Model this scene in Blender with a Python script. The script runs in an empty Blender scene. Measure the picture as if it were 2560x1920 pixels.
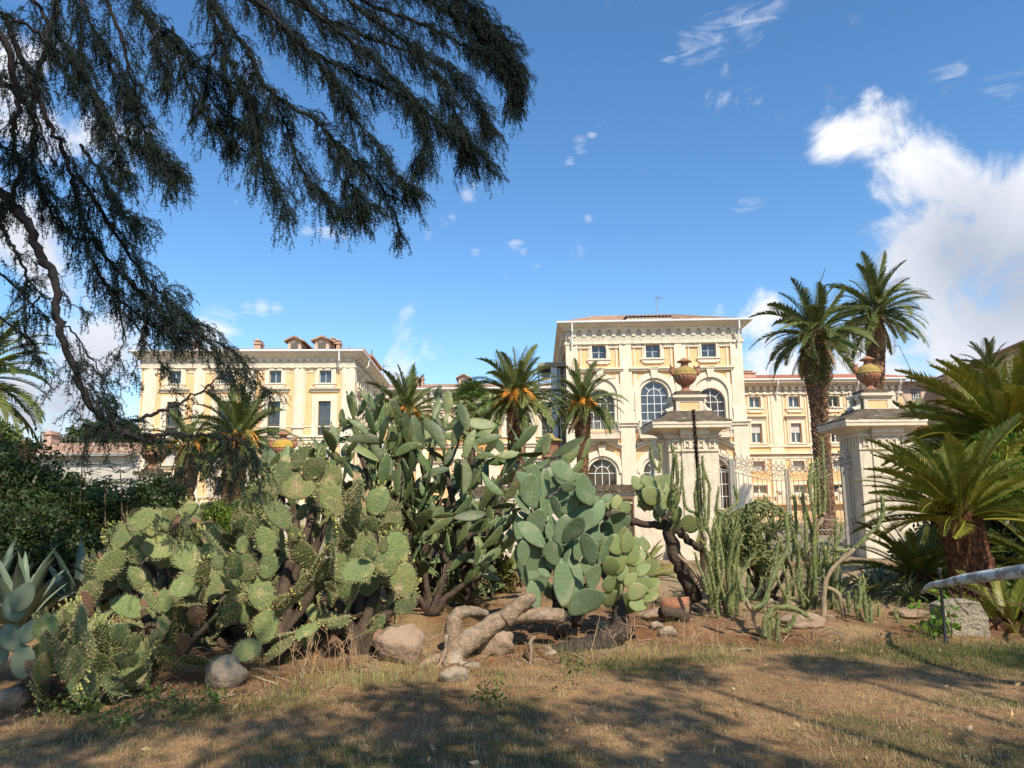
import bpy, math, random
import numpy as np
from mathutils import Matrix, Vector
R=math.radians; PI=math.pi
S=bpy.context.scene; COL=S.collection
# ---------------- camera ----------------
FPX=1870.0; PITCH=9.1; ROLL=-0.6; EYE=1.6
cam=bpy.data.cameras.new('camera'); camo=bpy.data.objects.new('camera',cam); COL.objects.link(camo)
cam.sensor_width=36; cam.lens=FPX/2560*36; cam.clip_start=.1; cam.clip_end=5000
CM=Matrix.Rotation(R(90+PITCH),4,'X')@Matrix.Rotation(R(ROLL),4,'Z')
camo.matrix_world=Matrix.Translation((0,0,EYE))@CM
S.camera=camo
CR=np.array(CM.to_3x3())
# ---------------- light ----------------
SUN_EL=47; SUN_AZ=24          # azimuth to the right of straight behind the camera
sv=Vector((math.sin(R(SUN_AZ))*math.cos(R(SUN_EL)),-math.cos(R(SUN_AZ))*math.cos(R(SUN_EL)),math.sin(R(SUN_EL))))
sl=bpy.data.lights.new('sun','SUN'); sl.energy=4.9; sl.angle=R(.5); sl.color=(1,.91,.75)
so=bpy.data.objects.new('sun',sl); COL.objects.link(so); so.rotation_euler=sv.to_track_quat('Z','Y').to_euler()
S.view_settings.view_transform='Standard'; S.view_settings.look='None'; S.view_settings.gamma=1
S.view_settings.exposure=.34
S.cycles.max_bounces=6; S.cycles.diffuse_bounces=3; S.cycles.glossy_bounces=2; S.cycles.transmission_bounces=3
S.cycles.caustics_reflective=False; S.cycles.caustics_refractive=False

def ray(px,py):
    return CR@np.array([(px-1280)/FPX,(960-py)/FPX,-1.0])
def At(px,py,Y):
    d=ray(px,py); return np.array([0,0,EYE])+d*(Y/d[1])
def proj(p):
    q=CR.T@(np.asarray(p,float)-np.array([0,0,EYE])); return 1280+FPX*q[0]/-q[2], 960-FPX*q[1]/-q[2]
def unit(v):
    v=np.asarray(v,float); return v/max(1e-9,np.linalg.norm(v))

# ---------------- world: sky with clouds ----------------
W=bpy.data.worlds.new('World'); S.world=W; W.use_nodes=True
nt=W.node_tree; nt.nodes.clear(); N=nt.nodes; LK=nt.links
def nd(t,**k):
    n=N.new(t)
    for a,b in k.items(): setattr(n,a,b)
    return n
out=nd('ShaderNodeOutputWorld'); bg=nd('ShaderNodeBackground'); bg.inputs[1].default_value=.13
LK.new(bg.outputs[0],out.inputs[0])
sky=nd('ShaderNodeTexSky',sky_type='NISHITA'); sky.sun_disc=False
sky.sun_elevation=R(SUN_EL); sky.sun_rotation=R(180-SUN_AZ); sky.air_density=1.0; sky.dust_density=.35; sky.ozone_density=1.9
tc=nd('ShaderNodeTexCoord')
hs=nd('ShaderNodeHueSaturation'); hs.inputs['Saturation'].default_value=1.24; hs.inputs['Value'].default_value=1.22
LK.new(sky.outputs[0],hs.inputs['Color'])
def mth(op,a,b=None,c=None,clamp=False):
    n=nd('ShaderNodeMath',operation=op); n.use_clamp=clamp
    for i,x in enumerate((a,b,c)):
        if x is None: continue
        if isinstance(x,(int,float)): n.inputs[i].default_value=x
        else: LK.new(x,n.inputs[i])
    return n.outputs[0]
def mask(blobs):
    acc=None
    for (px,py,r,s) in blobs:
        d=unit(ray(px,py))
        v=nd('ShaderNodeVectorMath',operation='DISTANCE'); LK.new(tc.outputs['Generated'],v.inputs[0]); v.inputs[1].default_value=tuple(d)
        rr=r/FPX
        m=nd('ShaderNodeMapRange'); LK.new(v.outputs['Value'],m.inputs[0])
        m.inputs[1].default_value=rr*1.5; m.inputs[2].default_value=rr*.25; m.inputs[3].default_value=0; m.inputs[4].default_value=s
        acc=m.outputs[0] if acc is None else mth('MAXIMUM',acc,m.outputs[0])
    return acc
big=[(2180,235,45,.7),(2120,350,70,.85),(2200,330,95,.95),(2290,440,120,1),(2400,500,120,1),(2220,480,70,.8),(2350,620,180,1.05),(2520,520,150,1.05),(2540,680,230,1.15),(2480,800,210,1.1),(2080,880,80,.85),(2180,920,170,1.15),(2440,900,150,1.05),(2020,930,110,.95),(1930,780,60,.7),(2330,880,160,1.05),(1920,890,85,.8),
     (90,330,170,.95),(260,460,120,.75),(60,560,110,.8),(200,700,120,.6),(260,880,110,.9),(110,1010,170,.9),(40,860,100,.7),(330,800,80,.5),(520,850,60,.62),(1000,960,60,.45)]
nz=nd('ShaderNodeTexNoise'); nz.inputs['Scale'].default_value=9; nz.inputs['Detail'].default_value=10; nz.inputs['Roughness'].default_value=.62; nz.inputs['Distortion'].default_value=.5
LK.new(tc.outputs['Generated'],nz.inputs['Vector'])
d1=mth('MULTIPLY',mth('SUBTRACT',nz.outputs[0],.5),4.2)
den=mth('MULTIPLY_ADD',mask(big),1.35,-.62)
den=mth('ADD',den,d1)
mr=nd('ShaderNodeMapRange',interpolation_type='SMOOTHSTEP'); LK.new(den,mr.inputs[0]); mr.inputs[1].default_value=-.15; mr.inputs[2].default_value=.75
# small wisps
wis=[(1675,150,34,.66),(1715,118,60,.68),(1780,85,80,.68),(1860,50,85,.67),(1930,15,80,.64),(1500,320,16,.8),(2500,230,70,.6),(2380,180,60,.55),(1450,360,30,.95),(1480,335,22,.9),(1425,400,20,.7),(1170,485,28,1),(1185,465,18,.9),(1105,560,32,.85),(1070,585,24,.8),(1130,545,20,.8),(820,582,34,.9),(770,575,24,.7),(860,585,24,.7),(655,767,30,.95),(620,767,24,.85),(690,767,24,.85),(1290,612,28,.8),(1310,630,20,.8),(1190,630,24,.8),(1210,600,14,.7),(1470,545,18,.9),(1350,372,16,.6),(1345,660,18,.7),(1265,688,20,.7),(1300,700,14,.5),(925,650,14,.7),(590,503,10,.7),(1870,500,60,.55),(1600,160,30,.5),(930,740,10,.3)]
nw=nd('ShaderNodeTexNoise'); nw.inputs['Scale'].default_value=26; nw.inputs['Detail'].default_value=8; nw.inputs['Roughness'].default_value=.6; nw.inputs['Distortion'].default_value=1.2
mp=nd('ShaderNodeMapping'); mp.inputs['Rotation'].default_value=(0,R(-35),0); mp.inputs['Scale'].default_value=(.42,1,2.2)
LK.new(tc.outputs['Generated'],mp.inputs['Vector']); LK.new(mp.outputs[0],nw.inputs['Vector'])
dw=mth('ADD',mth('MULTIPLY_ADD',mask(wis),1.2,-.62),mth('MULTIPLY',mth('SUBTRACT',nw.outputs[0],.5),2.2))
mw=nd('ShaderNodeMapRange',interpolation_type='SMOOTHSTEP'); LK.new(dw,mw.inputs[0]); mw.inputs[1].default_value=0; mw.inputs[2].default_value=.9; mw.inputs[4].default_value=.6
cov=mth('MAXIMUM',mr.outputs[0],mw.outputs[0])
# shade of the thick parts
gb=mask([(2420,640,150,1),(2540,700,170,1),(2300,560,70,.5),(2520,560,80,.6),(200,1000,160,.8),(60,620,120,.5)])
gn=mth('MULTIPLY',gb,mth('MULTIPLY_ADD',nz.outputs[0],1.2,.15),clamp=True)
gn=mth('ADD',gn,mth('MULTIPLY',mth('SUBTRACT',.62,nz.outputs[0],None,True),1.5),None,True); cc=nd('ShaderNodeMix',data_type='RGBA'); LK.new(gn,cc.inputs['Factor']); cc.inputs['A'].default_value=(6.3,6.4,6.75,1); cc.inputs['B'].default_value=(3.0,3.4,4.2,1)
mx=nd('ShaderNodeMix',data_type='RGBA'); LK.new(cov,mx.inputs['Factor']); LK.new(hs.outputs[0],mx.inputs['A']); LK.new(cc.outputs['Result'],mx.inputs['B'])
LK.new(mx.outputs['Result'],bg.inputs[0])
# the clouds stand in the northern part of the sky only; the rest is clear
bg2=nd('ShaderNodeBackground'); bg2.inputs[1].default_value=.13; LK.new(hs.outputs[0],bg2.inputs[0])
vd=nd('ShaderNodeVectorMath',operation='DOT_PRODUCT'); LK.new(tc.outputs['Generated'],vd.inputs[0]); vd.inputs[1].default_value=tuple(unit(ray(1280,760)))
ms=nd('ShaderNodeMixShader'); LK.new(mth('GREATER_THAN',vd.outputs['Value'],.70),ms.inputs[0]); LK.new(bg2.outputs[0],ms.inputs[1]); LK.new(bg.outputs[0],ms.inputs[2]); LK.new(ms.outputs[0],out.inputs[0])

# ---------------- mesh helpers ----------------
class MB:
    def __init__(s): s.v=[];s.f=[];s.c=[];s.n=0
    def add(s,V,F,m=0,col=None):
        V=np.asarray(V,float).reshape(-1,3)
        if not isinstance(F,(list,tuple)): F=[F]
        for f in F:
            f=np.atleast_2d(np.asarray(f,int))
            if f.size: s.f.append((f+s.n,m))
        s.v.append(V)
        if col is None: c=np.ones((len(V),4))
        else:
            c=np.ones((len(V),4)); c[:,:3]=col
        s.c.append(c); s.n+=len(V); return s
    def box(s,x0,x1,y0,y1,z0,z1,m=0,col=None):
        V=[(x,y,z) for x in (x0,x1) for y in (y0,y1) for z in (z0,z1)]
        return s.add(V,np.array([[0,1,3,2],[4,6,7,5],[0,4,5,1],[2,3,7,6],[0,2,6,4],[1,5,7,3]]),m,col)
    def tube(s,P,r,n=8,m=0,col=None,cap=True,jit=0,rng=None,ridge=None):
        P=np.asarray(P,float); k=len(P); r=np.ones(k)*r if np.isscalar(r) else np.asarray(r,float)
        T=np.gradient(P,axis=0); T/=np.maximum(np.linalg.norm(T,axis=1,keepdims=True),1e-9)
        a=np.array([0,0,1.]) if abs(T[0][2])<.9 else np.array([1.,0,0])
        u=unit(np.cross(T[0],a)); V=[]
        th=np.arange(n)/n*2*PI
        for i in range(k):
            u=unit(u-T[i]*u.dot(T[i])); w=np.cross(T[i],u)
            rr=r[i]*np.ones(n)
            if jit: rr=rr*(1+jit*rng.normal(size=n))
            if ridge is not None: rr=rr*(1+ridge*(vnoise(th*3.2+3*np.sin(i*.13),np.full(n,i*.07),1.0,3)-.5))
            V.append(P[i]+rr[:,None]*(np.cos(th)[:,None]*u+np.sin(th)[:,None]*w))
        V=np.concatenate(V); i,j=np.meshgrid(np.arange(k-1),np.arange(n),indexing='ij'); j2=(j+1)%n
        F=np.stack([i*n+j,i*n+j2,(i+1)*n+j2,(i+1)*n+j],-1).reshape(-1,4)
        FF=[F]
        if cap: FF+= [np.arange(n)[None,::-1],(np.arange(n)+(k-1)*n)[None]]
        return s.add(V,FF,m,col)
    def lathe(s,prof,n=20,c=(0,0,0),m=0,flute=None,ang=(0,2*PI)):
        prof=np.asarray(prof,float); k=len(prof); th=np.arange(n)/n*2*PI
        V=[]
        for i,(r,z) in enumerate(prof):
            rr=r*np.ones(n)
            if flute is not None and flute[0]<=i<=flute[1]: rr=rr*(1+flute[3]*np.abs(np.sin(th*flute[2]/2))-flute[3]*.5)
            V.append(np.stack([c[0]+rr*np.cos(th),c[1]+rr*np.sin(th),np.full(n,c[2]+z)],1))
        V=np.concatenate(V); i,j=np.meshgrid(np.arange(k-1),np.arange(n),indexing='ij'); j2=(j+1)%n
        F=np.stack([i*n+j,i*n+j2,(i+1)*n+j2,(i+1)*n+j],-1).reshape(-1,4)
        return s.add(V,[F,np.arange(n)[None,::-1],(np.arange(n)+(k-1)*n)[None]],m)
    def prism(s,poly,y0,y1,m=0):      # poly in (x,z), counter-clockwise seen from -y
        p=np.asarray(poly,float); k=len(p)
        V=np.concatenate([np.stack([p[:,0],np.full(k,y0),p[:,1]],1),np.stack([p[:,0],np.full(k,y1),p[:,1]],1)])
        q=np.arange(k); F=np.stack([q,q+k,(q+1)%k+k,(q+1)%k],1)
        return s.add(V,[F,q[None],(q+k)[None,::-1]],m)
    def ring(s,cx,cz,r0,r1,a0,a1,y0,y1,n=20,m=0):   # annular sector solid in the x-z plane
        a=np.linspace(a0,a1,n+1); V=[]
        for y in (y0,y1):
            for r in (r0,r1): V.append(np.stack([cx+r*np.cos(a),np.full(n+1,y),cz+r*np.sin(a)],1))
        V=np.concatenate(V); k=n+1; i=np.arange(n)
        q=lambda A,B:np.stack([A*k+i,A*k+i+1,B*k+i+1,B*k+i],1)
        return s.add(V,[q(0,1)[:,::-1],q(2,3),q(0,2),q(1,3)[:,::-1],[[0,k,3*k,2*k]],[[n,2*k+n,3*k+n,k+n]]],m)
    def mesh(s,name,mats,smooth=False,off=None):
        me=bpy.data.meshes.new(name)
        V=np.concatenate(s.v) if s.v else np.zeros((0,3))
        if off is not None: V=V-np.asarray(off,float)
        me.vertices.add(len(V)); me.vertices.foreach_set('co',V.ravel())
        li=np.concatenate([f.ravel() for f,_ in s.f]); lt=np.concatenate([np.full(len(f),f.shape[1]) for f,_ in s.f])
        mi=np.concatenate([np.full(len(f),m) for f,m in s.f])
        me.loops.add(len(li)); me.loops.foreach_set('vertex_index',li)
        me.polygons.add(len(lt)); me.polygons.foreach_set('loop_start',np.concatenate([[0],np.cumsum(lt)[:-1]])); me.polygons.foreach_set('loop_total',lt)
        for m in (mats if isinstance(mats,(list,tuple)) else [mats]): me.materials.append(m)
        me.polygons.foreach_set('material_index',mi)
        me.update(calc_edges=True)
        me.polygons.foreach_set('use_smooth',np.full(len(lt),bool(smooth)))
        ca=me.color_attributes.new('Col','FLOAT_COLOR','POINT'); ca.data.foreach_set('color',np.concatenate(s.c).ravel())
        return me
def thing(name,label,cat,loc=(0,0,0),rz=0,group=None):
    o=bpy.data.objects.new(name,None); COL.objects.link(o); o.location=tuple(loc); o.rotation_euler=(0,0,rz)
    o.empty_display_size=.2; o['label']=label; o['category']=cat
    if group: o['group']=group
    return o
def tag(o,label,cat,group=None):
    o['label']=label; o['category']=cat
    if group: o['group']=group
    return o
def top_loc(p):
    while p is not None and p.parent is not None: p=p.parent
    return np.array(p.location) if p is not None else np.zeros(3)
def obj(name,mb,mats,parent=None,smooth=False,local=False,loc=None,off=None):
    """world-built vertices are shifted to the parent's frame unless local"""
    o_=None
    if off is not None: o_=off
    elif parent is not None and not local: o_=top_loc(parent)
    me=mb.mesh(name,mats,smooth,o_) if isinstance(mb,MB) else mb
    o=bpy.data.objects.new(name,me); COL.objects.link(o)
    if parent is not None: o.parent=parent
    if loc is not None: o.location=tuple(loc)
    return o
def solo(name,mb,mats,label,cat,loc,smooth=False,group=None):
    o=obj(name,mb,mats,None,smooth,off=loc); o.location=tuple(loc); return tag(o,label,cat,group)
def inst(tree,parent,loc=(0,0,0)):
    name,me,ch=tree
    o=bpy.data.objects.new(name,me); COL.objects.link(o); o.parent=parent; o.location=tuple(loc)
    for c in ch: inst(c,o)
    return o

# ---------------- materials ----------------
MATS={}
def mat(name,col,rough=.8,var=.25,scale=6,col2=None,bump=0,bscale=None,spec=.3,attr=False,orand=0,trans=0,metal=0,detail=5,coord='Object',streak=0,c3=None,wave=None,spots=None,base=None):
    if name in MATS: return MATS[name]
    m=bpy.data.materials.new(name); m.use_nodes=True; t=m.node_tree; n=t.nodes; l=t.links
    b=n['Principled BSDF']; b.inputs['Roughness'].default_value=rough; b.inputs['Metallic'].default_value=metal
    b.inputs['Specular IOR Level'].default_value=spec
    def A(ty,**k):
        q=n.new(ty)
        for a,v in k.items(): setattr(q,a,v)
        return q
    co=A('ShaderNodeTexCoord').outputs[coord]; co0=co
    if orand:
        oi0=A('ShaderNodeObjectInfo'); va=A('ShaderNodeVectorMath',operation='MULTIPLY_ADD'); l.new(oi0.outputs['Random'],va.inputs[0]); va.inputs[1].default_value=(37,17,53); l.new(co,va.inputs[2]); co=va.outputs[0]
    nz=A('ShaderNodeTexNoise'); nz.inputs['Scale'].default_value=scale; nz.inputs['Detail'].default_value=detail; nz.inputs['Roughness'].default_value=.6
    l.new(co,nz.inputs['Vector'])
    rp=A('ShaderNodeMapRange'); rp.inputs[1].default_value=.3; rp.inputs[2].default_value=.7; l.new(nz.outputs[0],rp.inputs[0])
    c2=col2 if col2 else tuple(c*(1-var) for c in col); c1=col if col2 else tuple(min(1,c*(1+var*.5)) for c in col)
    mx=A('ShaderNodeMix',data_type='RGBA'); mx.inputs['A'].default_value=(*c1,1); mx.inputs['B'].default_value=(*c2,1); l.new(rp.outputs[0],mx.inputs['Factor'])
    cur=mx.outputs['Result']
    if c3:
        n3=A('ShaderNodeTexNoise'); n3.inputs['Scale'].default_value=c3[1]; n3.inputs['Detail'].default_value=6; l.new(co,n3.inputs['Vector'])
        r3=A('ShaderNodeMapRange'); r3.inputs[1].default_value=c3[2]; r3.inputs[2].default_value=c3[3]; l.new(n3.outputs[0],r3.inputs[0])
        m3=A('ShaderNodeMix',data_type='RGBA'); l.new(r3.outputs[0],m3.inputs['Factor']); l.new(cur,m3.inputs['A']); m3.inputs['B'].default_value=(*c3[0],1); cur=m3.outputs['Result']
    if streak:
        mp=A('ShaderNodeMapping'); mp.inputs['Scale'].default_value=(3,3,.35); l.new(co,mp.inputs[0])
        ns=A('ShaderNodeTexNoise'); ns.inputs['Scale'].default_value=2.2; ns.inputs['Detail'].default_value=8; l.new(mp.outputs[0],ns.inputs['Vector'])
        rs=A('ShaderNodeMapRange'); rs.inputs[1].default_value=.52; rs.inputs[2].default_value=.78; rs.inputs[4].default_value=streak; l.new(ns.outputs[0],rs.inputs[0])
        ms=A('ShaderNodeMix',data_type='RGBA'); l.new(rs.outputs[0],ms.inputs['Factor']); l.new(cur,ms.inputs['A']); ms.inputs['B'].default_value=(.16,.14,.11,1); cur=ms.outputs['Result']
    if spots:   # (colour, scale, radius)
        vo=A('ShaderNodeTexVoronoi'); vo.inputs['Scale'].default_value=spots[1]; vo.inputs['Randomness'].default_value=.35; l.new(co,vo.inputs['Vector'])
        rv=A('ShaderNodeMapRange'); rv.inputs[1].default_value=spots[2]; rv.inputs[2].default_value=spots[2]*.6; l.new(vo.outputs['Distance'],rv.inputs[0])
        mv=A('ShaderNodeMix',data_type='RGBA'); l.new(rv.outputs[0],mv.inputs['Factor']); l.new(cur,mv.inputs['A']); mv.inputs['B'].default_value=(*spots[0],1); cur=mv.outputs['Result']
    if base:    # corky base of a pad: (colour, height)
        sx_=A('ShaderNodeSeparateXYZ'); l.new(co0,sx_.inputs[0]); nb_=A('ShaderNodeMath',operation='MULTIPLY_ADD'); l.new(nz.outputs[0],nb_.inputs[0]); nb_.inputs[1].default_value=-.5; l.new(sx_.outputs['Z'],nb_.inputs[2])
        rb=A('ShaderNodeMapRange'); rb.inputs[1].default_value=base[1]-.25; rb.inputs[2].default_value=-.30; rb.inputs[4].default_value=.85; l.new(nb_.outputs[0],rb.inputs[0])
        mb_=A('ShaderNodeMix',data_type='RGBA'); l.new(rb.outputs[0],mb_.inputs['Factor']); l.new(cur,mb_.inputs['A']); mb_.inputs['B'].default_value=(*base[0],1); cur=mb_.outputs['Result']
    if attr:
        at=A('ShaderNodeAttribute',attribute_name='Col'); mm=A('ShaderNodeMix',data_type='RGBA',blend_type='MULTIPLY'); mm.inputs['Factor'].default_value=1
        l.new(cur,mm.inputs['A']); l.new(at.outputs['Color'],mm.inputs['B']); cur=mm.outputs['Result']
    if orand:
        oi=A('ShaderNodeObjectInfo'); rr=A('ShaderNodeMapRange'); rr.inputs[3].default_value=1-orand; rr.inputs[4].default_value=1+orand; l.new(oi.outputs['Random'],rr.inputs[0])
        h=A('ShaderNodeHueSaturation'); l.new(rr.outputs[0],h.inputs['Value']); l.new(cur,h.inputs['Color'])
        r2=A('ShaderNodeMapRange'); r2.inputs[3].default_value=.5-orand*.07; r2.inputs[4].default_value=.5+orand*.05
        mw=A('ShaderNodeMath',operation='MULTIPLY'); mw.inputs[1].default_value=7.31; l.new(oi.outputs['Random'],mw.inputs[0])
        fr=A('ShaderNodeMath',operation='FRACT'); l.new(mw.outputs[0],fr.inputs[0]); l.new(fr.outputs[0],r2.inputs[0]); l.new(r2.outputs[0],h.inputs['Hue']); cur=h.outputs['Color']
    l.new(cur,b.inputs['Base Color'])
    if bump:
        bs=bscale or scale*3
        bp=A('ShaderNodeBump'); bp.inputs['Strength'].default_value=1; bp.inputs['Distance'].default_value=bump
        if wave:
            wv=A('ShaderNodeTexWave',bands_direction=wave[0]); wv.inputs['Scale'].default_value=wave[1]; wv.inputs['Distortion'].default_value=wave[2]; wv.inputs['Detail'].default_value=3; wv.inputs['Detail Scale'].default_value=1.5
            l.new(co,wv.inputs['Vector']); l.new(wv.outputs['Fac'],bp.inputs['Height'])
        else:
            nb=A('ShaderNodeTexNoise'); nb.inputs['Scale'].default_value=bs; nb.inputs['Detail'].default_value=6; l.new(co,nb.inputs['Vector']); l.new(nb.outputs[0],bp.inputs['Height'])
        l.new(bp.outputs[0],b.inputs['Normal'])
    if trans:
        tr=A('ShaderNodeBsdfTranslucent'); l.new(cur,tr.inputs[0]); ms=A('ShaderNodeMixShader'); ms.inputs[0].default_value=trans
        l.new(b.outputs[0],ms.inputs[1]); l.new(tr.outputs[0],ms.inputs[2]); l.new(ms.outputs[0],n['Material Output'].inputs[0])
    MATS[name]=m; return m

M_cream=mat('cream_stucco',(.74,.64,.49),.9,.14,.9,bump=.004,bscale=25,streak=.30)
M_yellow=mat('yellow_stucco',(.77,.50,.255),.9,.16,.7,bump=.004,bscale=25,streak=.16)
M_pink=mat('pink_stucco',(.55,.40,.31),.9,.12,.8,streak=.12)
M_greyst=mat('grey_stucco',(.50,.46,.41),.9,.15,.8,streak=.12)
M_frieze=mat('frieze_stucco',(.52,.47,.38),.9,.15,2,streak=.4)
M_tile=mat('roof_tiles',(.42,.24,.15),.9,.3,5,col2=(.20,.13,.10),c3=((.45,.33,.22),1.3,.5,.65),bump=.03,bscale=14)
M_redtile=mat('red_roof_tiles',(.55,.22,.12),.9,.3,7,col2=(.34,.15,.09),bump=.03,bscale=14)
M_glass=mat('window_glass',(.050,.058,.068),.06,.6,.9,spec=.9,orand=.5)
M_brglass=mat('warm_dark_glass',(.05,.033,.024),.08,.7,.7,spec=.5)
M_dark=mat('dark_wood_frame',(.13,.11,.09),.6,.2,8)
M_white=mat('white_window_bars',(.72,.71,.68),.5,.08,8)
M_bluef=mat('grey_blue_frame',(.34,.39,.43),.5,.1,8)
M_shut=mat('grey_shutters',(.52,.49,.46),.7,.1,8)
M_iron=mat('rusty_painted_iron',(.33,.29,.25),.6,.3,9,col2=(.30,.17,.09),metal=.3,bump=.002,bscale=60)
M_ironl=mat('grey_painted_iron',(.33,.31,.27),.5,.2,9,metal=.3)
M_wiron=mat('pale_iron',(.62,.60,.56),.5,.1,9)
M_stone=mat('weathered_stone',(.66,.57,.43),.9,.14,3,streak=.40,bump=.01,bscale=18)
M_capst=mat('dark_lichen_stone',(.16,.125,.085),.95,.4,5,col2=(.06,.048,.035),c3=((.27,.22,.14),3,.58,.72),bump=.04,bscale=12)
M_terra=mat('terracotta',(.42,.18,.10),.85,.3,9,col2=(.22,.10,.065),bump=.01,bscale=30,c3=((.26,.20,.12),6,.5,.66))
M_lichen=mat('lichen_terracotta',(.42,.29,.08),.95,.3,14,col2=(.22,.19,.07),c3=((.50,.24,.12),8,.55,.68),bump=.015,bscale=40)
M_steel=mat('grey_steel',(.42,.46,.50),.4,.1,3,metal=.4)
M_brick=mat('chimney_brick',(.55,.36,.27),.9,.3,5)
# ---------------- ground ----------------
def sstep(a,b,x):
    t=np.clip((x-a)/(b-a),0,1); return t*t*(3-2*t)
_rn=np.random.default_rng(5); _G=_rn.random((256,256))
def vnoise(x,y,s=1.0,oct=3):
    x=np.asarray(x,float)*s; y=np.asarray(y,float)*s; r=0; a=.5; tot=0
    for o in range(oct):
        xi=np.floor(x).astype(int); yi=np.floor(y).astype(int); fx=x-xi; fy=y-yi; fx=fx*fx*(3-2*fx); fy=fy*fy*(3-2*fy)
        g=lambda i,j:_G[(xi+i+o*37)&255,(yi+j+o*91)&255]
        r=r+a*((g(0,0)*(1-fx)+g(1,0)*fx)*(1-fy)+(g(0,1)*(1-fx)+g(1,1)*fx)*fy); tot+=a; a*=.5; x=x*2; y=y*2
    return r/tot
def bed_edge(x): return np.interp(x,[-7,-4,-2.9,-1.1,1.9,5,8],[5.7,5.9,6.2,7.3,8.3,8.5,8.9])
def hgt(x,y):
    x=np.asarray(x,float); y=np.asarray(y,float); e=bed_edge(x)
    m=sstep(0,1.8,y-e)*(1-sstep(15,19,y))*sstep(-10,-7,x)*(1-sstep(7,9.5,x))
    n=(vnoise(x+50,y+50,.9)-.5)
    near=1-sstep(20,40,np.hypot(x,y))
    return .16*m+ (.05+.16*m)*n*near
def H(x,y): return float(hgt(x,y))
def Gp(px,py):
    """point of the ground seen at a pixel"""
    d=ray(px,py); t=EYE/-d[2]
    for _ in range(12):
        p=np.array([0,0,EYE])+d*t; t+= (p[2]-H(p[0],p[1]))/-d[2]*.9
    return np.array([0,0,EYE])+d*t
def ground_cols(x,y):
    e=bed_edge(x)+ (vnoise(x,y+9,1.3)-.5)*.9
    b=sstep(-.1,.35,y-e)*(1-sstep(17,20,y))
    p=vnoise(x+11,y+3,.75,4); q=vnoise(x-31,y+83,2.2,3)
    lawn=np.array([.38,.235,.125])+(p[...,None]-.5)*np.array([.20,.15,.09])
    gr=.75*sstep(.56,.70,vnoise(x+70,y+20,.8,4)+ .10*sstep(2.5,6,x)+.06*sstep(-.6,.4,y-e))
    gr=np.clip(gr+.8*sstep(2.2,4.2,x)*np.exp(-((y-e+.35)/.5)**2)+.45*np.exp(-((y-e+.15)/.3)**2)*sstep(.45,.6,vnoise(x+3,y*2,.9,3)),0,1)
    lawn=lawn*(1-gr[...,None])+np.array([.12,.12,.045])*gr[...,None]
    q=sstep(.3,.7,q); soil=np.array([.24,.115,.058])*(1-q[...,None])+np.array([.40,.265,.145])*q[...,None]
    sand=sstep(1.2,3.2,x)*sstep(.8,2.5,y-e); soil=soil*(1-sand[...,None])+np.array([.42,.31,.19])*sand[...,None]
    c=lawn*(1-b[...,None])+soil*b[...,None]
    far=sstep(19,23,y)[...,None]; c=c*(1-far)+np.array([.34,.29,.22])*far
    return np.clip(c,.01,1),gr,b
xs=np.concatenate([[-900,-400,-200,-100,-60,-40,-30,-22,-16],np.arange(-13,13.01,.09),[16,22,30,40,60,100,200,400,900]])
ys=np.concatenate([[-300,-100,-40,-20,-10,-5,0,2],np.arange(3,20,.09),np.arange(20,30,1),[34,40,50,65,80,100,140,200,400,900,1500]])
X,Y=np.meshgrid(xs,ys,indexing='ij'); Z=hgt(X,Y)
c,_,_=ground_cols(X,Y)
mb=MB(); i,j=np.meshgrid(np.arange(len(xs)-1),np.arange(len(ys)-1),indexing='ij'); q=i*len(ys)+j; k=len(ys)
mb.add(np.stack([X,Y,Z],-1).reshape(-1,3),np.stack([q,q+k,q+k+1,q+1],-1).reshape(-1,4),0,c.reshape(-1,3))
M_ground=mat('ground_soil_and_thatch',(1,1,1),.95,.5,14,col2=(.55,.5,.45),attr=True,bump=.02,bscale=45,detail=8,c3=((.8,.75,.65),30,.45,.7),spec=.1)
g=obj('ground',mb,M_ground,smooth=True); g['kind']='structure'

# ---------------- building kit ----------------
def wall(mb,u0,u1,z0,z1,ops,y=0,dep=.35,m=0,side=None):
    us=sorted(set([u0,u1]+[a for o in ops for a in o[:2]])); zs=sorted(set([z0,z1]+[a for o in ops for a in o[2:4]]))
    for a,b in zip(us,us[1:]):
        for c_,d in zip(zs,zs[1:]):
            cu=(a+b)/2; cz=(c_+d)/2
            if any(o[0]<cu<o[1] and o[2]<cz<o[3] for o in ops): continue
            mb.add([(a,y,c_),(b,y,c_),(b,y,d),(a,y,d)],np.array([[0,1,2,3]]),m)
    for o in ops:
        a,b,c_,d=o[:4]; arch=len(o)>4 and o[4]; r=(b-a)/2; sp=d-r if arch else d
        P=[(a,c_),(a,sp)]
        if arch:
            th=np.linspace(PI,0,17)[1:-1]; A=[((a+b)/2+r*math.cos(t),sp+r*math.sin(t)) for t in th]
            P+=A; L=[(a,sp)]+A[:8]; 
            mb.add([(x,y,z) for x,z in [(a,d)]+L],[[[0,i+1,i+2]] for i in range(len(L)-1)],m)
            Rr=A[7:]+[(b,sp)]
            mb.add([(x,y,z) for x,z in [(b,d)]+Rr],[[[0,i+1,i+2]] for i in range(len(Rr)-1)],m)
        P+=[(b,sp),(b,c_)]
        k=len(P); V=[(x,y,z) for x,z in P]+[(x,y+dep,z) for x,z in P]
        mb.add(V,[[[i,i+k,(i+1)%k+k,(i+1)%k]] for i in range(k)],m)
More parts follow.
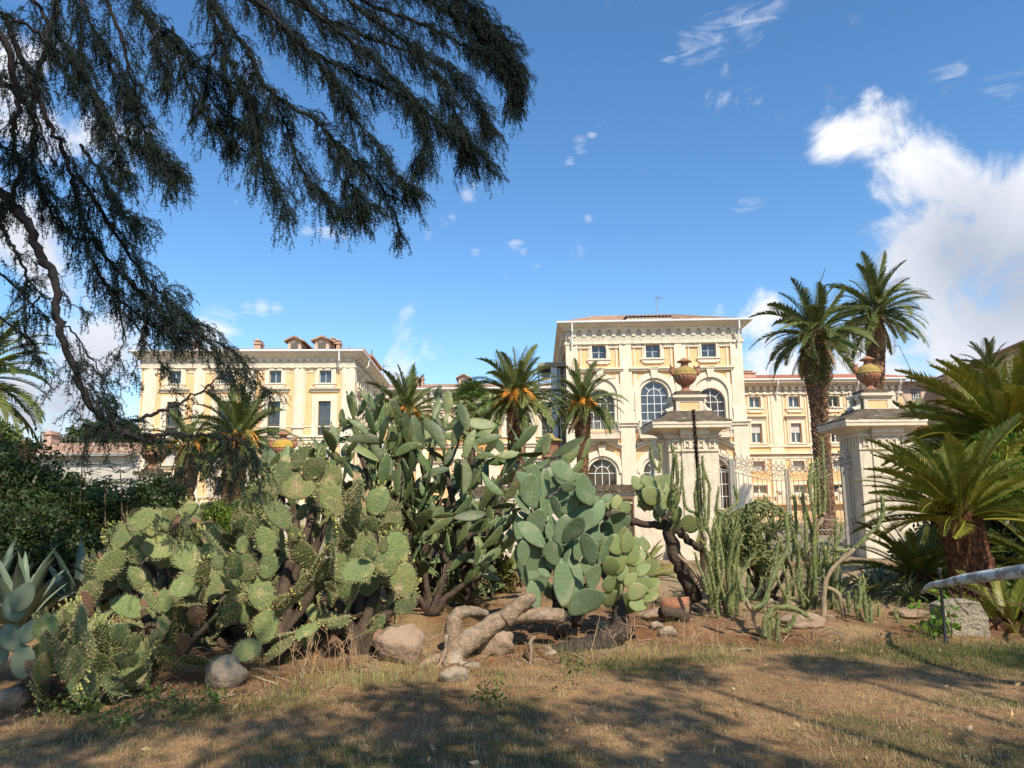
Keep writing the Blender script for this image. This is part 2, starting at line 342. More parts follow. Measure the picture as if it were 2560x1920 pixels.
def win_rect(w,h,cols=2,rows=2,fm=None,gm=None,sur=.22,sm=None,hood=0,sill=True,name='window',fr=.06,dep=.3,blind=0,sillw=.0,thick=None):
    """window tree in local frame: x centred, z from sill, y=0 the wall face"""
    fm=fm or M_bluef; gm=gm or M_glass; sm=sm or M_cream
    f=MB(); y0,y1=dep-.12,dep-.03; a=w/2
    f.box(-a,-a+fr,y0,y1,0,h); f.box(a-fr,a,y0,y1,0,h); f.box(-a+fr,a-fr,y0,y1,0,fr); f.box(-a+fr,a-fr,y0,y1,h-fr,h)
    for i in range(1,cols):
        x=-a+w*i/cols; t=fr*.75; f.box(x-t,x+t,y0-.01,y1-.01,fr,h-fr)
    rr=rows if isinstance(rows,(list,tuple)) else [i/rows for i in range(1,rows)]
    for z in rr: f.box(-a+fr,a-fr,y0+.01,y1-.02,h*z-fr*.4,h*z+fr*.4)
    p=MB(); p.add([(-a,y1-.03,0),(a,y1-.03,0),(a,y1-.03,h),(-a,y1-.03,h)],np.array([[0,1,2,3]]))
    ch=[('pane',p.mesh('pane',gm),[])]
    if blind:
        q=MB(); q.box(-a+fr+.01,a-fr-.01,y0-.05,y0-.03,h*(1-blind),h-fr-.01); ch.append(('blind',q.mesh('blind',M_shut),[]))
    if sur:
        s=MB(); t=thick or .07
        s.box(-a-sur,-a,-t,.02,-.02,h+sur*1.0); s.box(a,a+sur,-t,.02,-.02,h+sur*1.0); s.box(-a,a,-t,.02,h,h+sur)
        s.box(-a-sur*.5,-a-.01,-t-.05,-t,-.02,h+sur*.5); s.box(a+.01,a+sur*.5,-t-.05,-t,-.02,h+sur*.5); s.box(-a-.01,a+.01,-t-.05,-t,h+.01,h+sur*.5)
        ch.append(('surround',s.mesh('surround',sm),[]))
        if sill:
            s=MB(); s.box(-a-sur-.02,a+sur+.02,-t-.03,.02,-.34 if sill==2 else -.16,-.025); s.box(-a-sur*1.4,a+sur*1.4,-t-.10,-t-.032,-.13,-.03)
            if sill==2: s.box(-a-sur*.5,a+sur*.5,-t-.06,-t-.031,-.42,-.31)
            ch.append(('sill',s.mesh('sill',sm),[]))
        if hood:
            s=MB(); zz=h+sur+hood; W2=a+sur*1.35
            s.box(-W2+.06,W2-.06,-.12,.0,zz-.28,zz-.1); s.box(-W2,W2,-.24,-.0,zz-.1,zz-.02); s.box(-W2-.06,W2+.06,-.32,-.0,zz-.02,zz+.06)
            ch.append(('hood',s.mesh('hood',sm),[]))
    return (name,f.mesh('window',fm),ch)
def win_arch(w,h,cols=4,rows=4,fm=None,gm=None,name='arched_window',ringr=0,fr=.045,dep=.3,lun=0):
    fm=fm or M_white; gm=gm or M_brglass; f=MB(); a=w/2; sp=h-a; y0,y1=dep-.1,dep-.03
    f.box(-a,-a+fr,y0,y1,0,sp); f.box(a-fr,a,y0,y1,0,sp); f.box(-a,a,y0,y1,0,fr)
    f.ring(0,sp,a-fr,a,0,PI,y0,y1,20); f.ring(0,sp,a*.46,a*.46+fr,0,PI,y0,y1,14)
    for i in range(1,cols):
        x=-a+w*i/cols; zt=sp+(a*.46 if abs(x)<a*.5 and abs(x)>.01 else 0)
        if abs(x)<.01: zt=sp+a
        else: zt=sp
        f.box(x-fr/2,x+fr/2,y0+.005,y1-.01,fr,zt)
    for i in range(1,rows+1):
        z=sp*i/rows if rows else sp; f.box(-a+fr,a-fr,y0+.01,y1-.015,z-fr/2,z+fr/2)
    for t in (PI*.25,PI*.75):
        c0,s0=math.cos(t),math.sin(t); px_,pz=-s0*fr/2,c0*fr/2
        r0,r1=a*.46,a-fr; f.prism([(r0*c0-px_,sp+r0*s0-pz),(r1*c0-px_,sp+r1*s0-pz),(r1*c0+px_,sp+r1*s0+pz),(r0*c0+px_,sp+r0*s0+pz)],y0+.01,y1-.015)
    p=MB(); th=np.linspace(0,PI,17); V=[(-a,y1-.03,0),(a,y1-.03,0)]+[(a*math.cos(t),y1-.03,sp+a*math.sin(t)) for t in th]
    p.add(V,[[list(range(len(V)))]])
    return (name,f.mesh('arched_window',fm),[('pane',p.mesh('pane',gm),[])])
def corr(mb,u0,u1,ys_,zs_,per=.26,amp=.035,m=0,inset=(0,0)):
    """tile-ribbed roof slope between eave (y,z) and ridge (y,z); insets shorten the ridge"""
    n=int((u1-u0)/per*6)+1; uu=np.linspace(u0,u1,n); k=9; t=np.linspace(0,1,k)
    V=[]
    for tt in t:
        us=u0+inset[0]*tt+(uu-u0)/(u1-u0)*((u1-u0)-(inset[0]+inset[1])*tt)
        V.append(np.stack([us,np.full(n,ys_[0]+(ys_[1]-ys_[0])*tt),zs_[0]+(zs_[1]-zs_[0])*tt+amp*np.sin(us*2*PI/per)],1))
    i,j=np.meshgrid(np.arange(k-1),np.arange(n-1),indexing='ij'); q=i*n+j
    mb.add(np.concatenate(V),np.stack([q,q+1,q+n+1,q+n],-1).reshape(-1,4),m)
def railing(w,h,d,n,m=0):
    r=MB(); r.box(-w/2,w/2,-d,-d+.04,h-.05,h); r.box(-w/2,w/2,-d,-d+.03,0.04,.08)
    for s in (-1,1): r.box(s*w/2-.02,s*w/2+.02,-d,0,h-.05,h); r.box(s*w/2-.015,s*w/2+.015,-d,0,.04,.08)
    for i in range(n+1):
        x=-w/2+w*i/n; r.tube([(x,-d+.02,.05),(x,-d-.03,h*.25),(x,-d+.02,h*.5),(x,-d+.02,h)],.013,5)
    for s in (-1,1):
        for k in range(1,5): r.tube([(s*w/2,-d*k/5,.05),(s*(w/2+.03),-d*k/5,h*.3),(s*w/2,-d*k/5,h*.5),(s*w/2,-d*k/5,h)],.013,5)
    return r
class Fac:
    def __init__(s,pxc,Y,phi):
        p=At(pxc,1260,Y); s.o=np.array([p[0],Y,0]); s.phi=phi; s.u=np.array([math.cos(phi),math.sin(phi),0]); s.n=np.array([-math.sin(phi),math.cos(phi),0])
    def __call__(s,px,py):
        d=ray(px,py); e=np.array([0,0,EYE]); t=(s.o-e).dot(s.n)/d.dot(s.n); p=e+d*t; return float((p-s.o).dot(s.u)),float(p[2])
def balustrade(u0,u1,z0,z1,y,n,post=None,t=.25):
    b=MB(); b.box(u0,u1,y-t*.6,y+t*.6,z1-.14,z1); b.box(u0,u1,y-t*.5,y+t*.5,z0,z0+.14)
    s=MB(); hh=z1-z0-.28
    pr=np.array([(.06,0),(.06,.06),(.035,.10),(.085,.34),(.07,.5),(.035,.72),(.06,.9),(.06,1)])*np.array([1,hh])
    for i in range(n):
        u=u0+(u1-u0)*(i+.5)/n; s.lathe(pr,8,(u,y,z0+.14))
    return b,s
# ================= right pavilion =================
def deeper(z,dy,Y): return EYE+(z-EYE)*(Y+dy)/Y
def pavilion():
    F=Fac(1640,52,R(-1.8)); c=lambda x,y:F(1350+x/3.19,740+y/3.19)
    T=thing('palace_pavilion','tall cream and yellow palace pavilion with arched windows behind the left gate pier','building',F.o,F.phi)
    uL=c(222,600)[0]; uR=c(1612,600)[0]; ztop=c(900,290)[1]; D=15
    zw=c(900,365)[1]
    # openings
    ops=[]; bays=[c(470,450)[0],c(899,450)[0],c(1344,450)[0]]; pil=[c(256,600)[0],c(683,600)[0],c(1120,600)[0],c(1570,600)[0]]
    z1,z2=c(900,492)[1],c(900,388)[1]; w1=1.0
    wu=win_rect(w1,z2-z1,2,2,M_bluef,M_glass,sur=.27,sill=2)
    for u in bays: ops.append((u-w1/2,u+w1/2,z1,z2))
    # big arches
    za,zt=c(910,1060)[1],c(910,680)[1]; wa=c(1030,900)[0]-c(806,900)[0]
    zt2=c(1360,733)[1]
    tops=[zt2,zt,zt2]
    for u,t in zip(bays,tops): ops.append((u-wa/2,u+wa/2,za,t,True))
    zb,zbt=F(1503,1275)[1],c(500,1300)[1]
    for u in bays: ops.append((u-wa/2,u+wa/2,zb,zbt,True))
    m=MB(); wall(m,uL,uR,-.6,ztop,ops,0,.35)
    m.add([(uL,0,-.6),(uL,D,-.6),(uL,D,ztop),(uL,0,ztop),(uR,0,-.6),(uR,D,-.6),(uR,D,ztop),(uR,0,ztop)],np.array([[1,0,3,2],[4,5,6,7],[5,1,2,6]]))
    obj('wall',m,M_yellow,T,local=True)
    for u in bays: inst(wu,T,(u,0,z1))
    wt={}
    for u,t in zip(bays,tops):
        if t not in wt: wt[t]=win_arch(wa,t-za,4,3 if t==zt2 else 4,M_white,M_glass if t==zt else M_brglass)
        inst(wt[t],T,(u,0,za))
    wl=win_arch(wa,zbt-zb,4,3); 
    for u in bays: inst(wl,T,(u,0,zb))
    # arch mouldings
    spt=c(910,790)[1]; ro=wa/2+.62
    for u,t in zip(bays,tops):
        r=MB(); sp=zt-wa/2
        r.ring(u,sp,ro-.32,ro,0,PI,-.10,.0,28); r.ring(u,sp,ro-.40,ro-.2,0,PI,-.17,-.101,28)
        for s in (-1,1):
            a,b=sorted((u+s*(ro-.32),u+s*ro)); r.box(a,b,-.10,0,za-.1,sp); a,b=sorted((u+s*(ro-.40),u+s*(ro-.2))); r.box(a,b,-.17,-.101,za-.1,sp)
        r.ring(u,t-wa/2,wa/2+.0,ro-.32 if t==zt else wa/2+.22,0,PI,-.04,.0,28)
        for s in (-1,1):
            a,b=sorted((u+s*wa/2,u+s*(ro-.32))); r.box(a,b,-.04,0,za-.1,t-wa/2)
        if t!=zt:   # blank lunette
            th=np.linspace(0,PI,25); V=[(u+(ro-.32)*math.cos(q),-.03,sp+(ro-.32)*math.sin(q)) for q in th]+[(u+(wa/2+.1)*math.cos(q),-.03,t-wa/2+(wa/2+.1)*math.sin(q)) for q in th]
            r.add(V,[[[i,i+1,25+i+1,25+i]] for i in range(24)])
        # keystone
        kz=sp+ro; r.prism([(u-.17,kz-.42),(u+.17,kz-.42),(u+.27,kz+.22),(u-.27,kz+.22)],-.26,-.171); r.box(u-.33,u+.33,-.30,-.0,kz+.22,kz+.34)
        obj('arch_moulding',r,M_cream,T,local=True)
        h=MB(); zh=c(900,585)[1]; h.box(u-1.62,u+1.62,-.20,0,zh-.12,zh+.02); h.box(u-1.7,u+1.7,-.30,0,zh+.02,zh+.13)
        obj('hood',h,M_cream,T,local=True)
        bl=MB(); zc=c(900,1108)[1]; zd=c(900,1140)[1]; bw=c(640,1110)[0]-c(372,1110)[0]
        bl.box(u-bw/2-.05,u+bw/2+.05,-.75,0,zd,zc); bl.box(u-bw/2+.1,u+bw/2-.1,-.6,0,zd-.12,zd)
        bo=obj('balcony',bl,M_stone,T,local=True); ra=railing(bw,.98,.68,22); ro_=obj('railing',ra,M_wiron,bo,local=True,loc=(u,0,zc))
    for u in bays:
        r=MB(); sp=zbt-wa/2
        r.ring(u,sp,wa/2,ro-.32,0,PI,-.04,0,28); r.ring(u,sp,ro-.32,ro,0,PI,-.10,.0,28); r.ring(u,sp,ro-.42,ro-.2,0,PI,-.17,-.101,28)
        for s in (-1,1):
            a,b=sorted((u+s*wa/2,u+s*(ro-.32))); r.box(a,b,-.04,0,zb,sp)
            a,b=sorted((u+s*(ro-.32),u+s*ro)); r.box(a,b,-.10,0,zb,sp)
        kz=sp+ro; r.prism([(u-.17,kz-.42),(u+.17,kz-.42),(u+.26,kz+.22),(u-.26,kz+.22)],-.26,-.171); r.box(u-.3,u+.3,-.30,0,kz+.22,kz+.32)
        obj('arch_moulding',r,M_cream,T,local=True)
        h=MB(); zp=c(500,1140)[1]; ze=c(370,1203)[1]; hw=c(660,1200)[0]-c(500,1200)[0]
        for s in (-1,1):
            for (o1,o2,yy) in ((0,.16,-.34),(-.2,-.02,-.2)):
                P=[(u,zp+o1),(u+s*hw,ze+o1),(u+s*hw,ze+o2),(u,zp+o2)]
                if s<0: P=P[::-1]
                h.prism(P,yy,0)
        obj('pediment',h,M_cream,T,local=True)
    # pilasters
    zc1,zc2=c(690,905)[1],c(690,1053)[1]
    for i,u in enumerate(pil):
        r=MB(); e=(i in (0,3)); hw=.42
        r.box(u-hw,u+hw,-.14,0,zc1,zw); r.box(u-hw-.12,u+hw+.12,-.20,0,zc1-.02,zc1+.14); 
        zm=c(690,1000)[1]
        r.box(u-hw-.03,u+hw+.03,-.22,0,zm,zc1-.02); r.box(u-hw-.33,u+hw+.33,-.40,0,zm-.16,zm); r.box(u-hw-.22,u+hw+.22,-.30,0,zm-.36,zm-.16)
        r.box(u-hw-.08,u+hw+.08,-.20,0,-.6,zm-.36)
        obj('pilaster',r,M_cream,T,local=True)
        fl=MB()
        for s in (-1,1):
            if (i==0 and s<0) or (i==3 and s>0): continue
            uu=u+s*(hw+.16); a,b=sorted((uu,uu+s*.1)); fl.box(a,b,-.06,0,c(900,565)[1],zw-.15)
            a,b=sorted((u+s*(hw+.02),u+s*(hw+1.0))); fl.box(a,b,-.07,0,zw-.30,zw-.0); fl.box(a+.02,b,-.12,0,zw-.42,zw-.32)
            a,b=sorted((u+s*(hw+.10),u+s*(hw+.34))); fl.box(a,b,-.05,0,za,c(900,620)[1])
        obj('wall_panel_trim',fl,M_cream,T,local=True)
    # frieze + cornice
    cn=MB(); fz=MB(); 
    def band(mb,y,z0,z1): mb.box(uL-y,uR+y,-y,D,z0,z1)
    zf0,zf1=zw,c(900,268)[1]; band(fz,.10,zf0,zf1); obj('frieze',fz,M_frieze,T,local=True)
    zg=c(900,225)[1]; h_=zg-zf1
    band(cn,.20,zf0-.14,zf0+.02); band(cn,.26,zf1,zf1+.12*h_+.05)
    for k,(y,a,b) in enumerate(((.32,.12,.34),(.46,.34,.55),(.58,.55,.78),(.68,.78,1.0))): band(cn,y,zf1+a*h_+.051,zf1+b*h_+.05)
    bz0,bz1=c(900,335)[1],zf1
    n=17
    for i in range(n):
        u=uL+.5+(uR-uL-1)*i/(n-1); cn.prism([(u-.12,bz0+.15),(u+.12,bz0+.15),(u+.2,bz1),(u-.2,bz1)],-.17,-.101); cn.box(u-.24,u+.24,-.22,-.1,bz1-.12,bz1-.001)
        cn.prism([(u-.12,zf0-.16),(u+.12,zf0-.16),(u+.12,zf0+.015),(u-.12,zf0+.015)],-.25,-.201)
    for i in range(16):
        y=1+i*.85; cn.box(uL-.42,uL-.1,y-.18,y+.18,bz0+.15,bz1)
    obj('cornice',cn,M_cream,T,local=True)
    gt=MB(); gt.tube([(uL-.75,-.76,zg+.08),(uR+.75,-.76,zg+.08)],.08,8)
    for u in (c(252,300)[0],c(1570,300)[0]): gt.tube([(u,-.76,zg),(u,-.74,zg-.6),(u,-.5,zf1-.2),(u,-.36,zf0-.3)],.06,6)
    obj('gutter',gt,M_white,T,local=True)
    rf=MB(); zr=deeper(c(900,150)[1],7,52)
    corr(rf,uL-.7,uR+.7,(-.7,7),(zg+.10,zr),inset=(3.4,4.0))
    rf.add([(uL-.7,-.7,zg+.1),(uL+2.7,7,zr),(uL+2.7,9,zr),(uL-.7,D+1,zg+.1),(uR+.7,-.7,zg+.1),(uR-3.3,7,zr),(uR-3.3,9,zr),(uR+.7,D+1,zg+.1)],np.array([[0,1,2,3],[5,4,7,6],[3,2,6,7]]))
    ro_=obj('roof',rf,M_tile,T,local=True)
    a,za_=c(700,215); b,_=c(1065,215); zt_=c(880,168)[1]
    za_=deeper(za_,.6,52); zt_=deeper(zt_,.6,52); at=MB(); at.box(a,b,.6,3.5,za_-.3,zt_); obj('attic_parapet',at,M_cream,T,local=True)
    at=MB(); corr(at,a-.1,b+.1,(.45,4),(zt_+.06,zt_+.5)); obj('attic_roof',at,M_tile,T,local=True)
    A=c(988,150); A=(A[0],A[1]+1); an=MB(); an.tube([(A[0],3,A[1]-.4),(A[0],3,c(988,15)[1]+.9)],.03,5); an.tube([(A[0]-.05,3,c(988,15)[1]+.9),(A[0]+.45,2.6,c(988,40)[1]+.9)],.02,4)
    for k in range(4): an.tube([(A[0]+.1*k,2.6,c(988,20)[1]+.9-.05*k),(A[0]+.1*k,3.3,c(988,20)[1]+.9-.05*k)],.01,3)
    obj('antenna',an,M_ironl,T,local=True)
pavilion()

# ================= left palace =================
def palace():
    F=Fac(640,65,R(2.2)); c=lambda x,y:F(300+x/2.765,760+y/2.765)
    T=thing('palace','cream and yellow palace block with dormers on its roof behind the hanging cedar branches','building',F.o,F.phi)
    uR=c(1612,700)[0]; uL=F(350,1000)[0]; D=18; zg=c(1200,342)[1]; zw=c(1200,432)[1]; ztop=zg-.3
    bays=[c(1415-348*k,700)[0] for k in range(4)]
    pil=[(c(1575,700)[0],.85),(c(1235,700)[0],.55),(c(887,700)[0],.55),(c(539,700)[0],.55),(uL+.8,.8)]
    zu0,zu1=c(1415,545)[1],c(1415,460)[1]; wu=c(1455,500)[0]-c(1373,500)[0]
    zp0,zp1=c(1400,908)[1],c(1400,672)[1]; wp=c(1441,700)[0]-c(1356,700)[0]
    zm0,zm1=c(1400,1095)[1],c(1400,1010)[1]; zl0,zl1=c(640,1325)[1],c(640,1195)[1]
    ops=[]
    for u in bays:
        ops+= [(u-wu/2,u+wu/2,zu0,zu1),(u-wp/2,u+wp/2,zp0,zp1),(u-wp/2,u+wp/2,zm0,zm1),(u-wp/2,u+wp/2,zl0,zl1)]
    m=MB(); wall(m,uL,uR,-.6,ztop,ops); 
    m.add([(uL,0,-.6),(uL,D,-.6),(uL,D,ztop),(uL,0,ztop),(uR,D,-.6),(uR,D,ztop)],np.array([[1,0,3,2],[4,1,2,5]])); 
    # right side wall with openings, in the y-z plane
    sops=[]; sy=[2.6,7.2,11.8,16]
    for y in sy: sops+= [(y-wu/2,y+wu/2,zu0,zu1),(y-wp/2,y+wp/2,zp0,zp1),(y-wp/2,y+wp/2,zm0,zm1)]
    s=MB(); wall(s,0,D,-.6,ztop,sops)
    for V in s.v: V[:,:]=np.stack([uR-V[:,1],V[:,0],V[:,2]],1)
    m.v+=s.v; m.c+=s.c; m.f+=[(f+m.n,k) for f,k in s.f]; m.n+=s.n
    obj('wall',m,M_yellow,T,local=True)
    W1=win_rect(wu,zu1-zu0,2,1,M_bluef,M_glass,sur=.38,sill=2); W2=win_rect(wp,zp1-zp0,2,[.42,.74],M_dark,M_glass,sur=.55,hood=.55,sill=False)
    W3=win_rect(wp,zm1-zm0,2,1,M_shut,M_shut,sur=.38,sill=2); W4=win_rect(wp,zl1-zl0,2,[.33,.66],M_dark,M_glass,sur=.55,hood=.45,sill=1)
    gr=MB(); gr.box(-wp/2,wp/2,-.06,-.02,.92,.97)
    for k in range(10): gr.box(-wp/2+wp*(k+.5)/10-.012,-wp/2+wp*(k+.5)/10+.012,-.06,-.02,.02,.92)
    W2[2].append(('railing',gr.mesh('railing',M_dark),[]))
    for u in bays:
        inst(W1,T,(u,0,zu0)); inst(W2,T,(u,0,zp0)); inst(W3,T,(u,0,zm0)); inst(W4,T,(u,0,zl0))
    for y in sy:
        for w_,z in ((W1,zu0),(W2,zp0),(W3,zm0)):
            o=inst(w_,T,(uR,y,z)); o.rotation_euler=(0,0,PI/2)
    zs=c(1200,918)[1]; zs2=c(1200,850)[1]
    for u,h in pil:
        r=MB(); r.box(u-h/2-.15,u+h/2+.15,-.10,0,zs,zw); r.box(u-h/2,u+h/2,-.17,-.101,zs2,zw); r.box(u-h/2-.25,u+h/2+.25,-.22,-.171 if 0 else 0,zs2-.10,zs2+.05); r.box(u-h/2-.15,u+h/2+.15,-.12,0,-.6,zs-.3)
        obj('pilaster',r,M_cream,T,local=True)
    for u in bays:
        tr=MB()
        for s in (-1,1):
            for (o1,o2,za,zb) in ((1.72,1.82,zs2+.2,zw-.55),(.95,1.82,zw-.55,zw-.45)):
                a,b=sorted((u+s*o1,u+s*o2)); tr.box(a,b,-.06,0,za,zb)
        tr.box(u-1.95,u+1.95,-.05,0,zw-.30,zw)
        tr.box(u-1.95,u+1.95,-.06,0,zs2-.02,zs2+.08)
        for s in (-1,1):
            a,b=sorted((u+s*1.0,u+s*1.85)); tr.box(a,b,-.05,0,zm0-.2,zm0-.08); tr.box(a,b,-.05,0,zm1+.35,zm1+.45)
        obj('wall_panel_trim',tr,M_cream,T,local=True)
    for k in range(4):
        y=sy[k]+2.3; tr=MB(); tr.box(uR,uR+.12,y-.6,min(y+.6,D),zs,zw); obj('pilaster',tr,M_cream,T,local=True)
    tr=MB(); tr.box(uR,uR+.12,0,.9,zs,zw); obj('pilaster',tr,M_cream,T,local=True)
    st=MB(); 
    def band(mb,y,z0,z1): mb.box(uL-y,uR+y,-y,D+y,z0,z1)
    band(st,.18,zs-.30,zs-.05); band(st,.30,zs-.05,zs+.10); band(st,.12,zs-.62,zs-.34)
    zz=c(640,1395)[1]; st.box(uL-.12,uR+.12,-.25,0,-.6,zz+.3)
    obj('string_course',st,M_cream,T,local=True)
    fz=MB(); zf1=c(1200,385)[1]; band(fz,.10,zw,zf1); obj('frieze',fz,M_frieze,T,local=True)
    cn=MB(); h_=zg-zf1; band(cn,.2,zw-.12,zw+.02); band(cn,.26,zf1,zf1+.10)
    for (y,a,b) in ((.38,.12,.34),(.52,.34,.55),(.66,.55,.8),(.78,.8,1)): band(cn,y,zf1+a*h_+.06,zf1+b*h_+.06)
    n=26
    for i in range(n):
        u=uL+.5+(uR-uL-1)*i/(n-1); cn.prism([(u-.11,zw+.4),(u+.11,zw+.4),(u+.19,zf1),(u-.19,zf1)],-.18,-.101); cn.box(u-.22,u+.22,-.23,-.1,zf1-.12,zf1-.001); cn.prism([(u-.14,zw-.16),(u+.14,zw-.16),(u+.14,zw+.015),(u-.14,zw+.015)],-.26,-.201)
    for i in range(22):
        y=.6+i*.8; cn.box(uR+.1,uR+.5,y-.18,y+.18,zw+.5,zf1); cn.box(uR+.1,uR+.32,y-.13,y+.13,zw-.1,zw+.1)
    obj('cornice',cn,M_cream,T,local=True)
    gt=MB(); gt.tube([(uL-.85,-.86,zg+.1),(uR+.85,-.86,zg+.1),(uR+.85,D,zg+.1)],.09,8); u=c(1527,345)[0]; gt.tube([(u,-.86,zg),(u,-.85,zg-.8),(u,-.5,zf1-.4),(u,-.35,zw-.3)],.07,6); gt.tube([(uR+.85,3,zg),(uR+.8,3,zg-.6),(uR+.4,3,zf1-.4)],.07,6)
    obj('gutter',gt,M_white,T,local=True)
    rf=MB(); zr=deeper(c(1200,310)[1],8,65); corr(rf,uL-.8,uR+.8,(-.8,8),(zg+.12,zr),inset=(4,1.2),per=.3)
    rf.add([(uL-.8,-.8,zg+.12),(uL+3.2,8,zr),(uL+3.2,11,zr),(uL-.8,D+1,zg+.12),(uR+.8,-.8,zg+.12),(uR-.4,8,zr),(uR-.4,11,zr),(uR+.8,D+1,zg+.12)],np.array([[0,1,2,3],[5,4,7,6],[3,2,6,7]]))
    obj('roof',rf,M_tile,T,local=True)
    def dormer(x0,x1,y0,y1,dy,parent=T,cc=c):
        a,_=cc(x0,y1); b,_=cc(x1,y1); q=1+dy/65; mid=(a+b)/2; w=(b-a)*.38*q; zb=deeper(cc(x0,y1)[1],dy,65); zt=deeper(cc(x0,y0)[1],dy,65); k=.62
        ze=zb+(zt-zb)*k; m=MB(); m.box(mid-w,mid+w,dy,dy+3.5,zb-.5,ze); m.prism([(mid-w,ze),(mid+w,ze),(mid,zt-.12)],dy,dy+3.5)
        d=obj('dormer',m,M_pink,parent,local=True)
        m=MB()
        for s in (-1,1):
            P=[(mid,zt-.12),(mid+s*(w+.3),ze-.05),(mid+s*(w+.3),ze+.08),(mid,zt+.06)]
            if s<0: P=P[::-1]
            m.prism(P,dy-.3,dy+3.8)
        obj('dormer_roof',m,M_tile,d,local=True)
        m=MB(); m.box(mid-w*.55,mid+w*.55,dy-.03,dy+.02,zb+.05,ze-.1); 
        o=obj('dormer_window',m,M_dark,d,local=True)
        m=MB()
        for i in range(7): zz=zb+.1+(ze-zb-.2)*i/6; m.box(mid-w*.5,mid+w*.5,dy-.05,dy-.031,zz-.02,zz+.02)
        m.box(mid-w*.6,mid-w*.52,dy-.06,dy,zb,ze-.05); m.box(mid+w*.52,mid+w*.6,dy-.06,dy,zb,ze-.05)
        return d
    dormer(1120,1242,226,316,1.2); dormer(1308,1440,224,312,1.2)
    def chim(x0,x1,y0,y1,dy,parent=T,cc=c):
        a,_=cc(x0,y1); b,_=cc(x1,y1); zb=deeper(cc(x0,y1)[1],dy,65); zt=deeper(cc(x0,y0)[1],dy,65); m=MB()
        m.box(a+.1,b-.1,dy,dy+1,zb-1,zt-.35); m.box(a,b,dy-.1,dy+1.1,zt-.35,zt-.22); m.box(a+.2,a+.35,dy,dy+1,zt-.22,zt-.06); m.box(b-.35,b-.2,dy,dy+1,zt-.22,zt-.06); m.prism([(a+.05,zt-.06),(b-.05,zt-.06),((a+b)/2,zt+.12)],dy-.1,dy+1.1)
        return obj('chimney',m,M_brick,parent,local=True)
    chim(897,957,250,325,.8); chim(1412,1450,235,300,2.5); chim(1448,1487,250,305,2.5); chim(460,520,260,320,.8)
    a=MB(); yb=11.5; za=F(950,950)[1]
    a.box(uR-4,uR-.2,10.5,18,zg-.1,zg+1.7); obj('attic_box',a,M_pink,T,local=True)
    a=MB(); a.box(uR-4.3,uR+.05,10.2,18.3,zg+1.7,zg+1.95); obj('attic_roof',a,M_redtile,T,local=True)
    a=MB(); a.tube([(uR-.6,14,zg+1.7),(uR-.6,14,zg+3.2)],.05,5)
    a.tube([(uR+.6,15,zg-.5),(uR+.6,15,zg+2.0)],.03,5); a.tube([(uR+.0,15,zg+1.6),(uR+1.3,15,zg+1.6)],.02,4); a.tube([(uR+.3,15,zg+1.2),(uR+1.0,15,zg+1.9)],.02,4)
    x,z=c(1527,305); a.tube([(x,4,z-.5),(x,4,z+1.1)],.03,5); obj('antenna',a,M_dark,T,local=True)
    b,s=balustrade(uL,F(760,1250)[0],F(600,1267)[1],F(600,1241)[1],-3.2,64,t=.3)
    for k in range(6): u=uL+(F(760,1250)[0]-uL)*k/5; b.box(u-.3,u+.3,-3.45,-2.95,F(600,1267)[1],F(600,1241)[1]+.002)
    bb=obj('balustrade_rail',b,M_stone,T,local=True); obj('balusters',s,M_stone,bb,local=True)
    tm=MB(); tm.box(uL-2,F(770,1250)[0],-3.5,-.26,-.6,F(600,1267)[1]-.004); obj('terrace',tm,M_stone,T,local=True)
    return dormer,chim
dormer,chim=palace()

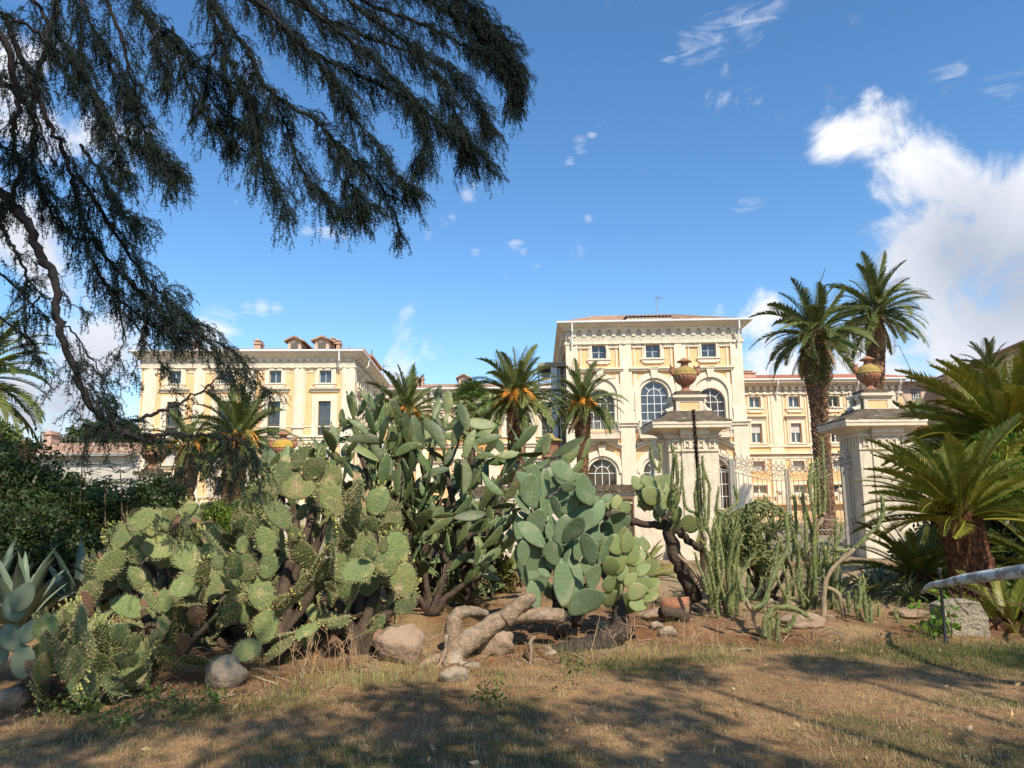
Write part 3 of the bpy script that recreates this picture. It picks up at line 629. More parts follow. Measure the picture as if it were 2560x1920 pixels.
# ================= recessed centre wing =================
def centre():
    F=Fac(1180,84,0.0); c=lambda x,y:F(900+x/3.687,880+y/3.687)
    T=thing('palace_centre_wing','recessed palace wing with brown tiled roof behind the central palms','building',F.o,F.phi)
    uL=F(960,1000)[0]; uR=F(1440,1000)[0]; zg=c(700,357)[1]; zw=c(700,440)[1]; D=10
    ops=[]; zu0,zu1=c(0,535)[1],c(0,480)[1]; zp0,zp1=c(0,790)[1],c(0,620)[1]; zl0,zl1=c(0,1240)[1],c(0,1090)[1]
    us=[F(x,1000)[0] for x in (1010,1100,1190,1280,1368)]
    for u in us: ops+= [(u-.7,u+.7,zu0,zu1),(u-.7,u+.7,zp0,zp1),(u-.7,u+.7,zl0,zl1)]
    m=MB(); wall(m,uL,uR,-.6,zg,ops); m.box(uL,uR,2,D,-.6,zg); obj('wall',m,M_yellow,T,local=True)
    W1=win_rect(1.4,zu1-zu0,2,1,M_bluef,M_glass,sur=.4,sill=2); W2=win_rect(1.4,zp1-zp0,2,[.3,.6],M_shut,M_glass,sur=.5,hood=.5,sill=1); W3=win_rect(1.4,zl1-zl0,2,2,M_dark,M_glass,sur=.5,hood=.3)
    for u in us: inst(W1,T,(u,0,zu0)); inst(W2,T,(u,0,zp0)); inst(W3,T,(u,0,zl0))
    r=MB()
    for a,b in zip([uL]+us,us+[uR]):
        u=(a+b)/2; r.box(u-.6,u+.6,-.15,0,-.6,zw)
    r.box(uL,uR,-.3,0,zp0-1.2,zp0-.9); r.box(uL,uR,-.45,0,zp0-.9,zp0-.75); r.box(uL,uR,-.25,0,c(0,1020)[1],c(0,1000)[1]); r.box(uL,uR,-.5,0,c(0,1000)[1],c(0,990)[1]); obj('pilaster',r,M_cream,T,local=True)
    z=MB(); z.box(uL,uR,-.12,0,zw,c(0,385)[1]); obj('frieze',z,M_frieze,T,local=True)
    cn=MB(); z0=c(0,385)[1]; h=zg-z0
    for (y,a,b) in ((.3,0,.4),(.5,.4,.7),(.75,.7,1)): cn.box(uL,uR,-y,0,z0+a*h,z0+b*h)
    for i in range(30): u=uL+(uR-uL)*(i+.5)/30; cn.box(u-.2,u+.2,-.45,-.12,zw+.2,z0)
    obj('cornice',cn,M_cream,T,local=True)
    g=MB(); g.tube([(uL,-.88,zg+.1),(uR,-.88,zg+.1)],.1,6); u=c(668,360)[0]; g.tube([(u,-1.2,zg),(u,-.9,zg-.8),(u,-.5,zw+.3),(u,-.3,zw-1)],.09,6); obj('gutter',g,M_white,T,local=True)
    rf=MB(); zr=deeper(c(700,296)[1],6,84); corr(rf,uL-1,uR+1,(-.8,6),(zg+.1,zr),per=.4,amp=.05); rf.box(uL,uR,6.01,9,zg,zr-.05); obj('roof',rf,M_tile,T,local=True)
    dormer(885,1012,212,312,1.5,T,c); dormer(420,535,225,300,1.5,T,c); chim(530,566,232,300,2.5,T,c)
centre()

# ================= glass lift tower =================
def lift():
    F=Fac(1390,56,0); c=lambda x,y:F(900+x/3.687,880+y/3.687)
    T=thing('glass_lift_tower','narrow steel and glass tower beside the left edge of the tall pavilion','tower',F.o,0)
    m=MB(); a=c(1640,150)[0]; b=c(1960,150)[0]; m.box(a,b,-.4,3,c(0,160)[1],c(0,122)[1]); obj('flat_roof',m,M_ironl,T,local=True)
    m=MB(); x0,x1=c(1768,600)[0],c(1822,600)[0]; m.box(x0,x1,-.2,.4,-.6,c(0,160)[1]); x2,x3=c(1650,200)[0],c(1665,200)[0]; m.box(x2,x3,2,2.3,c(0,400)[1],c(0,160)[1]); obj('steel_column',m,M_steel,T,local=True)
    m=MB(); x4=c(1960,600)[0]; m.box(x1+.003,x4,.05,2.5,-.6,c(0,160)[1]-.003); m.box(a+.3,x0-.003,1,2.5,c(0,230)[1],c(0,161)[1]); obj('glass_panel',m,M_glass,T,local=True)
    m=MB()
    for y in (230,262,330,495,630,680,885,915): m.box(x1+.005,x4,-.03,.045,c(0,y+4)[1],c(0,y)[1])
    for x in (1850,1893): u=c(x,600)[0]; m.box(u-.04,u+.04,-.05,.045,-.6,c(0,170)[1])
    obj('glazing_bar',m,M_steel,T,local=True)
lift()

# ================= right wing =================
def rwing():
    F=Fac(2050,60,0.01); c=lambda x,y:F(1800+x/2.592,600+y/2.592); g=lambda x,y:F(1900+x/3.318,1060+y/3.318)
    T=thing('palace_side_wing','lower palace wing with red tiled roof seen over the iron gate','building',F.o,F.phi)
    uL=F(1835,1100)[0]; uR=F(2256,1000)[0]; zg=c(600,917)[1]; zw=c(600,992)[1]; D=12
    us=[F(x,1050)[0] for x in (1889.5,1988,2087,2186)]
    zu0,zu1=c(0,1088)[1],c(0,1018)[1]; zp0,zp1=c(0,1318)[1],c(0,1193)[1]; zm0,zm1=c(0,1500)[1],c(0,1437)[1]; zl0,zl1=g(0,578)[1],g(0,508)[1]
    za0,za1=-.6,g(0,775)[1]; wa=3.0
    ops=[]
    for i,u in enumerate(us):
        ops+= [(u-.45,u+.45,zu0,zu1),(u-.42,u+.42,zp0,zp1),(u-.45,u+.45,zm0,zm1),(u-.55,u+.55,zl0,zl1),(u-wa/2,u+wa/2,za0,za1,True)]
    m=MB(); wall(m,uL,uR,-.6,zg,ops,0,.6); m.add([(uR,0,-.6),(uR,D,-.6),(uR,D,zg),(uR,0,zg)],np.array([[0,1,2,3]])); obj('wall',m,M_yellow,T,local=True)
    m=MB(); m.box(uL,uR,2.5,2.7,-.6,za1+.3); obj('arcade_back',m,M_stone,T,local=True)
    W1=win_rect(.9,zu1-zu0,2,1,M_white,M_glass,sur=.22,sill=2,thick=.05); W2=win_rect(.84,zp1-zp0,2,1,M_white,M_glass,sur=.28,hood=.3,sill=1,blind=.48); W3=win_rect(.9,zm1-zm0,2,1,M_shut,M_shut,sur=.22,sill=False); W4=win_rect(1.1,zl1-zl0,2,1,M_white,M_glass,sur=.22,sill=1)
    for u in us: inst(W1,T,(u,0,zu0)); inst(W2,T,(u,0,zp0)); inst(W3,T,(u,0,zm0)); inst(W4,T,(u,0,zl0))
    ps=[(us[0]+us[1])/2,(us[1]+us[2])/2,(us[2]+us[3])/2,(us[3]+1.5)]
    for u in ps:
        r=MB(); r.box(u-.55,u+.55,-.08,0,-.6,zw); r.box(u-.32,u+.32,-.14,-.081,zp0-.1,zw-.1); obj('pilaster',r,M_cream,T,local=True)
    r=MB(); 
    for (a,b,y) in ((1345,1325,.12),(1392,1378,.30),(1420,1400,.12)): r.box(uL,uR,-y,0,c(0,a)[1],c(0,b)[1])
    r.box(uL,uR,-.06,0,zw-.22,zw); 
    for u in us:
        for s in (-1,1): a,b=sorted((u+s*.85,u+s*.95)); r.box(a,b,-.05,0,zp0,zw-.22)
        r.box(u-1,u+1,-.05,0,c(0,1430)[1],c(0,1420)[1])
    obj('string_course',r,M_cream,T,local=True)
    z=MB(); z.box(uL,uR,-.10,0,zw,c(0,955)[1]); obj('frieze',z,M_frieze,T,local=True)
    cn=MB(); z0=c(0,955)[1]; h=zg-z0; cn.box(uL,uR,-.18,0,zw-.1,zw+.03)
    for (y,a,b) in ((.3,0,.3),(.55,.3,.6),(.8,.6,1)): cn.box(uL,uR,-y,0,z0+a*h,z0+b*h)
    for i in range(24): u=uL+(uR-uL)*(i+.5)/24; cn.box(u-.15,u+.15,-.35,-.1,zw+.25,z0); cn.box(u-.1,u+.1,-.24,-.1,zw-.08,zw+.1)
    obj('cornice',cn,M_cream,T,local=True)
    q=MB(); q.tube([(uL,-.87,zg+.06),(F(2300,950)[0],-.87,zg+.06)],.08,6)
    for x in (352,867,1137): u=c(x,920)[0]; q.tube([(u,-.85,zg),(u,-.8,zg-.3),(u,-.4,z0-.4),(u,-.2,zw-.5)],.07,6)
    obj('gutter',q,M_white,T,local=True)
    rf=MB(); corr(rf,uL,F(2345,950)[0],(-.85,5),(zg+.08,deeper(c(600,872)[1],5,60)),per=.26,inset=(0,3)); obj('roof',rf,M_redtile,T,local=True)
    u,_=c(210,880); u=u; m=MB(); m.box(u-.6,u+.6,1,1.8,zg,c(0,850)[1]); m.box(u-.7,u+.7,.9,1.9,c(0,850)[1],c(0,845)[1]); m.box(u-.35,u+.35,1.1,1.7,c(0,845)[1],c(0,836)[1]); m.box(u-.45,u+.45,1,1.8,c(0,836)[1],c(0,832)[1]); obj('chimney',m,M_brick,T,local=True)
    y0=-3.0; zb1=g(0,592)[1]; zb0=g(0,655)[1]
    b,s=balustrade(uL,uR,zb0,zb1,y0,58,t=.3)
    for k in range(7): u=uL+(uR-uL)*k/6; b.box(u-.35,u+.35,y0-.2,y0+.2,zb0,zb1+.002); b.lathe([(.06,0),(.25,.12),(.3,.28),(.22,.42),(.05,.5)],10,(u,y0,zb1+.002))
    bb=obj('balustrade_rail',b,M_stone,T,local=True); obj('balusters',s,M_stone,bb,local=True)
    m=MB(); wall(m,uL,uR,-.6,zb0-.15,[(u-wa/2,u+wa/2,-.6,g(0,775)[1]-.4,True) for u in us],y0+.1,.8); m.box(uL,uR,y0-.3,y0+.2,zb0-.14,zb0-.02); m.box(uL,uR,y0+.2,-.2,zb0-.3,zb0-.16)
    obj('terrace',m,M_yellow,T,local=True)
    # pink house joined to the end
    T2=thing('pink_house','plain pinkish house with barred window right of the palace side wing','building',F.o,F.phi)
    uE=F(2345,1000)[0]; w0,w1=c(1240,1000)[0],c(1302,1000)[0]; a0,a1=c(0,1050)[1],c(0,972)[1]
    m=MB(); wall(m,uR+.01,uE,-.6,zg-.05,[(w0,w1,a0,a1)],-.0,.3); obj('wall',m,M_pink,T2,local=True)
    wv=win_rect(w1-w0,a1-a0,4,4,M_shut,M_glass,sur=0,fr=.05,dep=.2); inst(wv,T2,((w0+w1)/2,0,a0))
    # gabled wing coming forward at the right
    uG=F(2560,1000)[0]; zt=F(2450,880)[1]
    # side wall runs towards the camera from (uE,0)
    m=MB(); y1=-16; z_e=zg-.02
    V=[(uE,0,-.6),(uE-3,y1,-.6),(uE-3,y1,z_e),(uE,0,z_e)]
    m.add(V,np.array([[0,1,2,3]])); m.box(uE+.01,uE+9,y1,0,-.6,z_e-.2)
    obj('side_wall',m,M_pink,T2,local=True)
    m=MB(); m.add([(uE-.3,.6,z_e-.05),(uE-3.4,y1-.6,z_e-.05),(uE+3.5,y1-.6,z_e+2.0),(uE+6,.6,z_e+2.0),(uE-.3,.6,z_e+.1),(uE-3.4,y1-.6,z_e+.10),(uE+3.5,y1-.6,z_e+2.15),(uE+6,.6,z_e+2.15)],np.array([[0,1,2,3],[4,7,6,5],[0,4,5,1],[1,5,6,2]])); obj('roof',m,M_tile,T2,local=True)
    for k in range(2):
        y=-2.5-3.6*k; m=MB(); x=uE-3*(-y/16)-.02; zz=z_e-2.0; m.box(x-.03,x+.05,y-.55,y+.55,zz-.6,zz+.6); wo=obj('window',m,M_dark,T2,local=True)
        m=MB(); m.box(x-.45,x,y-.8,y+.8,zz+.75,zz+.85); obj('awning',m,M_redtile,wo,local=True)
    m=MB(); u,z=F(2311,938); m.tube([(u,2,z-1),(u,2,z+.9)],.07,5); m.tube([(u,2,z+.9),(u-.8,2,F(2300,850)[1])],.03,4); m.tube([(u-.8,2,F(2300,850)[1]),(u-1.9,2,F(2300,852)[1]-.2)],.02,4); obj('antenna',m,M_dark,T2,local=True)
rwing()

# ================= low building on the left =================
def lowb():
    F=Fac(200,44,0.03); c=lambda x,y:F(x/3.456,780+y/3.456)
    T=thing('low_house','long low plaster house with brown tiled roof behind the left bushes','building',F.o,F.phi)
    uL=F(-150,1150)[0]; uR=F(352,1150)[0]; zg=c(600,1242)[1]
    m=MB(); wall(m,uL,uR,-.6,zg,[(c(715,1)[0],c(820,1)[0],c(0,1560)[1],c(0,1415)[1])],0,.2); obj('wall',m,M_greyst,T,local=True)
    w=win_rect(c(820,1)[0]-c(715,1)[0],c(0,1415)[1]-c(0,1560)[1],2,3,M_white,M_glass,sur=.12); inst(w,T,((c(715,1)[0]+c(820,1)[0])/2,0,c(0,1560)[1]))
    m=MB(); m.box(uL,uR,-.06,0,c(0,1310)[1]-.05,c(0,1310)[1]+.0); obj('string_course',m,M_cream,T,local=True)
    rf=MB(); corr(rf,uL,uR,(-.5,3.6),(zg+.05,deeper(c(600,1135)[1],3.6,44)),per=.24); obj('roof',rf,M_tile,T,local=True)
    q=MB(); q.tube([(uL,-.55,zg+.03),(uR,-.55,zg+.03)],.06,6); u=c(305,1)[0]; q.tube([(u,-.5,zg),(u,-.1,zg-.4),(u,-.1,0)],.05,6); obj('gutter',q,M_ironl,T,local=True)
    x0,x1=c(218,1)[0],c(285,1)[0]; m=MB(); z1=deeper(c(0,1062)[1],3,44); m.box(x0,x1,3,4,zg,z1); m.box(x0-.1,x1+.1,2.9,4.1,z1,z1+.08); m.box(x0+.1,x1-.1,3,4,z1+.08,deeper(c(0,1030)[1],3,44)); obj('chimney',m,M_brick,T,local=True)
    m=MB(); za,zb=deeper(c(150,1042)[1],4,44),deeper(c(600,1105)[1],4,44); ua,ub=c(120,1)[0],c(620,1)[0]
    m.tube([(ua,3.8,za),(ub,3.8,zb)],.03,4); m.tube([(ua,3.8,za-.25),(ub,3.8,zb-.2)],.02,4)
    for i in range(14):
        t=i/13; m.box(ua+(ub-ua)*t-.03,ua+(ub-ua)*t+.03,3.8,3.85,zg+.5,za+(zb-za)*t)
    obj('railing',m,M_dark,T,local=True)
lowb()
# ================= gate piers, urns, gate, garden wall =================
def fluted_urn(x,y,z,h,label,top=M_lichen,handles=True,group='fluted terracotta urns on the piers'):
    T=thing('urn',label,'urn',(x,y,z),0,group)
    P=lambda L:[(r*h*.80,zz*h) for r,zz in L]; hx=h*.80
    b=MB(); b.lathe(P([(.02,0),(.27,.0),(.27,.035),(.22,.05),(.15,.09),(.115,.14),(.15,.17),(.17,.185),(.14,.20),(.22,.24),(.32,.31),(.385,.40),(.41,.475),(.40,.485)]),48,(x,y,z),0,flute=(9,12,16,.11)); obj('bowl',b,M_terra,T,True)
    b=MB(); b.lathe(P([(.40,.484),(.425,.49),(.43,.50),(.42,.515),(.40,.52),(.405,.56),(.38,.63),(.32,.69),(.24,.725),(.20,.735)]),36,(x,y,z)); obj('shoulder',b,top,T,True)
    b=MB(); b.lathe(P([(.21,.734),(.17,.75),(.13,.79),(.12,.84),(.16,.87),(.265,.885),(.25,.91),(.16,.95),(.09,.985),(.05,1.0),(.0,1.002)]),28,(x,y,z)); obj('lid',b,M_terra,T,True)
    if handles:
        for s in (-1,1):
            b=MB(); q=np.array([x,y,z])
            b.tube(q+h*np.array([(s*.29,0,.52),(s*.35,0,.56),(s*.375,0,.64),(s*.35,0,.71),(s*.29,0,.72)]),[.06*h,.075*h,.08*h,.06*h,.03*h],8)
            b.tube(q+h*np.array([(s*.35,-.03,.70),(s*.41,-.05,.75),(s*.42,-.06,.80),(s*.38,-.06,.82)]),[.035*h,.03*h,.02*h,.008*h],6)
            b.tube(q+h*np.array([(s*.32,.02,.70),(s*.29,.04,.76),(s*.25,.03,.79)]),[.035*h,.025*h,.008*h],6)
            b.tube(q+h*np.array([(s*.36,-.02,.56),(s*.40,-.03,.52),(s*.36,-.02,.47)]),[.03*h,.02*h,.006*h],6)
            obj('handle',b,M_terra,T,True)
    return T
def lidded_pot(x,y,z,h,label,topm):
    T=thing('urn',label,'urn',(x,y,z),0,'plain lidded terracotta pots')
    P=lambda L:[(r*h,zz*h) for r,zz in L]
    b=MB(); b.lathe(P([(.02,0),(.20,0),(.22,.05),(.30,.08),(.31,.12),(.28,.14),(.29,.2),(.36,.52),(.39,.66)]),28,(x,y,z)); obj('bowl',b,M_terra,T,True)
    b=MB(); b.lathe(P([(.39,.655),(.50,.68),(.51,.72),(.44,.76),(.28,.80),(.20,.84),(.19,.92),(.15,.97),(.02,1.0)]),28,(x,y,z)); obj('lid',b,topm,T,True)
PY=21.5
def pier(xl,xr,label,wing,slabs):
    D=1.3; T=thing('gate_pier',label,'pier',((xl+xr)/2,PY+D/2,0),0,'stone gate piers')
    x0,x1,y0,y1=xl,xr,PY,PY+D; xm=(xl+xr)/2
    b=MB(); b.box(x0,x1,y0,y1,-.3,3.03); b.box(x0-.08,x1+.08,y0-.08,y1+.08,-.3,.45); b.box(x0+.36,x1-.36,y0-.05,y0,.45,3.03); obj('shaft',b,M_stone,T)
    b=MB()
    b.box(x0-.03,x1+.03,y0-.04,y1+.03,3.03,3.09); b.box(x0+.34,x1-.34,y0-.10,y0-.041,3.03,3.09)
    b.box(x0,x1,y0,y1,3.09,3.40); b.box(x0+.36,x1-.36,y0-.05,y0,3.09,3.40)
    # triglyph-like tongues
    w=x1-x0
    for k,(u,f) in enumerate(((.13,0),(.36,1),(.5,1),(.64,1),(.87,0))):
        u=x0+w*u; yy=y0-.05*f
        b.box(u-.10,u-.045,yy-.045,yy,3.11,3.38); b.box(u+.045,u+.10,yy-.045,yy,3.11,3.38); b.box(u-.045,u+.045,yy-.055,yy,3.31,3.38); b.lathe([(.03,0),(.05,.03),(.0,.09)],6,(u,yy-.03,3.13))
    for k in range(6):
        v=y0+.1+k*.2; b.box(x0-.04,x0,v,v+.10,3.11,3.38)
    b.box(x0-.05,x1+.05,y0-.06,y1+.05,3.40,3.46); b.box(x0+.32,x1-.32,y0-.13,y0-.061,3.40,3.46); b.box(x0-.09,x1+.09,y0-.10,y1+.09,3.46,3.49); b.box(x0+.32,x1-.32,y0-.17,y0-.101,3.46,3.50)
    # flaring cavetto up to the slab
    prof=[(.02,3.49),(.05,3.56),(.12,3.62),(.24,3.66),(.36,3.68)]
    sl,sr,sf,sb=slabs
    for (a,za),(c_,zb) in zip(prof,prof[1:]):
        q=lambda f,z:[(x0-f*sl/.36,y0-f*sf/.36,z),(x1+f*sr/.36,y0-f*sf/.36,z),(x1+f*sr/.36,y1+f*sb/.36,z),(x0-f*sl/.36,y1+f*sb/.36,z)]
        b.add(q(a,za)+q(c_,zb),np.array([[0,1,5,4],[1,2,6,5],[2,3,7,6],[3,0,4,7]]))
    b.box(x0+.30,x1-.30,y0-.22,y0-.02,3.50,3.67); 
    obj('entablature',b,M_stone,T)
    b=MB(); X0,X1,Y0,Y1=x0-sl,x1+sr,y0-sf,y1+sb
    b.box(X0,X1,Y0,Y1,3.685,3.78); b.box(X0-.02,X1+.02,Y0-.02,Y1+.02,3.78,3.86)
    obj('cornice_slab',b,M_stone,T)
    b=MB(); aw=.62; xa,xb=xm-aw,xm+aw; ya,yb=(y0+y1)/2-.5,(y0+y1)/2+.5
    n=14; rings=[]
    for f,z in ((0,3.862),(.02,3.90),(.25,3.95),(.5,4.0),(.75,4.07),(.9,4.14),(1,4.22)):
        rx0=X0-.03+(xa-X0)*f; rx1=X1+.03+(xb-X1)*f; ry0=Y0-.03+(ya-Y0)*f; ry1=Y1+.03+(yb-Y1)*f
        t=np.linspace(0,1,n,endpoint=False); P=np.concatenate([np.stack([rx0+(rx1-rx0)*t,np.full(n,ry0)],1),np.stack([np.full(n,rx1),ry0+(ry1-ry0)*t],1),np.stack([rx1+(rx0-rx1)*t,np.full(n,ry1)],1),np.stack([np.full(n,rx0),ry1+(ry0-ry1)*t],1)])
        zz=z+(vnoise(P[:,0]*5,P[:,1]*5,2)-.5)*.07*(f>0)*(f<1)-.0
        P=P+ (np.stack([vnoise(P[:,0],P[:,1],6),vnoise(P[:,1],P[:,0],6)],1)-.5)*.06
        rings.append(np.column_stack([P,zz]))
    k=4*n; V=np.concatenate(rings); i,j=np.meshgrid(np.arange(len(rings)-1),np.arange(k),indexing='ij'); j2=(j+1)%k
    b.add(V,[np.stack([i*k+j,i*k+j2,(i+1)*k+j2,(i+1)*k+j],-1).reshape(-1,4),(np.arange(k)+(len(rings)-1)*k)[None]])
    obj('cap',b,M_capst,T)
    b=MB(); ym=(y0+y1)/2; b.box(xm-.38,xm+.38,ym-.38,ym+.38,4.15,4.62); b.box(xm-.40,xm-.28,ym-.41,ym-.381,4.22,4.60); b.box(xm+.28,xm+.40,ym-.41,ym-.381,4.22,4.60); b.box(xm-.28,xm+.28,ym-.41,ym-.381,4.50,4.60); b.box(xm-.28,xm+.28,ym-.41,ym-.381,4.2,4.26)
    b.box(xm-.5,xm+.5,ym-.5,ym+.5,4.62,4.70); b.box(xm-.44,xm+.44,ym-.44,ym+.44,4.56,4.62)
    for s in (-1,1):
        for dy in (-.3,.14):
            b.tube([(xm+s*.62,ym+dy+.08,4.2),(xm+s*.5,ym+dy+.08,4.3),(xm+s*.44,ym+dy+.08,4.45),(xm+s*.5,ym+dy+.08,4.55),(xm+s*.46,ym+dy+.08,4.6)],[.12,.09,.07,.08,.05],8)
    pd=obj('pedestal',b,M_stone,T)
    b=MB(); b.box(xm-.275,xm+.275,ym-.39,ym-.382,4.265,4.495); obj('panel',b,M_yellow,pd)
    b=MB(); b.box(xm-.36,xm+.36,ym-.36,ym+.36,4.70,4.83); obj('plinth',b,M_capst,pd)
    for s in wing:
        xx=x0 if s<0 else x1
        P=[(0,3.4),(.32,3.42),(.36,3.0),(.30,2.6),(.34,2.3),(.5,2.05),(.85,1.9),(1.0,1.75),(1.0,-.3),(0,-.3)]
        P=[(xx+s*u,z) for u,z in P]
        if s>0: P=P[::-1]
        b=MB(); b.prism(P,ym-.3,ym+.3)
        Q=np.array([(xx+s*u,ym,z) for u,z in [(.30,3.42),(.38,3.0),(.32,2.6),(.36,2.3),(.52,2.05),(.85,1.92),(1.0,1.86)]]); 
        for dy in (-.3,.3): b.tube(Q+np.array([0,dy,0]),.05,6)
        obj('volute',b,M_stone,T)
    fluted_urn(xm,ym,4.83,1.05,'fluted terracotta urn with ram handles on the '+('left gate pier, greyer moss on its shoulder' if xm<8 else 'right gate pier, yellow lichen on its shoulder'),M_lichen)
pxx=lambda px,Y=PY:At(px,1137,Y)[0]
pier(pxx(1673),pxx(1797),'weathered stone gate pier left of the iron gate, dry flower stalk before it',(-1,),(.50,.28,.4,.3))
pier(pxx(2150),pxx(2282),'tall weathered stone gate pier right of the iron gate, partly behind cycad fronds',(1,),(.50,.28,.4,.3))
# ---- iron gate
def spiral(c,r,a0,turns,s,n=14):
    t=np.linspace(0,1,n); rr=r*(1-.78*t); a=a0+s*turns*2*PI*t
    return np.stack([c[0]+rr*np.cos(a),np.full(n,c[1]),c[2]+rr*np.sin(a)],1)
def gate():
    Y=22.1; P=lambda px,py:At(px,py,Y)
    xa,xm,xb=P(1833,1190)[0],P(1966,1197)[0],P(2108,1180)[0]
    T=thing('iron_gate','ornate rusty wrought iron double gate with spear finials between the stone piers','gate',(xm,Y,0))
    zt=lambda x:float(np.interp(x,[P(a,1180)[0] for a in (1797,1833,1850,1900,1966,2020,2062,2108,2140)],[P(0,b)[2] for b in (1164,1171,1177,1191,1197,1195,1186,1168,1166)]))
    fin=MB(); 
    fin.tube([(0,0,0),(0,0,.05)],.012,5); fin.tube([(0,0,.05),(.045,0,.12),(0,0,.2),(0,0,.26)],.009,4); fin.tube([(0,0,.05),(-.045,0,.12),(0,0,.2)],.009,4)
    for s in (-1,1): fin.tube([(0,0,.03),(s*.05,0,.06),(s*.075,0,.11),(s*.065,0,.16)],.008,4)
    fin.tube([(0,0,.18),(0,0,.25),(0,0,.29)],[.008,.016,.002],4)
    fm=fin.mesh('finial',M_iron)
    bars={}
    def leaf(a,b,stile_l,stile_r,name='gate_leaf'):
        m=MB(); 
        for x,w in ((a,stile_l),(b,stile_r)):
            if w: m.box(x-w/2,x+w/2,Y-w/2,Y+w/2,.03,zt(x)+.05)
        for (dz,hh) in ((0,.03),(-.30,.025)):
            xs_=np.linspace(a,b,12); V=[]
            for u,v in zip(xs_,xs_[1:]): m.prism([(u,zt(u)+dz-hh),(v,zt(v)+dz-hh),(v,zt(v)+dz),(u,zt(u)+dz)],Y-.02,Y+.02)
        for z in (.78,1.06,.12): m.box(a,b,Y-.018,Y+.018,z-.025,z)
        L=obj(name,m,M_ironl,T)
        s=MB(); n=max(1,int(round((b-a)/.27))); w=(b-a)/n
        for i in range(n):
            for k,(f,zc) in enumerate((((1 if i%2 else -1),None),)):
                cx=a+w*(i+.5); cz=zt(cx)-.155
                s.tube(spiral((cx-w*.22,Y,cz+.04),.085,0 if f>0 else PI,1.35,1),.0085,4,cap=False); s.tube(spiral((cx+w*.22,Y,cz-.04),.085,PI if f>0 else 0,1.35,1),.0085,4,cap=False)
                s.tube([(cx-w*.5,Y,cz-.12),(cx-w*.3,Y,cz-.02),(cx,Y,cz),(cx+w*.3,Y,cz+.02),(cx+w*.5,Y,cz+.12)],.008,4)
                cz=.91; s.tube(spiral((cx-w*.22,Y,cz+.02),.085,0,1.35,1),.0085,4,cap=False); s.tube(spiral((cx+w*.22,Y,cz-.02),.085,PI,1.35,1),.0085,4,cap=False)
        obj('scrollwork',s,M_iron,L)
        nb=max(2,int(round((b-a)/.142)))
        for i in range(1,nb):
            x=a+(b-a)*i/nb; zb=zt(x)-.32; key=round(zb,1)
            if key not in bars:
                q=MB(); q.tube([(0,0,.03),(0,0,key+.02)],.0105,5); bars[key]=q.mesh('bar',M_iron)
            o=obj('bar',bars[key],None,L,local=True,loc=(x-xm,0,0))
        nf=max(1,int(round((b-a)/.165)))
        for i in range(nf):
            x=a+(b-a)*(i+.5)/nf; o=obj('finial',fm,None,L,local=True,loc=(x-xm,0,zt(x)))
        nf=int((b-a)/.09)
        sp=MB()
        for i in range(nf):
            x=a+(b-a)*(i+.5)/nf; sp.tube([(x,Y,1.06),(x,Y,1.10),(x,Y,1.17)],[.008,.016,.001],4)
        obj('spear_row',sp,M_iron,L)
    leaf(xa+.02,xm-.02,.05,.05); leaf(xm+.06,xb-.02,.05,.09)
    leaf(pxx(1797)+.14,xa-.06,.04,.09,'side_panel'); leaf(xb+.07,pxx(2150)+.02,.0,.05,'side_panel')
gate()
def gwall():
    Y=21.9; x0,x1=At(1180,1220,Y)[0],pxx(1673)-.95; z=At(1500,1212,Y)[2]
    T=thing('garden_wall','low plastered garden wall with dark stone coping and lattice vent left of the gate','wall',((x0+x1)/2,Y+.2,0))
    la,lb=At(1468,1300,Y)[0],At(1586,1300,Y)[0]; lz0,lz1=At(0,1400,Y)[2],At(0,1262,Y)[2]
    m=MB(); wall(m,x0,x1,-.3,z-.2,[(la,lb,lz0,lz1)],Y,.2); m.box(x0,x1,Y+.21,Y+.45,-.3,z-.2)
    for k,zz in enumerate((z-.42,z-.55)): m.box(x0,x1,Y-.03,Y,zz,zz+.05)
    obj('wall',m,M_stone,T)
    m=MB(); n=60; xx=np.linspace(x0-.05,x1+.0,n); 
    for a,b in zip(xx,xx[1:]):
        d=_rn.random()*.03; m.box(a,b-.001,Y-.16-d,Y+.6,z-.19+d*.4,z-.02+d)
    obj('coping',m,M_capst,T)
    m=MB(); t=.07; yv=Y-.04; m.box(la-.06,la+.04,yv,Y+.05,lz0,lz1+.06); m.box(lb-.04,lb+.06,yv,Y+.05,lz0,lz1+.06); m.box(la+.04,lb-.04,yv,Y+.05,lz1-.03,lz1+.06)
    f=obj('lattice_frame',m,mat('brown_wood',(.22,.13,.08),.8,.3,8),T)
    m=MB(); w=lb-la; h=lz1-lz0; 
    for k in range(-8,16):
        for s in (-1,1):
            xs_=la+k*.26; P0=np.array([xs_,Y+.06,lz0]); P1=np.array([xs_+s*h,Y+.06,lz1])
            # clip
            t0,t1=0,1; dx=P1[0]-P0[0]
            ta,tb=(la-P0[0])/dx,(lb-P0[0])/dx; ta,tb=min(ta,tb),max(ta,tb); t0,t1=max(t0,ta),min(t1,tb)
            if t1-t0<.02: continue
            m.tube([P0+(P1-P0)*t0,P0+(P1-P0)*t1],.014,4)
    obj('lattice',m,MATS['brown_wood'],f)
gwall()
def pedestal(x,y,z,label,w=.30):
    T=thing('pedestal',label,'pedestal',(x,y,0)); m=MB(); m.box(x-w,x+w,y-w,y+w,-.2,z-.18); m.box(x-w+.08,x+w-.08,y-w-.04,y-w,z-.9,z-.3); obj('shaft',m,M_stone,T)
    m=MB(); m.box(x-w-.12,x+w+.12,y-w-.12,y+w+.12,z-.18,z-.08); m.box(x-w+.05,x+w-.05,y-w+.05,y+w-.05,z-.08,z); obj('cap',m,M_capst,T)
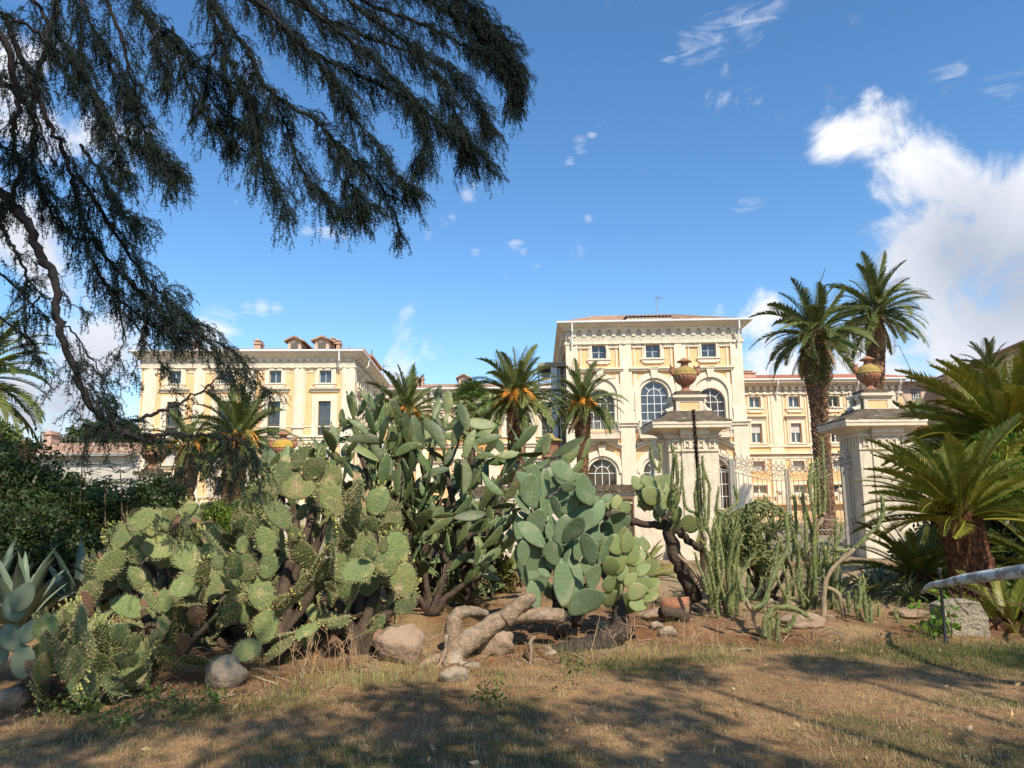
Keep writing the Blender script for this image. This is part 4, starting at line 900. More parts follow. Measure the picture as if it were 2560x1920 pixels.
p=At(381,1173,24); pedestal(p[0],24,p[2],'stone pedestal under the red urn behind the left bushes'); fluted_urn(p[0],24,p[2],1.12,'orange fluted urn seen behind the hanging cedar bough at left',M_lichen,False)
p=At(706,1160,24); pedestal(p[0],24,p[2],'stone pedestal hidden behind spiny cactus pads'); fluted_urn(p[0],24,p[2],1.05,'yellow lichen covered urn rising behind the cactus between palm and palace corner',mat('yellow_lichen',(.48,.30,.06),.95,.3,10,bump=.02,bscale=30))
p=At(64,1160,22); pedestal(p[0],22,p[2],'stone pedestal among the dark bushes at far left'); lidded_pot(p[0],22,p[2],.74,'terracotta pot with bright yellow lichen lid above the far left bushes',MATS['yellow_lichen'])
p=At(1374,1150,24); pedestal(p[0],24,p[2],'stone pedestal behind the tall cactus, before the glass tower',.3); lidded_pot(p[0],24,p[2],.86,'terracotta pot with brown mossy lid before the glass tower',M_lichen)
# ================= plants =================
def rotm(ax,a): return np.array(Matrix.Rotation(a,3,Vector(ax)))
M_frond=mat('palm_frond',(.135,.170,.052),.5,.35,3,col2=(.075,.115,.038),orand=.28,trans=.22,attr=True,spec=.35)
M_cyc=mat('cycad_frond',(.215,.235,.038),.42,.35,3,col2=(.13,.16,.028),orand=.25,trans=.2,attr=True,spec=.45)
M_ptrunk=mat('palm_trunk_bark',(.26,.17,.105),.95,.5,9,col2=(.10,.065,.042),attr=True,bump=.01,bscale=30)
M_ctrunk=mat('cycad_trunk_bark',(.22,.11,.06),.95,.5,9,col2=(.09,.045,.028),attr=True)
M_orange=mat('orange_fruit_stalks',(.72,.33,.05),.7,.3,9,attr=True,trans=.15)
M_leaf=mat('broad_leaf_green',(.10,.155,.035),.5,.3,2,attr=True,trans=.3,spec=.35)
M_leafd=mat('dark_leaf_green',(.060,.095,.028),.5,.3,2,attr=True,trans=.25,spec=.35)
M_dead=mat('dead_brown_frond',(.26,.18,.10),.8,.3,4,attr=True,orand=.2)
M_stem=mat('brown_twig',(.16,.11,.07),.9,.3,9)

def frond(L,e0,droop,n=46,ll=.42,lw=.032,vee=.45,seed=0,tipdroop=.5,base=.12,stiff=False,tone=(1,1,1),power=1.5):
    """feather leaf along +x, returns MB"""
    g=np.random.default_rng(seed); K=14; s=np.linspace(0,1,K); ang=R(e0)-R(droop)*s**power
    ds=L/(K-1); P=np.zeros((K,3)); 
    for i in range(1,K): a=(ang[i-1]+ang[i])/2; P[i]=P[i-1]+ds*np.array([math.cos(a),0,math.sin(a)])
    P[:,1]+= (g.random()-.5)*.16*L*s**2
    m=MB(); m.tube(P,np.linspace(.028,.006,K)*L/2.4+.003,4,0,(1.6,1.45,.9),cap=False)
    t=np.linspace(base,.995,n); V=[];F4=[];F3=[];C=[]
    px=np.interp(t,s,P[:,0]); py=np.interp(t,s,P[:,1]); pz=np.interp(t,s,P[:,2]); aa=np.interp(t,s,ang)
    for side in (-1,1):
        l=ll*(np.sin(PI*np.clip(t*.93+.07,0,1))**.55)*(.85+.3*g.random(n)); l=np.maximum(l,ll*.25)
        fwd=np.stack([np.cos(aa),0*aa,np.sin(aa)],1); up=np.stack([-np.sin(aa),0*aa,np.cos(aa)],1); sd=np.zeros((n,3)); sd[:,1]=side
        k=(.55+.5*t)[:,None]+ (g.random((n,1))-.5)*.2
        d=fwd*k+sd*1.0+up*(vee+(g.random((n,1))-.5)*.35); d/=np.linalg.norm(d,axis=1,keepdims=True)
        d2=d+np.array([0,0,-1.])*tipdroop*(.6+.8*g.random((n,1)))+fwd*.25; d2/=np.linalg.norm(d2,axis=1,keepdims=True)
        B=np.stack([px,py,pz],1); w=np.cross(d,up); w/=np.linalg.norm(w,axis=1,keepdims=True); w=(w*.6+fwd*.5); w*=lw/2
        M1=B+d*l[:,None]*.5; T=M1+d2*l[:,None]*.5
        V.append(np.concatenate([B-w*.7,B+w*.7,M1+w,M1-w,T]))
        sh=.75+.5*g.random(n); cc=np.stack([sh*(1+.25*g.random(n)),sh,sh*.9],1)*np.array(tone); C.append(np.concatenate([cc]*5))
        i=np.arange(n); F4.append(np.stack([i,i+n,i+2*n,i+3*n],1)); F3.append(np.stack([i+3*n,i+2*n,i+4*n],1))
    for v,f4,f3,c_ in zip(V,F4,F3,C):
        o=m.n; m.v.append(v); cc=np.ones((len(v),4)); cc[:,:3]=c_; m.c.append(cc); m.f.append((f4+o,0)); m.f.append((f3+o,0)); m.n+=len(v)
    return m
def scaly_trunk(P,r,N,sc,rng,tone=1.0,light=.25,flat=.35):
    m=MB(); P=np.asarray(P,float); r=np.asarray(r,float); m.tube(P,r,18,0,(.55*tone,.55*tone,.55*tone))
    s=np.concatenate([[0],np.cumsum(np.linalg.norm(np.diff(P,axis=0),axis=1))]); L=s[-1]
    t=(np.arange(N)+.5)/N*L; c=np.stack([np.interp(t,s,P[:,k]) for k in range(3)],1); rr=np.interp(t,s,r); a=np.arange(N)*2.39996
    out=np.stack([np.cos(a),np.sin(a),0*a],1); tan=np.stack([-np.sin(a),np.cos(a),0*a],1); up=np.array([0,0,1.])
    B=c+out*rr[:,None]*.97; w=sc*(.9+.3*rng.random(N))[:,None]; h=w*flat*1.6
    lift=sc*(.35+.4*rng.random(N))[:,None]
    V=np.stack([B-tan*w*.5,B-up*h,B+tan*w*.5,B+up*h*.9,B+out*lift+up*h*.35],1)
    i=np.arange(N)[:,None]*5; F=np.concatenate([i+np.array([[0,1,4]]),i+np.array([[1,2,4]]),i+np.array([[2,3,4]]),i+np.array([[3,0,4]])])
    sh=(.5+1.1*rng.random(N)**2)*tone; col=np.stack([sh*1.15,sh,sh*.9],1); hl=rng.random(N)<light; col[hl]*=1.7
    C=np.repeat(col,5,0); 
    m.v.append(V.reshape(-1,3)); cc=np.ones((N*5,4)); cc[:,:3]=C; m.c.append(cc); m.f.append((F+m.n,0)); m.n+=N*5
    return m
FR={}
def frond_set(key,mk,mt):
    if key not in FR: FR[key]=[(e,x.mesh('frond',mt)) for e,x in mk()]
    return FR[key]
def date_fronds():
    out=[]
    for k,(e,dr) in enumerate(((86,22),(74,40),(60,58),(45,70),(28,74),(8,66),(-12,55))):
        for j in range(2): out.append((e,frond(2.6,e,dr,n=52,ll=.56,lw=.058,vee=.5,seed=k*7+j,tipdroop=.45)))
    return out
def put_fronds(T,fs,top,N,emin,emax,sc,rng,name='frond',az0=0,azr=2*PI,pw=1.0,rad=.12):
    loc0=top_loc(T); els=np.array([e for e,_ in fs])
    for i in range(N):
        az=az0+(i*2.39996)%(2*PI) if azr>6 else az0+azr*rng.random()
        e=emax-(emax-emin)*((i+.5)/N)**pw+rng.normal()*5
        j=np.argsort(np.abs(els-e))[:2]; j=j[rng.integers(0,2)]
        o=bpy.data.objects.new(name,fs[j][1]); COL.objects.link(o); o.parent=T
        k=sc*(.82+.36*rng.random()); az+=rng.normal()*.12
        M=Matrix.Translation(Vector(np.array(top)-loc0+np.array([math.cos(az),math.sin(az),0])*rad*max(0,math.cos(R(els[j])))+np.array([0,0,-.25*((i+.5)/N)])*sc))@Matrix.Rotation(az,4,'Z')@Matrix.Rotation(R(els[j]-e)*.5,4,'Y')@Matrix.Rotation(rng.normal()*.25,4,'X')@Matrix.Scale(k,4)
        o.matrix_basis=M
def strands(m,c,n,L,rng,dirs=None,col=(1,1,1)):
    for i in range(n):
        a=rng.random()*2*PI if dirs is None else dirs+rng.normal()*.35
        e=R(55)*rng.random()+.1; d=np.array([math.cos(a)*math.cos(e),math.sin(a)*math.cos(e),math.sin(e)]); l=L*(.6+.6*rng.random())
        t=np.linspace(0,1,5)[:,None]; P=c+d*t*l+np.array([0,0,-1.1*l])*t**2+rng.normal(size=(5,3))*.02*t
        k=.7+.6*rng.random(); m.tube(P,[.015,.02,.028,.028,.012],3,0,(k,k*.95,k),cap=False)
def date_palm(label,cx,cy,Y,tr,sc,N=54,seed=1,bulb=1.0,trunkpx=None,orange=0,emin=-38,pinch=None,flow=2.0,base_y=None,ivy=False,scal=None):
    rng=np.random.default_rng(seed); top=At(cx,cy,Y); bx=top[0] if trunkpx is None else At(trunkpx[0],trunkpx[1],Y)[0]
    z0=-.2; T=thing('palm_tree',label,'palm tree',(bx,Y,0),0,'date palms before the palace')
    h=top[2]-z0; zs=np.linspace(0,1,14); 
    rad=tr*(1+ (bulb-1)*np.clip((zs-.62)/.25,0,1)**1.3)
    rad[-1]*=.55; rad[-2]*=.85
    if pinch: rad=rad*np.interp(zs,[0,pinch-.08,pinch,pinch+.07,1],[1.1,1.05,.62,.95,1])
    rad[0]*=1.15
    cxs=bx+(top[0]-bx)*zs**1.5; P=np.stack([cxs,np.full(14,Y),z0+h*zs],1)
    N_s=int(min(1500,h*tr*2*PI/(.10*.07)*.7)); m=scaly_trunk(P,rad,N_s,scal or .15,rng,1.0,.18)
    obj('trunk',m,M_ptrunk,T)
    fs=frond_set('date',date_fronds,M_frond)
    put_fronds(T,fs,top,N,emin,86,sc,rng,pw=1.05,rad=tr*.8)
    if orange:
        for k in range(orange):
            m=MB(); a=-PI/2+ (k-(orange-1)/2)*flow/max(1,orange-1) if orange>1 else -PI/2
            c=top+np.array([math.cos(a)*tr*1.0,math.sin(a)*tr*1.0,.1*sc]); strands(m,c,46,.85*sc,rng,a)
            obj('flower_cluster',m,M_orange,T)
    else:
        pass
    if 'DF' not in FR: FR['DF']=[(-60,frond(2.3,-55,30,n=40,ll=.40,lw=.03,vee=.1,seed=900+j,tipdroop=1.0).mesh('dead_frond',M_dead)) for j in range(2)]
    put_fronds(T,FR['DF'],top-np.array([0,0,.25*sc]),7,-75,-50,sc*.8,rng,name='dead_frond',rad=tr*1.0)
    # brown leaf bases under the crown
    m=MB()
    for i in range(46):
        a=i*2.4; e=R(20+50*rng.random()); d=np.array([math.cos(a)*math.cos(e),math.sin(a)*math.cos(e),math.sin(e)]); c=top+np.array([math.cos(a),math.sin(a),0])*tr*bulb*.5+np.array([0,0,-.35*rng.random()-.05])*sc
        m.tube([c,c+d*.35*sc],[.07*sc,.02*sc],4,0,(1.2,.9,.7))
    obj('leaf_bases',m,M_ptrunk,T)
    if ivy:
        m=MB(); pts=[]
        for i in range(800):
            t=.74+.18*rng.random(); a=-PI/2+rng.normal()*.9; k=np.interp(t,zs,rad)+.03+.10*rng.random()
            pts.append(np.array([np.interp(t,zs,cxs)+math.cos(a)*k,Y+math.sin(a)*k,z0+h*t]))
        for i in range(260): pts.append(np.array([np.interp(.68,zs,cxs)+tr*1.1,Y-.3,z0+h*.66])+rng.normal(size=3)*[.38,.25,.42])
        leaves(m,np.array(pts),.11,rng); obj('ivy',m,M_leaf,T)
    return T
def leaves(m,P,size,rng,tone=(.6,1.25),up=.3,asp=.55,tint=None):
    """pointed leaf quads at points P"""
    n=len(P); d=rng.normal(size=(n,3)); d[:,2]+=up; d/=np.linalg.norm(d,axis=1,keepdims=True); w=rng.normal(size=(n,3)); w-=d*(w*d).sum(1,keepdims=True); w/=np.linalg.norm(w,axis=1,keepdims=True)
    s=size*(.6+.8*rng.random((n,1))); V=np.stack([P,P+d*s*.5+w*s*asp*.5,P+d*s,P+d*s*.5-w*s*asp*.5],1).reshape(-1,3)
    k=tone[0]+(tone[1]-tone[0])*rng.random(n); c=np.stack([k*(.85+.4*rng.random(n)),k,k*(.8+.3*rng.random(n))],1)
    if tint is not None: c=c*tint
    i=np.arange(n)[:,None]*4; m.v.append(V); cc=np.ones((n*4,4)); cc[:,:3]=np.repeat(c,4,0); m.c.append(cc); m.f.append((i+np.array([[0,1,2,3]])+m.n,0)); m.n+=4*n
def clumps(cs,rs,n,rng,shell=.55):
    """points in ellipsoid clumps, denser near their skins"""
    cs=np.asarray(cs,float); rs=np.asarray(rs,float); rs=rs if rs.ndim==2 else np.repeat(rs[:,None],3,1); vol=(rs.prod(1))**(2/3); k=rng.choice(len(cs),n,p=vol/vol.sum())
    u=rng.normal(size=(n,3)); u/=np.linalg.norm(u,axis=1,keepdims=True); r=(shell+(1-shell)*rng.random(n)**.6)[:,None]*(.85+.3*rng.random((n,1)))
    return cs[k]+u*r*rs[k]

# palms (crown centre px, depth)
date_palm('tallest date palm, crown highest at right, thin trunk behind the right urn',2187,776,40,.33,1.10,60,2,1.55,(2200,1200),0,-48)
date_palm('date palm with thick ivy wrapped trunk rising behind the iron gate',2035,830,36,.37,1.04,60,3,1.95,(2062,1240),0,-45,ivy=True)
date_palm('date palm with large orange fruit stalks in the middle of the garden',1290,985,38,.42,.98,70,4,1.0,None,5,-62,flow=3.0)
date_palm('small date palm directly before the left arched windows of the pavilion',1455,1005,42,.28,.86,56,5,1.75,(1457,1200),3,-50)
date_palm('date palm half hidden behind the tall cactus, near the palace corner',1012,1030,38,.42,.92,50,6,1.0,None,3,-45)
date_palm('date palm with broad trunk before the palace balustrade, under the cedar tip',598,1090,32,.40,.92,60,7,1.0,(580,1200),3,-50)
date_palm('palm with hourglass pinched trunk behind the orange urn at left',470,1110,31,.40,.62,40,8,1.0,(463,1200),2,-50,pinch=.52)
date_palm('palm cut by the left edge of the picture, only frond tips showing',-85,935,19,.32,.85,50,9,1.0,None,0,-40)
date_palm('small palm with crooked trunk between the right pier and the big cycad',2290,1075,25,.22,.50,40,10,1.0,(2300,1200),2,-40)
date_palm('distant palm peeking above the big cycad at the right edge',2475,925,30,.3,.50,36,11,1.0,None,0,-20)

def fan_palm():
    rng=np.random.default_rng(77); top=At(1178,1005,36); T=thing('fan_palm','fan palm with slim shaggy trunk left of the orange fruiting date palm','palm tree',(top[0],36,0))
    zs=np.linspace(-.2,top[2],10); P=np.stack([np.full(10,top[0]),np.full(10,36.),zs],1); m=scaly_trunk(P,np.full(10,.17),420,.16,rng,.9); obj('trunk',m,M_ptrunk,T)
    def mk():
        for k in range(3):
            m=MB(); n=26; m.tube([(0,0,0),(.5,0,.05)],[.012,.01],4,0,(1.3,1.3,1))
            for i in range(n):
                a=R(-100)+R(200)*i/(n-1); d=np.array([math.cos(a),math.sin(a),.15*rng.random()]); l=.50*(1-.2*abs(a)/1.7); B=np.array([.5,0,.05]); w=np.array([-math.sin(a),math.cos(a),0])*.02
                M1=B+d*l*.65; Tt=B+d*l+np.array([0,0,-.12-.1*rng.random()]); kk=.9+.5*rng.random()
                m.add([B,M1-w,M1+w,Tt],[[[0,1,2]],[[1,3,2]]],0,(kk*1.1,kk*1.15,kk*.9))
            yield 0,m
    ms=[x.mesh('frond',M_frond) for _,x in mk()]
    for i in range(46):
        az=i*2.4; e=R(80-110*(i/46)); o=bpy.data.objects.new('frond',ms[i%3]); COL.objects.link(o); o.parent=T
        o.matrix_basis=Matrix.Translation(Vector((0,0,top[2]-.2*i/46)))@Matrix.Rotation(az,4,'Z')@Matrix.Rotation(-e,4,'Y')@Matrix.Rotation(rng.normal()*.4,4,'X')@Matrix.Scale(1.25,4)
    m=MB(); strands(m,top+np.array([.25,-.3,-.9]),90,.5,rng,-1.2); strands(m,top+np.array([-.35,-.3,-1.7]),120,.5,rng,-1.9); strands(m,top+np.array([.35,-.3,-1.9]),100,.5,rng,-1.2); obj('flower_cluster',m,M_orange,T)
fan_palm()

# ---- cycads
def cyc_fronds():
    out=[]
    for k,(e,dr) in enumerate(((84,18),(70,26),(55,34),(38,40),(20,40),(2,34),(-18,26))):
        for j in range(2): out.append((e,frond(1.5,e,dr,n=92,ll=.22,lw=.022,vee=.5,seed=300+k*5+j,tipdroop=.12,base=.08)))
    return out
def cycad(label,cx,cy,Y,sc,N,trunk,tr,seed,emin=-30,tone=1,pups=()):
    rng=np.random.default_rng(seed); top=At(cx,cy,Y); base=Gp(trunk[0],trunk[1]) if trunk else np.array([top[0],Y,0]); b=np.array([At(trunk[0],trunk[1],Y)[0] if trunk else top[0],Y,H(top[0],Y)-.1])
    T=thing('cycad',label,'cycad',tuple(b),0,'cycads at the right of the bed')
    t=np.linspace(0,1,12)[:,None]; P=b+(top-b)*t; P[:,0]+=.06*np.sin(t[:,0]*5)
    r=tr*np.interp(t[:,0],[0,.15,.6,.9,1],[1.25,1.1,1,1.1,.6]); obj('trunk',scaly_trunk(P,r,int(1100*min(1,(top[2]-b[2]))),.085,rng,.9,.1,.6),M_ctrunk,T)
    put_fronds(T,frond_set('cyc',cyc_fronds,M_cyc),top,N,emin,70,sc,rng,pw=.95,rad=tr*.7)
    return T
cycad('big cycad with dense bright crown at the upper right edge',2515,1085,14.5,1.28,150,(2530,1500),.30,21,-22)
cycad('cycad with brown shaggy trunk right of the gate pier, fronds reaching over it',2400,1262,10.8,.86,84,(2430,1480),.25,22,2)
cycad('low dark cycad with drooping fronds before the foot of the right pier',2300,1425,11.8,.66,60,(2310,1500),.20,23,-8)
cycad('old cycad clump behind the stone block at the right edge',2520,1560,9.6,.55,44,(2500,1600),.30,24,-20)
cycad('small cycad seen under the cactus branch near the garden wall',1600,1445,14.5,.50,44,(1610,1500),.14,25,-25)
cycad('dark cycad deep in the shade at the right edge behind the pale pole',2620,1400,11.5,.8,50,(2600,1600),.22,26,-35)

# ---- opuntias
def pad_mesh(name,ratio,thick,seed,mats,spines=0,rim=0,fruit=0,spl=.07,narrow=.35,wav=.04,fr_col=1,dots=0,buds=0):
    g=np.random.default_rng(seed); nz_,na=12,16; V=[]; t=np.linspace(0,1,nz_)
    prof=np.sin(PI*np.clip(t,0,1)**(.80+narrow*.35))**.62; prof=prof*(1-narrow*.5*(1-t)**2); prof=prof/prof.max()
    prof[0]=.14; prof[-1]=.02; bend=g.normal()*.10; tw=g.normal()*.12
    asym=g.normal()*.06
    for i in range(nz_):
        th=np.arange(na)/na*2*PI; w=ratio/2*prof[i]; tk=thick/2*(prof[i]**.8)*(1.15-.45*t[i])
        x=w*np.cos(th)*(1+wav*g.normal(size=na)*(abs(np.cos(th))>.3)); y=tk*np.sign(np.sin(th))*np.abs(np.sin(th))**.8
        y=y*(1+.0*th)+bend*(t[i]**2)+ .05*g.normal()*thick; x=x+asym*math.sin(PI*t[i])
        a=tw*t[i]; V.append(np.stack([x*math.cos(a)-y*math.sin(a),x*math.sin(a)+y*math.cos(a),np.full(na,t[i])],1))
    V=np.concatenate(V); m=MB(); i,j=np.meshgrid(np.arange(nz_-1),np.arange(na),indexing='ij'); j2=(j+1)%na
    m.add(np.nan_to_num(V),[np.stack([i*na+j,i*na+j2,(i+1)*na+j2,(i+1)*na+j],-1).reshape(-1,4),np.arange(na)[None,::-1],(np.arange(na)+(nz_-1)*na)[None]],0)
    def spk(c,d,l,mt,w=.0075,col=None):
        u=unit(np.cross(d,g.normal(size=3)))*w; m.add([c-u,c+u,c+d*l],[[[0,1,2]]],mt,col)
    surf=[]
    for a in np.arange(.10,.97,.105):
        k=int(max(2,round(9*ratio*np.interp(a,t,prof)/.7)))
        for b in range(k):
            for s in (-1,1):
                u=(b+.5+(.25 if int(a*10)%2 else -.0))/k*2-1
                if abs(u)>.93: continue
                w=ratio/2*np.interp(a,t,prof); y=thick/2*np.interp(a,t,prof)**.8*(1.15-.45*a)*math.sqrt(1-u*u)**.85
                surf.append((np.array([w*u+asym*math.sin(PI*a),s*y+bend*a*a,a]),np.array([u*.4,s,.15])))
    if spines:
        for c,d in surf:
            for q in range(spines): spk(c,unit(d+g.normal(size=3)*.55),spl*(.4+.8*g.random()),1)
            spk(c+unit(d)*.004-np.array([0,0,.008]),unit(np.array([0,0,1.])+.2*d),.018,1,.011)
    elif dots:
        for c,d in surf:
            n_=unit(d); u=unit(np.cross(n_,[0,0,1.]))*dots; v=np.cross(n_,u); c=c+n_*.003; m.add([c-u,c-v,c+u,c+v],[[[0,1,2,3]]],1)
            spk(c,unit(d+np.array([0,0,.5])),.018,1,.004)
    for a in np.linspace(.22,.985,rim or 1) if rim else []:
        for s in (-1,1):
            w=ratio/2*np.interp(a,t,prof); c=np.array([s*w+asym*math.sin(PI*a),bend*a*a,a])
            for q in range(3): spk(c,unit(np.array([s*prof[int(a*11)],0,.3+a])+g.normal(size=3)*.45),spl*(.5+.8*g.random()),1)
    for k in range(fruit):
        a=PI*(.12+.76*(k+g.random()*.6)/max(1,fruit)); c=np.array([ratio/2*.92*math.cos(a)*.95,bend*.8,.72+.27*math.sin(a)]); d=unit(np.array([math.cos(a)*.7,g.normal()*.25,math.sin(a)+.2]))
        l=.10+.05*g.random(); m.tube([c,c+d*l*.5,c+d*l],[.016,.034,.022],6,2); 
        if buds: m.tube([c+d*l,c+d*l*1.25],[.024,.03],5,3)
    me=m.mesh(name,mats,True); return me
M_spad=mat('spiny_pad_green',(.150,.178,.055),.7,.25,3.5,col2=(.115,.150,.058),orand=.40,bump=.012,bscale=14,base=((.26,.18,.10),.16),c3=((.30,.25,.12),2.4,.56,.70),spec=.3)
M_tpad=mat('smooth_pad_green',(.112,.150,.045),.5,.2,2.5,col2=(.090,.125,.050),orand=.42,bump=.008,bscale=10,base=((.24,.20,.10),.12),c3=((.26,.23,.10),1.8,.58,.74),spec=.45)
M_bpad=mat('blue_green_pad',(.140,.190,.085),.6,.15,3,col2=(.125,.18,.098),orand=.16,spec=.3,bump=.006,bscale=12,base=((.30,.26,.14),.10),c3=((.27,.29,.17),1.5,.58,.75))
M_rpad=mat('olive_round_pad',(.205,.225,.070),.55,.2,3,col2=(.15,.195,.08),orand=.22,spec=.35,base=((.28,.22,.11),.12),c3=((.28,.22,.11),2,.6,.75))
M_gpad=mat('grey_blue_pad',(.15,.185,.115),.6,.15,3,orand=.1)
M_spine=mat('pale_spines',(.50,.42,.22),.7,.2,4)
M_areole=mat('dark_areoles',(.075,.095,.05),.8,.2,4)
M_fruit=mat('yellow_buds',(.36,.33,.10),.6,.4,20,col2=(.22,.20,.07))
M_petal=mat('yellow_petals',(.62,.52,.12),.5,.2,20)
M_gfruit=mat('green_fruit',(.15,.19,.07),.6,.2,9)
M_wood=mat('cactus_bark',(.095,.066,.044),.95,.5,7,col2=(.045,.03,.022),bump=.02,bscale=28)
M_dry=mat('dry_brown_pad',(.27,.15,.085),.85,.4,6,col2=(.14,.08,.05),orand=.15)
PAD={}
def pads(kind):
    if kind in PAD: return PAD[kind]
    if kind=='spiny': r=[pad_mesh('pad',.66+.05*(k%3),.07,40+k,[M_spad,M_spine,M_fruit,M_petal],2,11,[0,0,4,0,0,5][k],.095,buds=k==5) for k in range(6)]
    if kind=='tall': r=[pad_mesh('pad',.29+.035*(k%3),.06,60+k,[M_tpad,M_areole,M_gfruit,M_petal],0,0,[0,0,0,3,1][k],dots=.0065,narrow=.5,wav=.01) for k in range(5)]
    if kind=='blue': r=[pad_mesh('pad',.50+.05*(k%3),.055,80+k,[M_bpad,M_areole,M_gfruit,M_petal],0,0,0,dots=.0095,narrow=.45,wav=.015) for k in range(4)]
    if kind=='round': r=[pad_mesh('pad',.74+.05*(k%3),.075,95+k,[M_rpad,M_areole,M_gfruit,M_petal],0,0,[0,0,2,0][k],dots=.0085,narrow=.15,wav=.01) for k in range(4)]
    if kind=='grey': r=[pad_mesh('pad',.72,.09,120+k,[M_gpad,M_areole,M_gfruit,M_petal],0,0,0,dots=.012,narrow=.15,wav=.01) for k in range(2)]
    if kind=='dry': r=[pad_mesh('dry_pad',.5,.06,140+k,[M_dry,M_spine],1,0,0) for k in range(2)]
    PAD[kind]=r; return r
def inpoly(p,poly):
    x,y=p; c=False; n=len(poly)
    for i in range(n):
        x1,y1=poly[i]; x2,y2=poly[(i+1)%n]
        if (y1>y)!=(y2>y) and x<(x2-x1)*(y-y1)/(y2-y1)+x1: c=not c
    return c
def opuntia(label,base,seeds,env,Yr,n,L,kind,seed,up=.5,spread=55,mind=.42,wr=.05,face=.6,dry=0,maxchain=5,loc=None,wood=True,group='prickly pears in the bed',lj=.25,placed=(),minz=.05):
    """base px -> ground; seeds: px polylines of woody limbs (with depth) that carry pads"""
    rng=np.random.default_rng(seed); b=np.array([At(base[0],base[1],base[2])[0],base[2],0]); b[2]=H(b[0],b[1])
    T=thing('prickly_pear',label,'cactus',tuple(b),0,group); loc0=b
    nodes=[]
    wm=MB(); 
    for sd in seeds:
        pts=[At(*q) for q in sd[0]]; k=len(pts); r=np.linspace(sd[1],sd[2],k)
        tt=np.linspace(0,k-1,k*4); P=np.stack([np.interp(tt,np.arange(k),[p[c_] for p in pts]) for c_ in range(3)],1); rr=np.interp(tt,np.arange(k),r)
        P[1:-1]+=rng.normal(size=P[1:-1].shape)*rr[1:-1,None]*.18
        wm.tube(P,rr,9,0,jit=.10,rng=rng)
        d=unit(P[-1]-P[-3]); 
        for q in (range(len(P)-1,len(P)//2,-3)): nodes.append([P[q],unit(d+np.array([0,0,.5])),None,0.0,0])
    if wm.n: obj('woody_limb',wm,M_wood,T,True)
    ms=pads(kind); C=np.zeros((0,3)); made=0
    def place(bp,d,nv,l,ms_=None,nm='pad'):
        d=unit(d); nv=unit(nv-d*np.dot(nv,d)); w=np.cross(nv,d)
        M=Matrix(((w[0]*l,nv[0]*l,d[0]*l,bp[0]-loc0[0]),(w[1]*l,nv[1]*l,d[1]*l,bp[1]-loc0[1]),(w[2]*l,nv[2]*l,d[2]*l,bp[2]-loc0[2]),(0,0,0,1)))
        q=ms_ or ms; o=bpy.data.objects.new(nm,q[rng.integers(0,len(q))]); COL.objects.link(o); o.parent=T; o.matrix_basis=M
        return d,nv,w
    for (x0,y0,x1,y1,Y,fa) in placed:      # pads the photo shows singly: base px, tip px, depth, facing angle
        p0,p1=At(x0,y0,Y),At(x1,y1,Y+.02); d=p1-p0; l=np.linalg.norm(d); nv=np.array([math.sin(fa),-math.cos(fa),.15])
        place(p0,d,nv,l); nodes.append([p0+d*.9,unit(d),nv,l,1]); C=np.vstack([C,p0+d*.5]); made+=1
    tries=0
    while made<n and tries<n*14:
        tries+=1; best=None
        for _ in range(10):
            q=nodes[rng.integers(0,len(nodes))]; l=L*(1-lj+2*lj*rng.random())
            if q[2] is None:
                d=unit(q[1]+rng.normal(size=3)*.6); nv=unit(np.array([rng.normal()*.9,-face,rng.normal()*.3])); bp=q[0]
            else:
                if q[4]>=maxchain: continue
                a=R(spread)*(rng.random()*2-1)*1.3; w=np.cross(q[2],q[1]); d=unit(q[1]*math.cos(a)+w*math.sin(a)+np.array([0,0,up*.5])+rng.normal(size=3)*.15)
                bp=q[0]+w*math.sin(a)*q[3]*.25-q[1]*(1-math.cos(a))*q[3]*.35
                nv=q[2] if rng.random()<.35 else unit(q[2]*.4+np.array([rng.normal(),-face,rng.normal()*.35]))
            c=bp+d*l*.5; tip=bp+d*l*.9
            if not(Yr[0]<c[1]<Yr[1]) or c[2]<H(c[0],c[1])+minz or tip[2]<H(tip[0],tip[1])+.03: continue
            if not inpoly(proj(tip),env) or not inpoly(proj(c),env): continue
            dm=np.min(np.linalg.norm(C-c,axis=1)) if len(C) else 1
            if best is None or dm>best[0]: best=(dm,bp,d,nv,l,c,q[4])
        if best is None or best[0]<mind*L*.8: continue
        dm,bp,d,nv,l,c,ch=best
        if dry and rng.random()<dry: place(bp,d,nv,l*.9,pads('dry'),'dry_pad'); made+=1; C=np.vstack([C,c]); continue
        d,nv,w=place(bp,d,nv,l); nodes.append([bp+d*l*.93,d,nv,l,ch+1]); C=np.vstack([C,c]); made+=1
    return T
def limbs(base,tips,Y0,r0=.07,r1=.03,rng=None,mid=.35):
    out=[]
    for (x,y,Y) in tips:
        bx,by=base; mx_=bx+(x-bx)*.35; my=by+(y-by)*.55
        out.append((((bx,by,Y0),(mx_,my,Y0+(Y-Y0)*.5),(x,y,Y)),r0,r1))
    return out
